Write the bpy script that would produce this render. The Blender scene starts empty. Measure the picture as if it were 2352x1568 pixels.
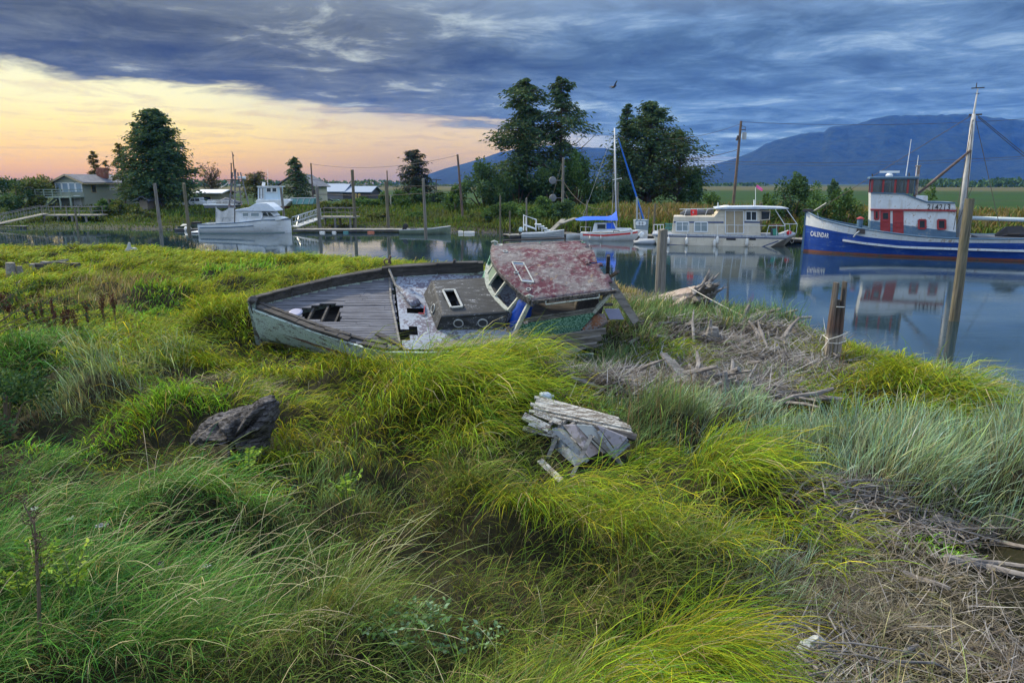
import bpy, bmesh, math, random
import numpy as np
from mathutils import Vector, Matrix, Euler
R = math.radians
random.seed(11)
rng = np.random.default_rng(11)
SC = bpy.context.scene
COL = SC.collection

# ---------------------------------------------------------------- camera
CAM_H, PITCH, FPX = 5.0, math.atan((784 - 422) / 1568), 1568.0
cd = bpy.data.cameras.new('camera'); cam = bpy.data.objects.new('camera', cd); COL.objects.link(cam)
cd.sensor_width = 36; cd.lens = 24; cd.clip_start = 0.1; cd.clip_end = 40000
cam.location = (0, 0, CAM_H); cam.rotation_euler = (R(90) - PITCH, 0, 0)
SC.camera = cam

# ---------------------------------------------------------------- world, sun, exposure
SUN_AZ, SUN_EL = -55, 42          # degrees from +Y towards +X, and above the horizon
SUN_STRENGTH, SUN_ANGLE = 4.8, 3
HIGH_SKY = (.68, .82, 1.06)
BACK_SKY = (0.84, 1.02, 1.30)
w = bpy.data.worlds.new('World'); SC.world = w; w.use_nodes = True
nt = w.node_tree; nt.nodes.clear()
def nd(t, **k):
    n = nt.nodes.new(t)
    for a, b in k.items(): setattr(n, a, b)
    return n
def plug(s, v):
    if hasattr(v, 'is_output') or isinstance(v, bpy.types.NodeSocket): nt.links.new(v, s)
    else: s.default_value = v
def mth(op, a, b=0.0, c=0.0):
    n = nd('ShaderNodeMath', operation=op)
    plug(n.inputs[0], a); plug(n.inputs[1], b); plug(n.inputs[2], c)
    return n.outputs[0]
def mrange(v, a, b, c=0.0, d=1.0, smooth=True):
    n = nd('ShaderNodeMapRange', interpolation_type='SMOOTHSTEP' if smooth else 'LINEAR')
    plug(n.inputs['Value'], v); n.inputs['From Min'].default_value = a; n.inputs['From Max'].default_value = b
    n.inputs['To Min'].default_value = c; n.inputs['To Max'].default_value = d
    return n.outputs[0]
def cmix(f, a, b, mode='MIX'):
    n = nd('ShaderNodeMix', data_type='RGBA', blend_type=mode)
    plug(n.inputs[0], f)
    for s, v in ((n.inputs[6], a), (n.inputs[7], b)):
        plug(s, v if not isinstance(v, tuple) else (*v[:3], 1))
    return n.outputs[2]
def cramp(v, stops):
    n = nd('ShaderNodeValToRGB'); plug(n.inputs[0], v)
    e = n.color_ramp.elements
    while len(e) < len(stops): e.new(0.5)
    for q, (p, c) in zip(e, stops): q.position = p; q.color = (*c, 1)
    return n.outputs[0]
def comb(x, y, z):
    n = nd('ShaderNodeCombineXYZ'); plug(n.inputs[0], x); plug(n.inputs[1], y); plug(n.inputs[2], z); return n.outputs[0]
def noise(vec, scale, detail=6, rough=0.55, dist=0.0):
    n = nd('ShaderNodeTexNoise'); plug(n.inputs['Vector'], vec)
    n.inputs['Scale'].default_value = scale; n.inputs['Detail'].default_value = detail
    n.inputs['Roughness'].default_value = rough; n.inputs['Distortion'].default_value = dist
    return n.outputs[0]
tc = nd('ShaderNodeTexCoord'); sp = nd('ShaderNodeSeparateXYZ'); nt.links.new(tc.outputs['Generated'], sp.inputs[0])
dx_, dy_, dz_ = sp.outputs
zc = mth('MAXIMUM', dz_, 0.0)
sky = nd('ShaderNodeTexSky', sky_type='NISHITA', sun_disc=False)
sky.sun_elevation = R(SUN_EL); sky.sun_rotation = R(SUN_AZ)
z5 = mth('MULTIPLY', zc, 4.0)
sunset = cramp(z5, [(0, (.44, .21, .06)), (.08, (.72, .40, .04)), (.18, (.86, .58, .07)), (.29, (.90, .74, .17)), (.42, (.86, .82, .42)), (.8, (.75, .80, .75))])
middle = cramp(z5, [(0, (.27, .21, .16)), (.07, (.39, .28, .15)), (.16, (.57, .39, .15)), (.27, (.68, .52, .23)), (.38, (.52, .47, .36)), (.7, (.33, .38, .46))])
right_ = cramp(z5, [(0, (.22, .27, .40)), (.15, (.27, .34, .50)), (.30, (.42, .50, .62)), (.6, (.30, .42, .62))])
clear = cmix(mrange(dx_, -.47, -.12), sunset, middle)
clear = cmix(mrange(dx_, -.06, .16), clear, right_)
zo = mth('ADD', zc, 0.06)
cu = mth('DIVIDE', dx_, zo); cw = mth('DIVIDE', dy_, zo)
pl = comb(cu, cw, 0.0)
# warped streaky cloud deck on a plane overhead
rot = nd('ShaderNodeMapping'); nt.links.new(pl, rot.inputs[0])
rot.inputs['Rotation'].default_value = (0, 0, R(-30)); rot.inputs['Scale'].default_value = (0.75, 1.25, 1)
n1 = noise(rot.outputs[0], 0.75, 8, .60, .5)
rot2 = nd('ShaderNodeMapping'); nt.links.new(pl, rot2.inputs[0])
rot2.inputs['Rotation'].default_value = (0, 0, R(24)); rot2.inputs['Scale'].default_value = (0.55, 1.1, 1); rot2.inputs['Location'].default_value = (3.1, 1.7, 0)
n2 = noise(rot2.outputs[0], 1.0, 6, .55, .3)
n3 = noise(pl, 1.9, 8, .66, .5)
leftw = mrange(dx_, -.25, .25, 0, 1)
body = mth('ADD', mth('MULTIPLY', n1, .42), mth('ADD', mth('MULTIPLY', n2, .18), mth('MULTIPLY', n3, .48)))
bl = cramp(body, [(.40, (.036, .042, .032)), (.50, (.072, .082, .068)), (.585, (.132, .150, .138)), (.68, (.46, .51, .48))])
br = cramp(body, [(.38, (.040, .070, .12)), (.49, (.072, .130, .22)), (.575, (.130, .225, .38)), (.68, (.34, .47, .64))])
deck_c = cmix(leftw, bl, br)
edge = mth('SUBTRACT', mth('ADD', mth('MULTIPLY', cu, .95), 7.45), cw)       # > 0 under the deck
edge = mth('ADD', edge, mth('MULTIPLY', mth('SUBTRACT', n1, .5), 3.6))
edge = mth('ADD', edge, mth('MULTIPLY', mth('SUBTRACT', n3, .5), 1.3))
cover = mrange(edge, -.30, .50)
wisp = mth('MULTIPLY', mrange(n3, .46, .64), mrange(cw, 8.2, 9.6, 1, .6))
wisp = mth('MULTIPLY', wisp, mrange(dx_, -.5, -.1, .32, .46))
clear = cmix(wisp, clear, cmix(leftw, (.50, .33, .16), (.13, .20, .30)))
low = cmix(cover, clear, deck_c)
# unseen sky overhead and behind, brighter than the visible deck to light the scene
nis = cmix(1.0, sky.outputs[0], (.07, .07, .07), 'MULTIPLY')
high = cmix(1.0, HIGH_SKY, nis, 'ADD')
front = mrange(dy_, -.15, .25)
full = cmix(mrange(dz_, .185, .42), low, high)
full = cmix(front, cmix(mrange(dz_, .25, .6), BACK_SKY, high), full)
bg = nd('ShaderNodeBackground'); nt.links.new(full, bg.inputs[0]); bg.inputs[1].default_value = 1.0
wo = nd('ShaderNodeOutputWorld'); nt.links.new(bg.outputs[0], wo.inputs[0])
w.cycles.sampling_method = 'MANUAL'; w.cycles.sample_map_resolution = 512

sd = bpy.data.lights.new('sun', 'SUN'); so = bpy.data.objects.new('sun', sd); COL.objects.link(so)
sd.energy = SUN_STRENGTH; sd.angle = R(SUN_ANGLE); sd.color = (1.0, .86, .62)
_d = Vector((math.sin(R(SUN_AZ)) * math.cos(R(SUN_EL)), math.cos(R(SUN_AZ)) * math.cos(R(SUN_EL)), math.sin(R(SUN_EL))))
so.rotation_euler = _d.to_track_quat('Z', 'Y').to_euler()

SC.view_settings.view_transform = 'Standard'; SC.view_settings.look = 'None'
SC.view_settings.exposure = 0.25; SC.view_settings.gamma = 1.0; SC.view_settings.use_curve_mapping = False
SC.cycles.max_bounces = 6; SC.cycles.diffuse_bounces = 2; SC.cycles.glossy_bounces = 3; SC.cycles.transmission_bounces = 4
SC.cycles.transparent_max_bounces = 6; SC.cycles.volume_bounces = 0
SC.cycles.use_denoising = True
SC.cycles.caustics_reflective = False; SC.cycles.caustics_refractive = False

# ---------------------------------------------------------------- helpers
_c, _s = math.cos(PITCH), math.sin(PITCH)
def ray(px, py):
    a = (px - 1176) / FPX; b = (784 - py) / FPX
    return Vector((a, _c + b * _s, -_s + b * _c))
def W(px, py, Y):                       # the point at depth Y
    r = ray(px, py); return Vector((0, 0, CAM_H)) + r * (Y / r.y)
def G(px, py, z=1.0):                   # the point at height z
    r = ray(px, py); return Vector((0, 0, CAM_H)) + r * ((z - CAM_H) / r.z)

class MB:
    """collects boxes, beams, tubes and lofts; build() links them as one mesh object"""
    def __init__(s): s.v = []; s.f = []; s.mi = []; s.cur = 0
    def add(s, vs, fs):
        o = len(s.v); s.v += [tuple(v) for v in vs]; s.f += [tuple(i + o for i in f) for f in fs]; s.mi += [s.cur] * len(fs); return s
    def box(s, c, size, rot=None):
        x, y, z = (q / 2 for q in size); m = rot.to_matrix() if isinstance(rot, Euler) else (rot or Matrix.Identity(3)); c = Vector(c)
        vs = [c + m @ Vector((i * x, j * y, k * z)) for i in (-1, 1) for j in (-1, 1) for k in (-1, 1)]
        return s.add(vs, [(0, 1, 3, 2), (4, 6, 7, 5), (0, 4, 5, 1), (2, 3, 7, 6), (0, 2, 6, 4), (1, 5, 7, 3)])
    def beam(s, a, b, wd, ht, up=(0, 0, 1), taper=1.0):
        a, b = Vector(a), Vector(b); d = (b - a).normalized(); u = Vector(up)
        if abs(d.dot(u)) > .98: u = Vector((0, 1, 0))
        sd = d.cross(u).normalized(); u = sd.cross(d)
        vs = []
        for p, k in ((a, 1), (b, taper)):
            for i, j in ((-1, -1), (1, -1), (1, 1), (-1, 1)): vs.append(p + sd * (i * wd / 2 * k) + u * (j * ht / 2 * k))
        return s.add(vs, [(3, 2, 1, 0), (4, 5, 6, 7), (0, 1, 5, 4), (1, 2, 6, 5), (2, 3, 7, 6), (3, 0, 4, 7)])
    def loft(s, rings, closed=True, cap=True):
        n = len(rings[0]); vs = [p for r in rings for p in r]; fs = []
        for i in range(len(rings) - 1):
            for j in range(n if closed else n - 1):
                k = (j + 1) % n
                fs.append((i * n + j, i * n + k, (i + 1) * n + k, (i + 1) * n + j))
        if cap and closed:
            fs.append(tuple(range(n - 1, -1, -1))); fs.append(tuple((len(rings) - 1) * n + j for j in range(n)))
        return s.add(vs, fs)
    def tube(s, pts, r, n=6, cap=True, squash=1.0, jit=0.0):
        pts = [Vector(p) for p in pts]; rings = []
        rs = r if isinstance(r, (list, tuple)) else [r] * len(pts)
        ref = None
        for i, p in enumerate(pts):
            d = (pts[min(i + 1, len(pts) - 1)] - pts[max(i - 1, 0)]).normalized()
            if ref is None: ref = Vector((0, 0, 1)) if abs(d.z) < .9 else Vector((1, 0, 0))
            a = d.cross(ref).normalized(); b = a.cross(d); ref = b
            rings.append([p + (a * math.cos(2 * math.pi * k / n) + b * math.sin(2 * math.pi * k / n) * squash) * rs[i] * (1 + (random.uniform(-jit, jit) if jit else 0)) for k in range(n)])
        return s.loft(rings, True, cap)
    def lathe(s, c, prof, n=12, axis='z'):
        c = Vector(c); rings = []
        for r, h in prof:
            q = []
            for k in range(n):
                a = 2 * math.pi * k / n; x, y = r * math.cos(a), r * math.sin(a)
                q.append(c + (Vector((x, y, h)) if axis == 'z' else Vector((h, x, y)) if axis == 'x' else Vector((y, h, x))))
            rings.append(q)
        return s.loft(rings)
    def prism(s, pts, vec):
        pts = [Vector(p) for p in pts]; v = Vector(vec); n = len(pts)
        return s.add(pts + [p + v for p in pts], [tuple(range(n - 1, -1, -1)), tuple(range(n, 2 * n))] + [(i, (i + 1) % n, (i + 1) % n + n, i + n) for i in range(n)])
    def panel(s, a, b, c, d, t):         # a thick quad
        a, b, c, d = map(Vector, (a, b, c, d)); n = (b - a).cross(d - a).normalized() * t
        return s.prism([a, b, c, d], n)
    def ring(s, a, b, c, d, wd, t):      # a frame round the quad a b c d
        q = [Vector(p) for p in (a, b, c, d)]; n = (q[1] - q[0]).cross(q[3] - q[0]).normalized()
        for i in range(4): s.beam(q[i], q[(i + 1) % 4], t, wd, up=n.cross(q[(i + 1) % 4] - q[i]))
        return s
    def build(s, name, mt, parent=None, smooth=False, bevel=0.0, weld=False):
        me = bpy.data.meshes.new(name); me.from_pydata(s.v, [], s.f)
        bm = bmesh.new(); bm.from_mesh(me)
        if weld: bmesh.ops.remove_doubles(bm, verts=bm.verts, dist=1e-4)
        bmesh.ops.recalc_face_normals(bm, faces=bm.faces)
        bm.to_mesh(me); bm.free()
        for m in (mt if isinstance(mt, (list, tuple)) else [mt]): me.materials.append(m)
        if max(s.mi, default=0): me.polygons.foreach_set('material_index', s.mi)
        if smooth: me.polygons.foreach_set('use_smooth', [True] * len(me.polygons))
        me.update()
        o = bpy.data.objects.new(name, me); COL.objects.link(o)
        if parent is not None: o.parent = parent
        if bevel:
            b = o.modifiers.new('edge', 'BEVEL'); b.width = bevel; b.segments = 2; b.limit_method = 'ANGLE'
        return o
def tag(o, label=None, cat=None, group=None, kind=None):
    for k, v in (('label', label), ('category', cat), ('group', group), ('kind', kind)):
        if v: o[k] = v
    return o
def thing(name, label, cat, loc=(0, 0, 0), rz=0.0, group=None, rot=None):
    o = bpy.data.objects.new(name, None); COL.objects.link(o)
    o.location = loc; o.rotation_euler = rot if rot else (0, 0, rz); o.empty_display_size = .2
    return tag(o, label, cat, group)
def np_mesh(name, V, F, mats, parent=None, colors=None, smooth=False, mi=None):
    """big mesh from numpy; F is (n,k) with k = 3 or 4; colors per vertex"""
    me = bpy.data.meshes.new(name); V = np.ascontiguousarray(V, np.float32); F = np.ascontiguousarray(F, np.int32)
    k = F.shape[1]
    me.vertices.add(len(V)); me.vertices.foreach_set('co', V.ravel())
    me.loops.add(F.size); me.loops.foreach_set('vertex_index', F.ravel())
    me.polygons.add(len(F)); me.polygons.foreach_set('loop_start', np.arange(0, F.size, k, dtype=np.int32))
    try: me.polygons.foreach_set('loop_total', np.full(len(F), k, np.int32))
    except Exception: pass
    for m in (mats if isinstance(mats, (list, tuple)) else [mats]): me.materials.append(m)
    if mi is not None: me.polygons.foreach_set('material_index', np.ascontiguousarray(mi, np.int32))
    me.polygons.foreach_set('use_smooth', np.full(len(F), smooth))
    if colors is not None:
        a = me.color_attributes.new('Col', 'FLOAT_COLOR', 'POINT')
        a.data.foreach_set('color', np.ascontiguousarray(np.c_[colors, np.ones(len(V))], np.float32).ravel())
    me.update(calc_edges=True)
    o = bpy.data.objects.new(name, me); COL.objects.link(o)
    if parent is not None: o.parent = parent
    return o
# lattice noise for shapes
def vnoise(x, y, seed=0):
    xi = np.floor(x).astype(np.int64); yi = np.floor(y).astype(np.int64); fx = x - xi; fy = y - yi
    fx = fx * fx * (3 - 2 * fx); fy = fy * fy * (3 - 2 * fy)
    def h(a, b):
        n = (a * 374761393 + b * 668265263 + seed * 974634777) & 0xffffffff
        n = ((n ^ (n >> 13)) * 1274126177) & 0xffffffff
        return ((n ^ (n >> 16)) & 0xffff) / 65535.0
    return (h(xi, yi) * (1 - fx) + h(xi + 1, yi) * fx) * (1 - fy) + (h(xi, yi + 1) * (1 - fx) + h(xi + 1, yi + 1) * fx) * fy
def fbm(x, y, seed=0, oct=3):
    t = 0; a = .5
    for i in range(oct): t = t + a * vnoise(x * 2 ** i, y * 2 ** i, seed + i); a *= .5
    return t / (1 - .5 ** oct)
def sstep(a, b, x):
    t = np.clip((x - a) / (b - a), 0, 1); return t * t * (3 - 2 * t)

# ---------------------------------------------------------------- materials
class NM:
    """a node material under construction"""
    def __init__(s, name, rough=.7, spec=.3):
        s.m = bpy.data.materials.new(name); s.m.use_nodes = True; s.t = s.m.node_tree
        s.b = s.t.nodes['Principled BSDF']; s.b.inputs['Roughness'].default_value = rough
        s.b.inputs['Specular IOR Level'].default_value = spec
    def n(s, typ, **k):
        q = s.t.nodes.new(typ)
        for a, b in k.items(): setattr(q, a, b)
        return q
    def set(s, sock, v):
        if isinstance(v, bpy.types.NodeSocket): s.t.links.new(v, sock)
        elif isinstance(v, tuple) and len(v) == 3 and sock.type == 'RGBA': sock.default_value = (*v, 1)
        else: sock.default_value = v
    def co(s, scale=(1, 1, 1), kind='Object', rot=(0, 0, 0)):
        t = s.n('ShaderNodeTexCoord'); q = s.n('ShaderNodeMapping'); s.t.links.new(t.outputs[kind], q.inputs[0])
        q.inputs['Scale'].default_value = scale; q.inputs['Rotation'].default_value = rot; return q.outputs[0]
    def noise(s, vec, sc=1, det=4, ro=.6, dist=0.0):
        q = s.n('ShaderNodeTexNoise'); s.set(q.inputs['Vector'], vec)
        q.inputs['Scale'].default_value = sc; q.inputs['Detail'].default_value = det; q.inputs['Roughness'].default_value = ro; q.inputs['Distortion'].default_value = dist
        return q.outputs[0]
    def ramp(s, v, stops, const=False):
        q = s.n('ShaderNodeValToRGB'); s.set(q.inputs[0], v); e = q.color_ramp.elements
        if const: q.color_ramp.interpolation = 'CONSTANT'
        while len(e) < len(stops): e.new(.5)
        for k, (p, c) in zip(e, stops): k.position = p; k.color = (*c, 1) if isinstance(c, tuple) else (c, c, c, 1)
        return q.outputs[0]
    def mix(s, f, a, b, mode='MIX'):
        q = s.n('ShaderNodeMix', data_type='RGBA', blend_type=mode)
        s.set(q.inputs[0], f); s.set(q.inputs[6], a); s.set(q.inputs[7], b); return q.outputs[2]
    def math(s, op, a, b=0.0):
        q = s.n('ShaderNodeMath', operation=op); s.set(q.inputs[0], a); s.set(q.inputs[1], b); return q.outputs[0]
    def color(s, v): s.set(s.b.inputs['Base Color'], v); return s
    def bump(s, h, st=.3, d=.02):
        q = s.n('ShaderNodeBump'); s.set(q.inputs['Height'], h); q.inputs['Strength'].default_value = st; q.inputs['Distance'].default_value = d
        s.t.links.new(q.outputs[0], s.b.inputs['Normal']); return s
def paint(name, c, c2=None, chip=.0, rough=.5, sc=2.0, grime=.25, bump=.15, metal=0.0, stretch=(1, 1, 1), streak=None):
    """paint with blotchy wear: c2 shows through where chip (0..1) bites"""
    k = NM(name, rough, .35); k.b.inputs['Metallic'].default_value = metal
    v = k.co(stretch); n1 = k.noise(v, sc, 5, .6); n2 = k.noise(v, sc * 7, 4, .6)
    col = k.mix(k.ramp(n1, [(.35, 0.0), (.70, 1.0)]), c, tuple(q * (1 - grime) for q in c))
    if c2 is not None:
        h = k.math('ADD', k.math('MULTIPLY', n1, .5), k.math('MULTIPLY', n2, .5))
        p = .38 + .24 * chip
        col = k.mix(k.ramp(h, [(p - .03, 1.0), (p + .02, 0.0)]), col, c2)
    if streak:      # rust and dirt run down from seams and fittings
        s1 = k.noise(k.co((2.2, 2.2, .28)), 1.6, 5, .7); s2 = k.noise(k.co((.6, .6, 5.5)), 1.2, 4, .6)
        col = k.mix(k.ramp(s1, [(.55, 0.0), (.72, .62)]), col, streak); col = k.mix(k.ramp(s2, [(.60, 0.0), (.66, .35)]), col, tuple(q * .45 for q in c))
    k.color(col); k.bump(n2, bump, .01); return k.m
def wood(name, c1, c2, grain=(1.2, 14, 14), rough=.85, c3=None, bump=.5, fine=9.0):
    """weathered grain along local x by default"""
    k = NM(name, rough, .2); v = k.co(grain); n1 = k.noise(v, 1.0, 8, .65, .6); n2 = k.noise(k.co((1, 1, 1)), 1.3, 4, .6)
    n4 = k.noise(k.co(tuple(g * 3 for g in grain)), 1.0, 5, .7)
    hh = k.math('ADD', k.math('MULTIPLY', n1, .6), k.math('MULTIPLY', n4, .4))
    col = k.ramp(hh, [(.36, c1), (.62, c2)])
    col = k.mix(k.ramp(n2, [(.4, 0.0), (.75, .55)]), col, c3 if c3 else tuple(q * .6 for q in c1))
    k.color(col); k.bump(hh, bump, .03); return k.m
def plain(name, c, rough=.5, metal=0.0, var=.12, sc=4.0, spec=.4):
    k = NM(name, rough, spec); k.b.inputs['Metallic'].default_value = metal
    n1 = k.noise(k.co(), sc, 4, .6)
    k.color(k.mix(n1, tuple(q * (1 - var) for q in c), tuple(min(1, q * (1 + var)) for q in c))); k.bump(n1, .05, .01); return k.m
def glass(name, c=(.03, .045, .05), rough=.05):
    k = NM(name, rough, .8); n1 = k.noise(k.co(), 1.5, 3); k.color(k.mix(n1, c, tuple(q * 1.8 for q in c))); return k.m
def leafy(name, tint=(1, 1, 1), trans=.30, rough=.75):
    """foliage coloured by its own 'Col' attribute (leaf-to-leaf variety)"""
    k = NM(name, rough, .07); a = k.n('ShaderNodeAttribute', attribute_name='Col')
    c = k.mix(1.0, a.outputs['Color'], tint, 'MULTIPLY'); k.color(c)
    t = k.n('ShaderNodeBsdfTranslucent'); k.set(t.inputs[0], k.mix(1.0, c, (1.25, 1.15, .6), 'MULTIPLY'))
    m = k.n('ShaderNodeMixShader'); m.inputs[0].default_value = trans
    k.t.links.new(k.b.outputs[0], m.inputs[1]); k.t.links.new(t.outputs[0], m.inputs[2])
    k.t.links.new(m.outputs[0], k.t.nodes['Material Output'].inputs['Surface']); return k.m

# ================================================================ land and water
NEAR_PX = [(0, 562), (200, 562), (350, 563), (480, 572), (640, 581), (800, 586), (920, 593), (1060, 606), (1120, 613), (1250, 630),
           (1400, 660), (1500, 685), (1600, 705), (1690, 703), (1760, 733), (1830, 754), (1900, 780), (2050, 830), (2180, 856), (2352, 912)]
NS = np.array([[-170, 74], [-80, 52]] + [[p.x, p.y] for p in (G(a, b, 1.12 if a < 1150 else .80) for a, b in NEAR_PX)] + [[17, 6.5], [26, -14], [40, -60]])
FAR_PX = [(0, 526), (150, 524), (300, 527), (450, 527), (700, 527), (900, 528), (1050, 533), (1150, 536), (1300, 540), (1500, 545), (1700, 552), (1840, 556), (2100, 563), (2352, 575)]
FS = np.array([[-170, 108], [-110, 90]] + [[p.x, p.y] for p in (G(a, b, 0) for a, b in FAR_PX)] + [[60, 38], [75, 5], [90, -60]])
def sdist(x, y, P):
    """signed distance to a polyline running left to right; > 0 on its far side"""
    best = np.full(x.shape, 1e9)
    for a, b in zip(P[:-1], P[1:]):
        d = b - a; t = np.clip(((x - a[0]) * d[0] + (y - a[1]) * d[1]) / (d @ d), 0, 1)
        best = np.minimum(best, np.hypot(x - (a[0] + t * d[0]), y - (a[1] + t * d[1])))
    return np.where(y > np.interp(x, P[:, 0], P[:, 1]), best, -best)
MOUND = .72
FLATS = [(G(1650, 850), 3.0), (G(1500, 885), 1.8), (G(2080, 1380), 2.2), (G(1900, 1500), 1.2), (G(1335, 1080), 1.7), (G(560, 1065), 1.5), (G(150, 765), 3.2)]
def mound(x, y):
    """tussock mounds: rounded humps with hollows between"""
    wx = x + .9 * (fbm(x * .5, y * .5, 71) - .5); wy = y + .9 * (fbm(x * .5 + 5, y * .5, 72) - .5)
    return .62 * sstep(.30, .70, vnoise(wx * .62, wy * .80, 73)) + .38 * sstep(.25, .75, vnoise(wx * 1.35 + 3, wy * 1.6, 74))
def flat_mask(x, y):
    m = np.ones_like(x)
    for p, r in FLATS: m = m * sstep(.5 * r, 1.35 * r, np.hypot(x - p.x, y - p.y))
    return m * sstep(.75, 1.25, np.hypot((x + 2.2) / 6.2, (y - 16.6) / 2.6))
def ground_h(x, y):
    x = np.asarray(x, float); y = np.asarray(y, float)
    dn = sdist(x, y, NS); df = sdist(x, y, FS)
    marsh = .98 + .34 * (fbm(x * .55, y * .55, 3) - .5) + .22 * (fbm(x * 1.5, y * 1.5, 8) - .5)
    marsh = marsh + MOUND * (mound(x, y) - .35) * flat_mask(x, y) * sstep(-1.0, -6.0, dn)
    marsh = marsh * sstep(1.0, -.7, dn) + (-.55) * sstep(-.7, 1.6, dn)
    marsh = marsh + 2.3 * sstep(5.0, -.5, y) * sstep(14, 8, np.abs(x))
    tr = sstep(-10, 8, x)
    bank = -1.0 + (1.35 + .65 * tr) * sstep(-2.0, 1.8, df) + (1.45 - .60 * tr) * sstep(2.0, 19 - 9 * tr, df) + .25 * (fbm(x * .3, y * .3, 5) - .5) * sstep(0, 4, df) * sstep(400, 100, np.hypot(x, y))
    bed = -1.3
    marsh = marsh - .16 * (1 - sstep(.7, 1.2, np.hypot((x + 2.2) / 6.2, (y - 16.2) / 2.6)))
    h = np.where(dn < 2.5, marsh, bed)
    h = np.where(df > -3, np.maximum(h, bank), h)
    return h
def gz(x, y): return float(ground_h(np.array([x]), np.array([y]))[0])
_rr = np.r_[np.geomspace(.8, 40, 190), np.geomspace(40.8, 170, 120), np.geomspace(180, 14000, 40)]
_aa = np.r_[np.linspace(-50, 50, 230), np.linspace(52, 308, 60)]
_A, _Rr = np.meshgrid(np.radians(_aa), _rr)
_X, _Y = _Rr * np.sin(_A), _Rr * np.cos(_A)
_H = ground_h(_X.ravel(), _Y.ravel())
_V = np.c_[_X.ravel(), _Y.ravel(), _H]; na, nr = len(_aa), len(_rr)
_i, _j = np.meshgrid(np.arange(nr - 1), np.arange(na), indexing='ij'); _k = (_j + 1) % na
_F = np.stack([_i * na + _j, _i * na + _k, (_i + 1) * na + _k, (_i + 1) * na + _j], -1).reshape(-1, 4)[:, ::-1]
_V = np.r_[_V, [[0, 0, gz(0, 0)]]]
g = NM('soil_and_fields', .95, .1)
pos = g.co(); sep = g.n('ShaderNodeSeparateXYZ'); g.t.links.new(pos, sep.inputs[0])
na1 = g.noise(pos, .45, 5); na2 = g.noise(pos, 9, 5, .7); na3 = g.noise(g.co((.004, .06, .02)), 1, 4)
soil = g.mix(na1, (.018, .015, .010), (.014, .018, .008)); soil = g.mix(g.ramp(na2, [(.50, 0.0), (.74, .6)]), soil, (.050, .042, .030))  # soil darkened so the hollows between tussocks read as shade
mud = g.mix(na2, (.050, .047, .042), (.095, .092, .085))
field = g.ramp(na3, [(.34, (.010, .032, .008)), (.50, (.018, .052, .010)), (.58, (.014, .040, .010)), (.68, (.045, .052, .022))])
def mr(v, a, b):
    q = g.n('ShaderNodeMapRange'); g.t.links.new(v, q.inputs[0]); q.inputs[1].default_value = a; q.inputs[2].default_value = b; return q.outputs[0]
dist_ = g.n('ShaderNodeVectorMath', operation='LENGTH'); g.t.links.new(pos, dist_.inputs[0])
c = g.mix(mr(sep.outputs[2], .45, .2), soil, mud)
c = g.mix(mr(dist_.outputs['Value'], 85, 110), c, field)
c = g.mix(mr(dist_.outputs['Value'], 300, 420), c, (.070, .070, .034)); c = g.mix(mr(dist_.outputs['Value'], 700, 1000), c, (.035, .055, .03))
g.color(c); g.bump(na2, .6, .05)
ground = np_mesh('ground', _V, _F, g.m, smooth=True); tag(ground, 'marsh, river banks and flat fields beyond', None, None, 'structure')

k = NM('river_water', .03, .5); k.b.inputs['IOR'].default_value = 2.3
wp_ = k.co(); wsep = k.n('ShaderNodeSeparateXYZ'); k.t.links.new(wp_, wsep.inputs[0])
v1 = k.noise(k.co((.75, 3.0, 1)), 1.6, 4, .55); v2 = k.noise(k.co((.10, .25, 1)), 1.0, 3); v3 = k.noise(k.co((1.6, 6.5, 1)), 1.5, 3, .6)
breeze = k.n('ShaderNodeMapRange'); k.t.links.new(wsep.outputs[0], breeze.inputs[0]); breeze.inputs[1].default_value = 6; breeze.inputs[2].default_value = -14; breeze.inputs[3].default_value = .42; breeze.inputs[4].default_value = .19
gate = k.math('MULTIPLY', k.ramp(v2, [(.40, .25), (.62, 1.0)]), breeze.outputs[0])
hgt = k.math('MULTIPLY', k.math('ADD', k.math('MULTIPLY', v1, .7), k.math('MULTIPLY', v3, .35)), gate)
k.color(k.mix(v2, (.010, .024, .030), (.016, .036, .050))); k.bump(hgt, .22, .055)
wt = MB(); wt.add([(-260, 2, 0), (140, -70, 0), (140, 140, 0), (-260, 140, 0)], [(0, 1, 2, 3)])
tag(wt.build('water', k.m), 'calm river water reflecting boats and sky', None, None, 'structure')

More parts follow.
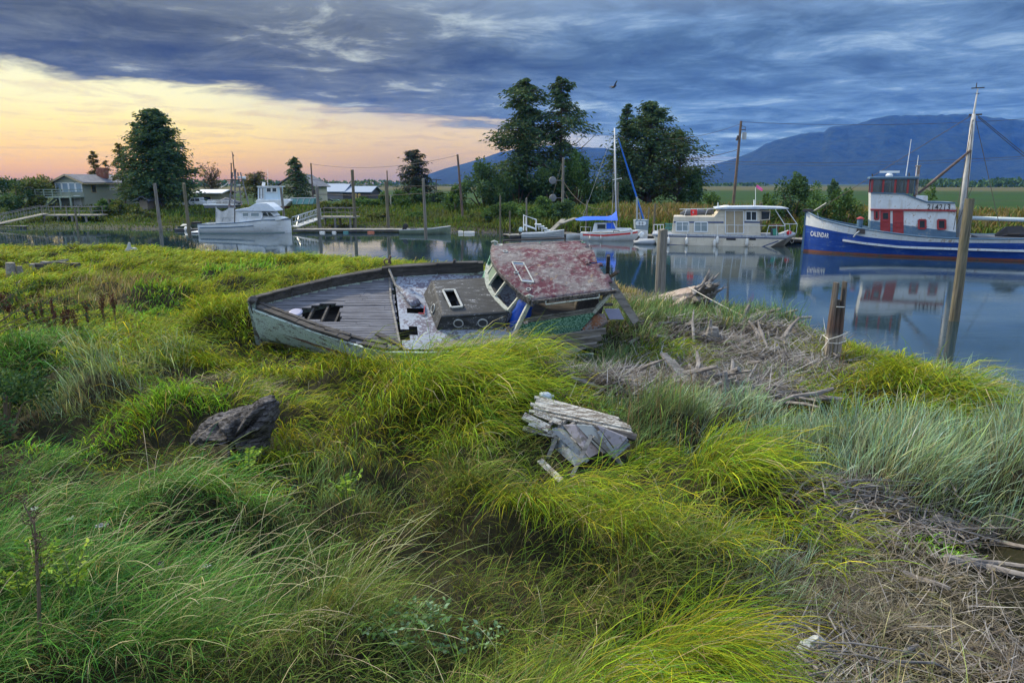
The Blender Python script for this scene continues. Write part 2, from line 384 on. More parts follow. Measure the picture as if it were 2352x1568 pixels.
# ---- mountains and distant hills: ridges standing where they stand, kilometres off
def ridge(name, prof, Y, depth, mat_, label, seed):
    """prof: picture points of the skyline, taken at distance Y; the slope comes down towards us over depth metres"""
    top = [W(a, b, Y) for a, b in prof]; P = []
    for a, b in zip(top[:-1], top[1:]):
        n = max(2, int((b - a).length / (Y * .006)))
        P += [a.lerp(b, i / n) for i in range(n)]
    P.append(top[-1]); P = np.array([list(p) for p in P]); n = len(P); m = 26; V = []
    for j in range(-6, m):
        t = j / (m - 1)
        if j >= 0: z = P[:, 2] * (1 - t) ** 1.25; y = P[:, 1] - t * depth
        else: z = P[:, 2] * (1 + t * 3.2).clip(0) if hasattr(t, 'clip') else P[:, 2] * max(0, 1 + t * 3.8); y = P[:, 1] - t * depth * .6
        x = P[:, 0] * (y / P[:, 1]) if j >= 0 else P[:, 0]
        rough = (fbm(P[:, 0] / (Y * .035) + 7, y / (Y * .05), seed, 4) - .5) * (.46 * np.sin(min(1, max(0, t)) * math.pi)) + (vnoise(P[:, 0] / (Y * .004), y / (Y * .02), seed + 5) - .5) * .022
        V.append(np.c_[x, y, z * (1 + rough) + 0.5])
    V = np.concatenate(V); L = m + 6
    I, J = np.meshgrid(np.arange(L - 1), np.arange(n - 1), indexing='ij')
    F = np.stack([I * n + J, I * n + J + 1, (I + 1) * n + J + 1, (I + 1) * n + J], -1).reshape(-1, 4)
    return tag(np_mesh(name, V, F, mat_, smooth=True), label, None, None, 'structure')
k = NM('forested_slope', .95, .05); q = k.noise(k.co((.02, .02, .02)), 1, 6, .7); q2 = k.noise(k.co((.0016, .0016, .0016)), 1, 4, .6)
c = k.mix(k.ramp(q, [(.35, 0.0), (.7, 1.0)]), (.006, .013, .012), (.026, .042, .026)); c = k.mix(k.ramp(q2, [(.66, 0.0), (.76, .3)]), c, (.06, .06, .05)); k.color(c); k.bump(q, 1.0, 12)
slope = k.m
ridge('mountain', [(1460, 436), (1540, 412), (1570, 402), (1600, 392), (1640, 378), (1695, 362), (1730, 348), (1760, 330), (1800, 317), (1850, 306), (1893, 304), (1905, 293), (1925, 289), (1950, 289), (1990, 279), (2015, 271), (2060, 266), (2130, 265), (2195, 263), (2260, 268), (2330, 275), (2400, 284), (2500, 300), (2650, 340), (2800, 390)], 4600, 1300, slope, 'long blue forested mountain behind the fields', 1)
ridge('mountain', [(900, 432), (960, 412), (985, 400), (1020, 388), (1060, 378), (1100, 366), (1150, 350), (1200, 340), (1260, 334), (1330, 338), (1390, 341), (1440, 352), (1500, 368), (1580, 386), (1680, 404), (1800, 435)], 4800, 1300, slope, 'blue forested mountain behind the tall conifers', 2)
ridge('hills', [(520, 432), (560, 424), (640, 418), (720, 422), (745, 416), (775, 428), (800, 424), (830, 420), (850, 425), (880, 421), (920, 418), (960, 421), (1010, 410), (1060, 418), (1140, 432)], 4900, 700, slope, 'low blue hills along the horizon', 3)

# ================================================================ grasses of the marsh
GREEN = {  # length, spread, lean at the root, lean at the tip, width, heading spread, tip colours, root colour (darkened as shade in the gaps), density
 'S': (.98, .22, 14, 128, .0065, 26, [(.215, .265, .014), (.145, .235, .014), (.280, .265, .022), (.070, .170, .018), (.165, .245, .013)], (.045, .062, .012), 1.0),
 'G': (.52, .30, 22, 104, .0050, 60, [(.045, .165, .022), (.07, .22, .028), (.030, .125, .036), (.10, .21, .036), (.17, .21, .07)], (.020, .048, .012), 1.25),
 'K': (.62, .28, 12, 92, .0052, 60, [(.10, .165, .026), (.15, .19, .045), (.06, .13, .026), (.19, .175, .055), (.14, .215, .026)], (.05, .060, .026), 0.95),
 'B': (.52, .25, 8, 52, .0055, 40, [(.18, .28, .19), (.25, .33, .25), (.13, .22, .14), (.22, .24, .14), (.20, .30, .12)], (.12, .13, .08), 1.05),
 'M': (.55, .30, 6, 60, .0052, 60, [(.09, .18, .06), (.13, .22, .07), (.18, .22, .10), (.08, .15, .07)], (.07, .09, .045), 1.0),
 'T': (.50, .35, 76, 97, .0060, 80, [(.24, .21, .135), (.17, .145, .095), (.33, .30, .21), (.10, .085, .06), (.17, .19, .07)], (.12, .10, .065), 0.5),
 'F': (.58, .25, 14, 118, .0065, 34, [(.25, .29, .022), (.18, .275, .020), (.29, .28, .03), (.115, .22, .018)], (.10, .14, .02), 1.35),
 'D': (.72, .20, 6, 44, .0060, 50, [(.30, .235, .125), (.24, .19, .10), (.15, .18, .05)], (.22, .18, .08), 1.0),
 'H': (.34, .30, 10, 84, .0080, 70, [(.12, .31, .035), (.17, .37, .04), (.22, .33, .04)], (.07, .14, .02), 1.0),
 'R': (.40, .30, 12, 70, .0050, 60, [(.12, .17, .06), (.25, .22, .11)], (.12, .11, .06), 0.06),
 'U': (.35, .30, 70, 95, .0050, 80, [(.15, .17, .06), (.25, .22, .12)], (.12, .11, .06), 0.05)}
CTRL = [  # picture x, y, kind, heading the blades lean to (0 = right, -90 = towards us), length factor
 (60, 600, 'F', 10, .8), (250, 600, 'F', 0, .8), (400, 605, 'F', 0, .8), (700, 612, 'F', -10, .8), (880, 620, 'F', 0, .8), (1040, 618, 'F', 0, .8), (500, 660, 'F', 5, 1), (300, 635, 'F', 10, 1), (640, 650, 'F', -10, 1),
 (130, 575, 'F', 0, .7), (560, 590, 'F', 0, .7), (950, 604, 'F', 0, .6), (420, 580, 'F', 0, .7),
 (40, 665, 'F', 20, .7), (250, 680, 'D', 10, .7), (215, 705, 'D', 0, .6), (20, 712, 'D', 0, .5), (290, 660, 'F', 0, .8), (90, 640, 'F', 0, .7), (190, 630, 'F', 0, .7), (120, 690, 'F', 0, .6), (140, 725, 'F', 0, .6), (170, 655, 'F', 0, .7), (150, 650, 'F', 0, .7),
 (410, 648, 'H', 0, 1), (140, 770, 'H', 0, .55), (60, 765, 'H', 0, .55), (220, 775, 'H', 0, .55), (100, 735, 'F', 0, .45), (210, 740, 'F', 0, .45), (270, 750, 'F', 0, .5), (540, 640, 'H', 0, 1), (330, 700, 'H', 0, 1), (560, 690, 'F', -40, 1),
 (350, 770, 'S', 10, .85), (450, 730, 'S', 20, .9), (520, 770, 'S', -60, .9), (300, 830, 'S', -20, .9), (210, 830, 'G', -60, 1.3), (520, 830, 'S', -120, .9), (400, 800, 'S', -20, .9),
 (290, 880, 'S', -60, .8), (340, 850, 'B', -70, 1.2), (250, 910, 'B', -110, 1.1), (420, 940, 'S', -110, .9), (360, 970, 'H', -60, 1),
 (650, 830, 'S', -90, .85), (600, 870, 'S', -90, .7), (760, 850, 'S', -90, .9), (470, 890, 'T', 0, 1), (540, 895, 'T', 20, 1), (420, 870, 'T', 0, .9),
 (850, 850, 'S', -50, 1), (950, 880, 'S', -30, 1.05), (800, 930, 'S', -40, 1.05), (1000, 970, 'S', -30, 1.1), (1120, 880, 'S', -15, 1), (1160, 960, 'S', -40, 1), (720, 990, 'S', -70, 1), (900, 1040, 'S', -60, 1.05), (680, 930, 'S', 20, .8),
 (1050, 1040, 'S', -70, 1), (640, 1060, 'S', -110, .9), (500, 1090, 'S', -110, .95), (340, 1040, 'S', -110, .8), (430, 1060, 'S', -110, .8), (780, 1090, 'M', -60, 1), (1180, 1060, 'K', -70, 1),
 (1400, 1080, 'S', -20, 1), (1500, 1110, 'S', -20, 1), (1600, 1090, 'S', -25, 1), (1700, 1130, 'S', -40, 1), (1330, 1150, 'S', -80, 1.05), (1450, 1170, 'S', -40, 1.05), (1560, 1180, 'S', -30, 1), (1680, 1210, 'S', -40, 1), (1260, 1190, 'S', -70, 1), (1780, 1190, 'S', -20, .9), (1400, 1250, 'S', -70, .95), (1620, 1270, 'S', -60, .9), (1830, 1260, 'S', -30, .9), (1530, 1300, 'K', -70, 1.1), (1750, 1320, 'B', -30, .9), (1350, 1310, 'K', -80, 1.1),
 (590, 812, 'S', -90, .42), (640, 822, 'S', -90, .45), (700, 826, 'S', -80, .5), (770, 828, 'S', -80, .6), (840, 828, 'S', -70, .6), (575, 790, 'S', -150, .5), (920, 822, 'S', -70, .7), (1180, 812, 'M', -70, .7), (1260, 800, 'M', -60, .55), (1350, 785, 'M', -40, .6),
 (520, 1072, 'S', -100, .42), (580, 1090, 'S', -90, .45), (640, 1060, 'S', -60, .5), (470, 1040, 'S', -110, .42), (540, 1110, 'S', -100, .55), (1290, 1085, 'K', -80, .42), (1340, 1100, 'S', -60, .42), (1300, 1125, 'S', -80, .5), (1380, 1108, 'S', -50, .42), (1430, 1085, 'S', -30, .42), (1450, 1060, 'S', -20, .45), (1230, 1000, 'K', -70, .55), (1250, 1050, 'K', -80, .55),
 (1560, 722, 'M', 60, .5), (1600, 728, 'M', 60, .55), (1640, 725, 'M', 60, .6), (1880, 826, 'M', 60, .5), (1940, 832, 'M', 60, .55), (1910, 838, 'R', 60, .55),
 (60, 900, 'G', 0, 1), (100, 990, 'G', -30, .8), (200, 960, 'G', 0, .8), (220, 1010, 'H', -30, 1), (60, 1080, 'G', 0, 1), (200, 1100, 'G', -30, 1), (330, 1130, 'G', -30, 1), (100, 1190, 'G', 20, 1), (300, 1220, 'G', 10, 1), (450, 1220, 'G', 0, 1), (150, 1350, 'G', 15, 1.1), (400, 1310, 'G', 10, 1.1), (600, 1300, 'G', 0, 1), (300, 1450, 'G', 10, 1.1), (550, 1480, 'G', 10, 1.1), (750, 1500, 'K', 0, 1), (560, 1180, 'G', -40, 1.1), (680, 1190, 'M', -60, 1), (700, 1380, 'G', 0, 1), (60, 1500, 'G', 0, 1.1),
 (800, 1250, 'K', -50, 1), (930, 1200, 'K', -70, 1.05), (1060, 1250, 'K', -60, 1), (1000, 1400, 'K', -60, 1), (1200, 1340, 'K', -60, 1), (1330, 1400, 'K', -60, 1), (1480, 1420, 'K', -50, 1), (900, 1500, 'K', -30, .9), (1150, 1520, 'K', -40, .9), (1400, 1520, 'K', -50, .9), (1080, 1130, 'K', -70, 1), (850, 1380, 'K', -40, 1), (1250, 1250, 'K', -70, 1),
 (1600, 1490, 'S', -60, .75), (1680, 1530, 'S', -40, .7), (1480, 1545, 'S', -50, .75), (1560, 1560, 'S', -50, .8), (1300, 1480, 'K', -50, 1),
 (1250, 820, 'M', -60, 1), (1100, 830, 'S', -80, .7), (1380, 800, 'M', 30, 1), (1450, 750, 'M', 20, .9), (1530, 720, 'M', 10, .9), (1480, 690, 'D', 10, .4), (1300, 870, 'M', -20, 1), (1520, 980, 'M', -30, 1), (1470, 1010, 'M', -40, 1), (1590, 1010, 'B', -30, .9), (1610, 830, 'S', -10, .8), (1700, 740, 'M', 60, 1), (1660, 730, 'M', 60, 1),
 (1700, 980, 'B', 20, 1), (1850, 970, 'B', 30, 1), (1960, 1020, 'B', 20, 1), (2080, 1040, 'B', 10, 1.1), (2200, 1090, 'B', 10, 1.15), (2310, 1070, 'B', 10, 1.1), (2330, 930, 'B', 60, 1), (2250, 890, 'B', 60, 1), (1800, 1070, 'B', 100, .9), (1870, 1130, 'B', 60, 1), (2020, 1120, 'B', 20, 1), (2150, 1150, 'B', 0, 1), (1760, 1040, 'K', 20, .9), (2320, 1150, 'B', 0, 1),
 (1900, 900, 'S', 20, .8), (2000, 880, 'S', -150, .95), (2120, 890, 'S', -160, .95), (2060, 940, 'S', -20, .9), (2200, 960, 'S', -20, .95), (2290, 1000, 'S', -20, .9), (1980, 830, 'F', 20, .8), (1870, 790, 'F', 100, .9), (1840, 800, 'F', 120, .9), (2130, 850, 'F', 30, .8), (1930, 960, 'S', 30, .7),
 (1760, 1560, 'R', 0, 1), (1800, 1530, 'T', 0, .9), (1860, 1590, 'T', -30, 1), (1770, 1620, 'R', -30, 1), (2000, 1590, 'T', -30, 1), (2200, 1600, 'T', -40, 1), (2340, 1600, 'R', -40, 1), (2500, 1400, 'U', -40, 1), (2500, 1200, 'B', -40, 1), (1740, 1430, 'K', -40, .8), (1800, 1400, 'B', -40, .7),
 (1920, 1200, 'R', 0, 1), (2020, 1200, 'R', 0, 1), (1950, 1290, 'T', -40, .9), (1900, 1380, 'T', -50, 1.1), (2000, 1360, 'T', -30, 1.1), (1850, 1480, 'T', -40, 1), (1960, 1500, 'R', 0, 1), (2080, 1480, 'T', -30, 1), (2200, 1520, 'T', -50, 1), (2100, 1290, 'U', 0, 1), (2150, 1230, 'H', 0, .4), (2250, 1330, 'U', 0, 1), (2310, 1420, 'U', 0, 1), (2280, 1260, 'U', 0, 1), (2180, 1420, 'T', -30, .9), (2320, 1540, 'R', 0, 1),
 (1450, 890, 'R', 0, 1), (1540, 880, 'R', 0, 1), (1620, 780, 'R', 0, 1), (1720, 785, 'R', 0, 1), (1780, 775, 'R', 0, 1), (1700, 840, 'R', 0, 1), (1830, 850, 'R', 0, 1), (1640, 890, 'R', 0, 1), (1730, 900, 'R', 0, 1), (1780, 862, 'B', 90, .75), (1400, 905, 'R', 0, 1), (1560, 760, 'M', 0, .8)]
_cp = []
for a, b, t, hd, lf in CTRL:
    q = G(a, b, 1.0); _cp.append((math.log(math.hypot(q.x, q.y)), math.atan2(q.x, q.y), 'SGKBMTFDHRU'.index(t), hd, lf))
_cp = np.array(_cp)
def zone(x, y):
    """nearest kind of growth to each place, with ragged borders"""
    wx = x + 1.0 * (fbm(x * .8, y * .8, 21) - .5) * np.minimum(1.4, y * .08); wy = y + 1.2 * (fbm(x * .8 + 31, y * .8, 22) - .5) * np.minimum(1.6, y * .08)
    lr, an = np.log(np.hypot(wx, wy)), np.arctan2(wx, wy)
    idx = np.empty(len(x), int)
    for i in range(0, len(x), 20000):
        d = ((lr[i:i + 20000, None] - _cp[None, :, 0]) * 1.35) ** 2 + (an[i:i + 20000, None] - _cp[None, :, 1]) ** 2
        idx[i:i + 20000] = d.argmin(1)
    return idx
def blade_mesh(root, head, L, th0, th1, wid, c0, c1, seg, twist, floor=None):
    n = len(root); s_ = np.linspace(0, 1, seg + 1)
    th = th0[:, None] + (th1 - th0)[:, None] * s_[None] ** 1.25
    mid = (th[:, 1:] + th[:, :-1]) / 2; ds = (L / seg)[:, None]
    hz_ = np.c_[np.zeros(n), np.cumsum(np.sin(mid) * ds, 1)]; vz = np.c_[np.zeros(n), np.cumsum(np.cos(mid) * ds, 1)]
    cx, cy = np.cos(head)[:, None], np.sin(head)[:, None]
    X = root[:, 0:1] + hz_ * cx; Y = root[:, 1:2] + hz_ * cy; Z = root[:, 2:3] + np.maximum(vz, .015 + .02 * s_[None])
    prof = np.array([.8] + [1.0] * (seg - 1) + [.12]) if seg > 2 else np.array([1, .9, .15])[:seg + 1]
    sx, sy = np.cos(head + math.pi / 2 + twist)[:, None], np.sin(head + math.pi / 2 + twist)[:, None]
    hw = wid[:, None] * prof[None] / 2
    V = np.empty((n, seg + 1, 2, 3), np.float32)
    V[:, :, 0, 0] = X - sx * hw; V[:, :, 0, 1] = Y - sy * hw; V[:, :, 0, 2] = Z
    V[:, :, 1, 0] = X + sx * hw; V[:, :, 1, 1] = Y + sy * hw; V[:, :, 1, 2] = Z + hw * .5
    b = (np.arange(n) * (seg + 1) * 2)[:, None] + (np.arange(seg) * 2)[None]
    F = np.stack([b, b + 1, b + 3, b + 2], -1).reshape(-1, 4)
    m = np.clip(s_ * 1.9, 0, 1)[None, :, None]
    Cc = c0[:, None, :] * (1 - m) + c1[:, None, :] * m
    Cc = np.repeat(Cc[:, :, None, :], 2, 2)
    return V.reshape(-1, 3), F, Cc.reshape(-1, 3)
EXCL = []     # (polygon xy) places where nothing grows through
def inside(x, y, poly):
    r = np.zeros(len(x), bool); n = len(poly)
    for i in range(n):
        (x0, y0), (x1, y1) = poly[i], poly[(i + 1) % n]
        if y0 == y1: continue
        c_ = ((y0 > y) != (y1 > y)) & (x < (x1 - x0) * (y - y0) / (y1 - y0) + x0); r ^= c_
    return r
EXCL.append([(q.x, q.y) for q in (G(592, 795, .9), G(750, 812, .8), G(900, 822, .8), G(1180, 800, .8), G(1400, 770, .8), G(1440, 700, .8))] + [(3.0, 20.0), (-1, 19.6), (-4, 18.8), (-6.3, 17.1)])
EXCL.append([(q.x, q.y) for q in (G(445, 1020), G(500, 1040), G(545, 1078), G(610, 1070), G(640, 1010), G(632, 985), G(470, 985))])
EXCL.append([(q.x, q.y) for q in (G(1240, 1010), G(1290, 1075), G(1340, 1100), G(1420, 1082), G(1450, 1040), G(1430, 1000), G(1400, 985), G(1290, 985))])
leaf_m = {k: leafy(n_, (1, 1, 1), t_) for k, n_, t_ in (('S', 'sedge_blade', .34), ('B', 'grass_blade', .25))}
GNAME = {'S': ('sedge', 'yellow green sedge combed over in waves'), 'G': ('meadow_grass', 'dark green meadow grass'), 'K': ('rough_grass', 'olive rough grass with dry blades'), 'B': ('spike_grass', 'blue grey upright spike grass'),
         'M': ('marsh_grass', 'mid green upright marsh grass'), 'T': ('straw', 'flattened straw coloured grass'), 'F': ('field_grass', 'yellow green grass of the far marsh'), 'D': ('dry_grass', 'tan seeding grass'), 'H': ('short_grass', 'bright green short grass'),
         'R': ('sparse_grass', 'sparse grass among driftwood'), 'U': ('mud_grass', 'thin grass on mud')}
DENS = 1500.0
def grow():
    NB = 26
    r = np.geomspace(3.2, 60, 400); dens = DENS * (5 / r) ** 1.30 / NB
    w_ = dens * r * 1.72; cum = np.r_[0, np.cumsum((w_[1:] + w_[:-1]) / 2 * np.diff(r))]
    n = int(cum[-1]); u = rng.random(n) * cum[-1]; rad = np.interp(u, cum, r); an = (rng.random(n) - .5) * 1.72
    cx, cy = rad * np.sin(an), rad * np.cos(an)
    dn = sdist(cx, cy, NS); ok = dn < .35; cx, cy, rad = cx[ok], cy[ok], rad[ok]
    zi = zone(cx, cy); kind = _cp[zi, 2].astype(int); n = len(cx)
    swirl = (fbm(cx * .55, cy * .55, 41) - .5) * 2.6
    head = np.radians(_cp[zi, 3]) + swirl + rng.normal(0, .22, n)
    mo = mound(cx, cy) * flat_mask(cx, cy) + .45 * (1 - flat_mask(cx, cy)); e_ = .12
    gxm = (mound(cx + e_, cy) - mound(cx - e_, cy)) / (2 * e_); gym = (mound(cx, cy + e_) - mound(cx, cy - e_)) / (2 * e_)
    lfac = _cp[zi, 4] * np.where(kind == 6, .72 + .36 * mo, .46 + .72 * mo) * rng.uniform(.82, 1.18, n)
    keep = rng.random(n) < np.where(np.isin(kind, [0, 1, 2]), .10 + 1.5 * np.clip(mo - .12, 0, 1), 1.0)
    hv0 = np.c_[np.cos(head), np.sin(head)] - .55 * np.c_[gxm, gym]; head = np.arctan2(hv0[:, 1], hv0[:, 0])
    cj = rng.normal(1, .13, (n, 1)) * (1 + (fbm(cx * .35, cy * .35, 61)[:, None] - .5) * .5)
    hue = rng.normal(0, .08, n) + (fbm(cx * .5, cy * .5, 63) - .5) * .3
    for ki, kk in enumerate('SGKBMTFDHRU'):
        Lb, Lv, a0, a1, wd, hs, tips, rootc, dm = GREEN[kk]
        sel = np.where((kind == ki) & keep & (rng.random(n) < max(.03, min(1, dm))))[0]
        if not len(sel): continue
        per = int(NB * max(1, dm) * (1.0 if kk not in 'TU' else 1.3)); m = np.repeat(sel, per); N = len(m)
        sg = np.where(rad[m] > 18, .30, .17) * (.8 + .02 * rad[m])
        ox, oy = rng.normal(0, 1, N) * sg, rng.normal(0, 1, N) * sg
        x, y = cx[m] + ox, cy[m] + oy
        bad = sdist(x, y, NS) > .45
        for pg in EXCL: bad |= inside(x, y, pg)
        x, y, m, ox, oy, sg = (q[~bad] for q in (x, y, m, ox, oy, sg)); N = len(m)
        z = ground_h(x, y) - .03
        radial = np.arctan2(oy, ox)
        hv = np.c_[np.cos(head[m]) + .55 * np.cos(radial) * np.hypot(ox, oy) / sg, np.sin(head[m]) + .55 * np.sin(radial) * np.hypot(ox, oy) / sg]
        hd = np.arctan2(hv[:, 1], hv[:, 0]) + rng.normal(0, math.radians(hs), N)
        L = Lb * lfac[m] * np.clip(rng.normal(1, Lv, N), .35, 1.6)
        t0 = np.radians(np.clip(rng.normal(a0, 9, N), 0, 95)); t1 = np.radians(np.clip(rng.normal(a1, 20, N), 10, 150))
        wid = wd * rng.uniform(.55, 1.25, N) * np.maximum(.72, (rad[m] / 7.5) ** .92)
        pick = rng.integers(0, len(tips), N); tc_ = np.array(tips)[pick]; dead = rng.random(N) < (.02 if kk == 'F' else .07); tc_[dead] = np.array([(.30, .25, .13), (.20, .15, .07), (.36, .31, .19)])[rng.integers(0, 3, dead.sum())]; hd = hd + dead * rng.normal(0, 1.0, N); c1 = tc_ * cj[m] * np.exp(rng.normal(-.04, .34, (N, 1))); c1[:, 0] *= 1 + hue[m] * .8; c1[:, 2] *= 1 - hue[m]
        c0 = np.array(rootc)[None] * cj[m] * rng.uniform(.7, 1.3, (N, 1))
        near = rad[m] < 13
        Vs, Fs, Cs, off = [], [], [], 0
        for msk, sgm in ((near, 5), (~near, 3)):
            if not msk.any(): continue
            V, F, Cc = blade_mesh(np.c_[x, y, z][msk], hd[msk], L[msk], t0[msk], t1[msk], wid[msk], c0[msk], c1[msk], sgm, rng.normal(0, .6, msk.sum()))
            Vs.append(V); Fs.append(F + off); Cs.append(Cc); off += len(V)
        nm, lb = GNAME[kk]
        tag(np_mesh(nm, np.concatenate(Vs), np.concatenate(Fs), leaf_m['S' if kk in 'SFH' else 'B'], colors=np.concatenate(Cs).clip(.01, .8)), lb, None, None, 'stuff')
grow()

# ================================================================ the wrecked boat in the grass
grey_wood = wood('grey_weathered_wood', (.075, .07, .068), (.30, .29, .28))
dark_wood = wood('dark_wet_wood', (.022, .022, .024), (.11, .105, .105))
drift_m = wood('driftwood', (.050, .047, .048), (.25, .245, .25), grain=(3, 3, 12), c3=(.16, .13, .11))
brown_pile = wood('piling_wood', (.10, .085, .06), (.36, .32, .25), grain=(9, 9, .7), c3=(.09, .10, .06))
deck_wood = wood('deck_planks', (.022, .024, .032), (.22, .232, .275), grain=(1.0, 26, 8), c3=(.055, .055, .075), bump=.8)
canvas = paint('pale_blue_canvas', (.27, .315, .40), (.10, .095, .13), .44, .7, 1.7, .35, .4)
trunk_paint = paint('black_cabin_paint', (.045, .050, .058), (.34, .36, .40), .10, .75, 2.2, .5, .5, stretch=(1.5, 4, 4))
k = NM('maroon_roof', .85, .15); a1 = k.noise(k.co(), 1.5, 6, .65); a2 = k.noise(k.co(), 9, 6, .75); a3 = k.noise(k.co((3, 4, 3), rot=(0, 0, .4)), 2.5, 6, .7)
c = k.mix(k.ramp(a1, [(.42, 0.0), (.56, 1.0)]), (.135, .122, .132), (.085, .030, .046)); c = k.mix(k.ramp(a2, [(.50, 0.0), (.64, .85)]), c, (.24, .24, .25)); c = k.mix(k.ramp(a3, [(.56, 0.0), (.64, .9)]), c, (.045, .04, .045)); c = k.mix(k.ramp(k.noise(k.co(), 4, 4), [(.62, 0.0), (.70, .75)]), c, (.27, .20, .12))
k.color(c); k.bump(k.math('ADD', a2, a3), .8, .03); roof_m = k.m
hull_green = paint('peeling_green_hull', (.44, .56, .53), (.13, .125, .115), .36, .75, 1.6, .35, .6, stretch=(1, 5, 5))
k = NM('speckled_green', .7, .2); a1 = k.noise(k.co(), 26, 3, .7); a2 = k.noise(k.co(), 1.6, 4)
c = k.mix(k.ramp(a1, [(.45, 0.0), (.60, 1.0)]), (.028, .115, .072), (.24, .44, .36)); c = k.mix(k.ramp(a2, [(.55, 0.0), (.75, .7)]), c, (.03, .08, .06)); k.color(c); k.bump(a1, .4, .01); speckle = k.m
cream = paint('worn_cream_frame', (.46, .50, .47), (.16, .19, .16), .36, .7, 3, .3, .3, stretch=(3, 3, 3))
white_trim = paint('dull_white_trim', (.36, .39, .40), (.17, .17, .17), .3, .6, 5)
tarp_m = plain('blue_plastic', (.012, .06, .36), .35, 0, .35, 3)
lilac = plain('grey_violet_board', (.27, .29, .45), .6, 0, .2, 6)
void_shade = plain('dark_void', (.012, .013, .012), .95)

boat = thing('wrecked_boat', 'derelict wooden boat heeled over in the grass, rotten deck and maroon wheelhouse roof', 'boat', (-6.52, 17, 1.99), rot=(R(24), 0, 0))
def curve_at(P, s): return float(np.interp(s, [p[0] for p in P], [p[1] for p in P]))
NEAR_E = [(0, 0), (.15, -.12), (.86, -.53), (1.79, -1.06), (3.06, -1.66), (3.61, -1.84), (4.5, -1.86), (5.6, -1.80), (6.66, -1.62), (8.0, -1.40), (8.5, -1.15)]
FAR_E = [(0, 0), (.15, .07), (.72, .36), (1.82, .90), (3.25, 1.38), (4.5, 1.52), (5.75, 1.60), (7.5, 1.55), (8.5, 1.25)]
ss = [0, .15, .45, .86, 1.3, 1.79, 2.4, 3.06, 3.61, 4.5, 5.6, 6.66, 7.4, 8.0, 8.5]
rings = []
for s_ in ss:
    a, b = curve_at(NEAR_E, s_), curve_at(FAR_E, s_); q = min(1, s_ / 2.6); kx = -.11 * (1 - q)
    dep = 1.18 - .1 * q
    rings.append([Vector((s_ + (kx if i else 0), t, n)) for i, (t, n) in enumerate([(b, .05), (b * (.92 + .05 * q), -.4 * dep), (b * (.62 + .28 * q), -.75 * dep), (.02, -dep), (a * (.62 + .28 * q), -.75 * dep), (a * (.90 + .06 * q), -.4 * dep - .2 * max(0, s_ - 6.4)), (a, -.28 * max(0, s_ - 6.4))])])
h = MB(); h.loft(rings, closed=False, cap=False)
hull = h.build('hull', hull_green, boat, smooth=False)
sol = hull.modifiers.new('shell', 'SOLIDIFY'); sol.thickness = .05; sol.offset = 1
f = MB(); f.loft([[Vector((s_, curve_at(FAR_E, s_) * .85, -.52)), Vector((s_, curve_at(NEAR_E, s_) * .85, -.52))] for s_ in ss[1:]], closed=False, cap=False); f.build('bilge', dark_wood, boat)
# planking seams on the bow: each visible strake a slightly proud board
st = MB()
for r0, r1 in ((.04, .30), (.32, .56), (.60, .84)):
    for i in range(1, 9):
        pts = []
        for s_, rr in ((ss[i], r0), (ss[i + 1], r0), (ss[i + 1], r1), (ss[i], r1)):
            a = curve_at(NEAR_E, s_); q = min(1, s_ / 2.6); dep = 1.18 - .1 * q
            n_ = -rr * .75 * dep; m_ = np.interp(rr, [0, .53, 1], [1, .90 + .06 * q, .62 + .28 * q]); kx = -.11 * (1 - q) * min(1, rr * 3)
            pts.append(Vector((s_ + kx, a * m_ - .030 + random.uniform(-.006, .006), n_)))
        if random.random() < .93: st.panel(*pts, .028)
st.build('strake', hull_green, boat)
rail = MB()
for i in range(1, 8):
    q0, q1 = ss[i], ss[i + 1]; f0 = lambda s_: Vector((s_, curve_at(NEAR_E, s_) * (.90 + .06 * min(1, s_ / 2.6)) - .055, -.40 * (1.18 - .1 * min(1, s_ / 2.6))))
    rail.beam(f0(q0), f0(q1), .06, .075)
rail.build('rubbing_strake', wood('rusty_rubbing_strake', (.06, .035, .03), (.16, .10, .085)), boat)
sm = MB(); sm.beam((.0, -.02, .22), (-.10, -.02, -1.2), .15, .17, up=(1, 0, 0)); sm.beam((-.05, -.02, .20), (-.17, -.02, -1.2), .07, .06, up=(1, 0, 0)); sm.build('stem_post', paint('stem_paint', (.26, .33, .32), (.07, .06, .055), .5, .8, 3), boat, bevel=.01)
cap = MB(); cap.tube([(.05, -.02, .16), (.0, -.02, .25), (.02, -.05, .30)], [.12, .10, .03], 8, jit=.2); cap.tube([(-.03, -.1, .24), (-.02, -.13, .02), (0, -.15, -.12)], .018, 6); cap.build('stem_head', dark_wood, boat)

HOLE = [(1.22, -.18), (1.49, .06), (1.95, .14), (2.22, 0), (2.35, -.67), (1.43, -.57)]
dk = MB(); nst = 34
for i in range(nst):
    t0 = -1.86 + 3.40 * i / nst; t1 = t0 + 3.40 / nst - .014; tm = (t0 + t1) / 2
    P = NEAR_E if tm < 0 else FAR_E
    s_in = next((x / 100 for x in range(8, 400, 2) if abs(curve_at(P, x / 100)) > abs(tm) + .04), None)
    s_end = 3.40 + (.87 - tm) * .20 + random.uniform(-.03, .03)
    if s_in is None or s_in > s_end - .1: continue
    segs = [(s_in, s_end)]
    xs = [x / 40 for x in range(40, 110) if inside(np.array([x / 40]), np.array([tm]), HOLE)[0]]
    if xs: segs = [(s_in, min(xs) + random.uniform(-.06, .05)), (max(xs) + random.uniform(-.05, .06), s_end)]
    for a, b in segs:
        while b - a > .05:
            e = min(b, a + random.uniform(.8, 2.2)); dz = random.uniform(-.008, .008)
            dk.box(((a + e) / 2 - .003, tm, -.02 + dz), (e - a - .006, t1 - t0, .035), Euler((random.uniform(-.02, .02), 0, 0))); a = e
dk.build('foredeck', deck_wood, boat)
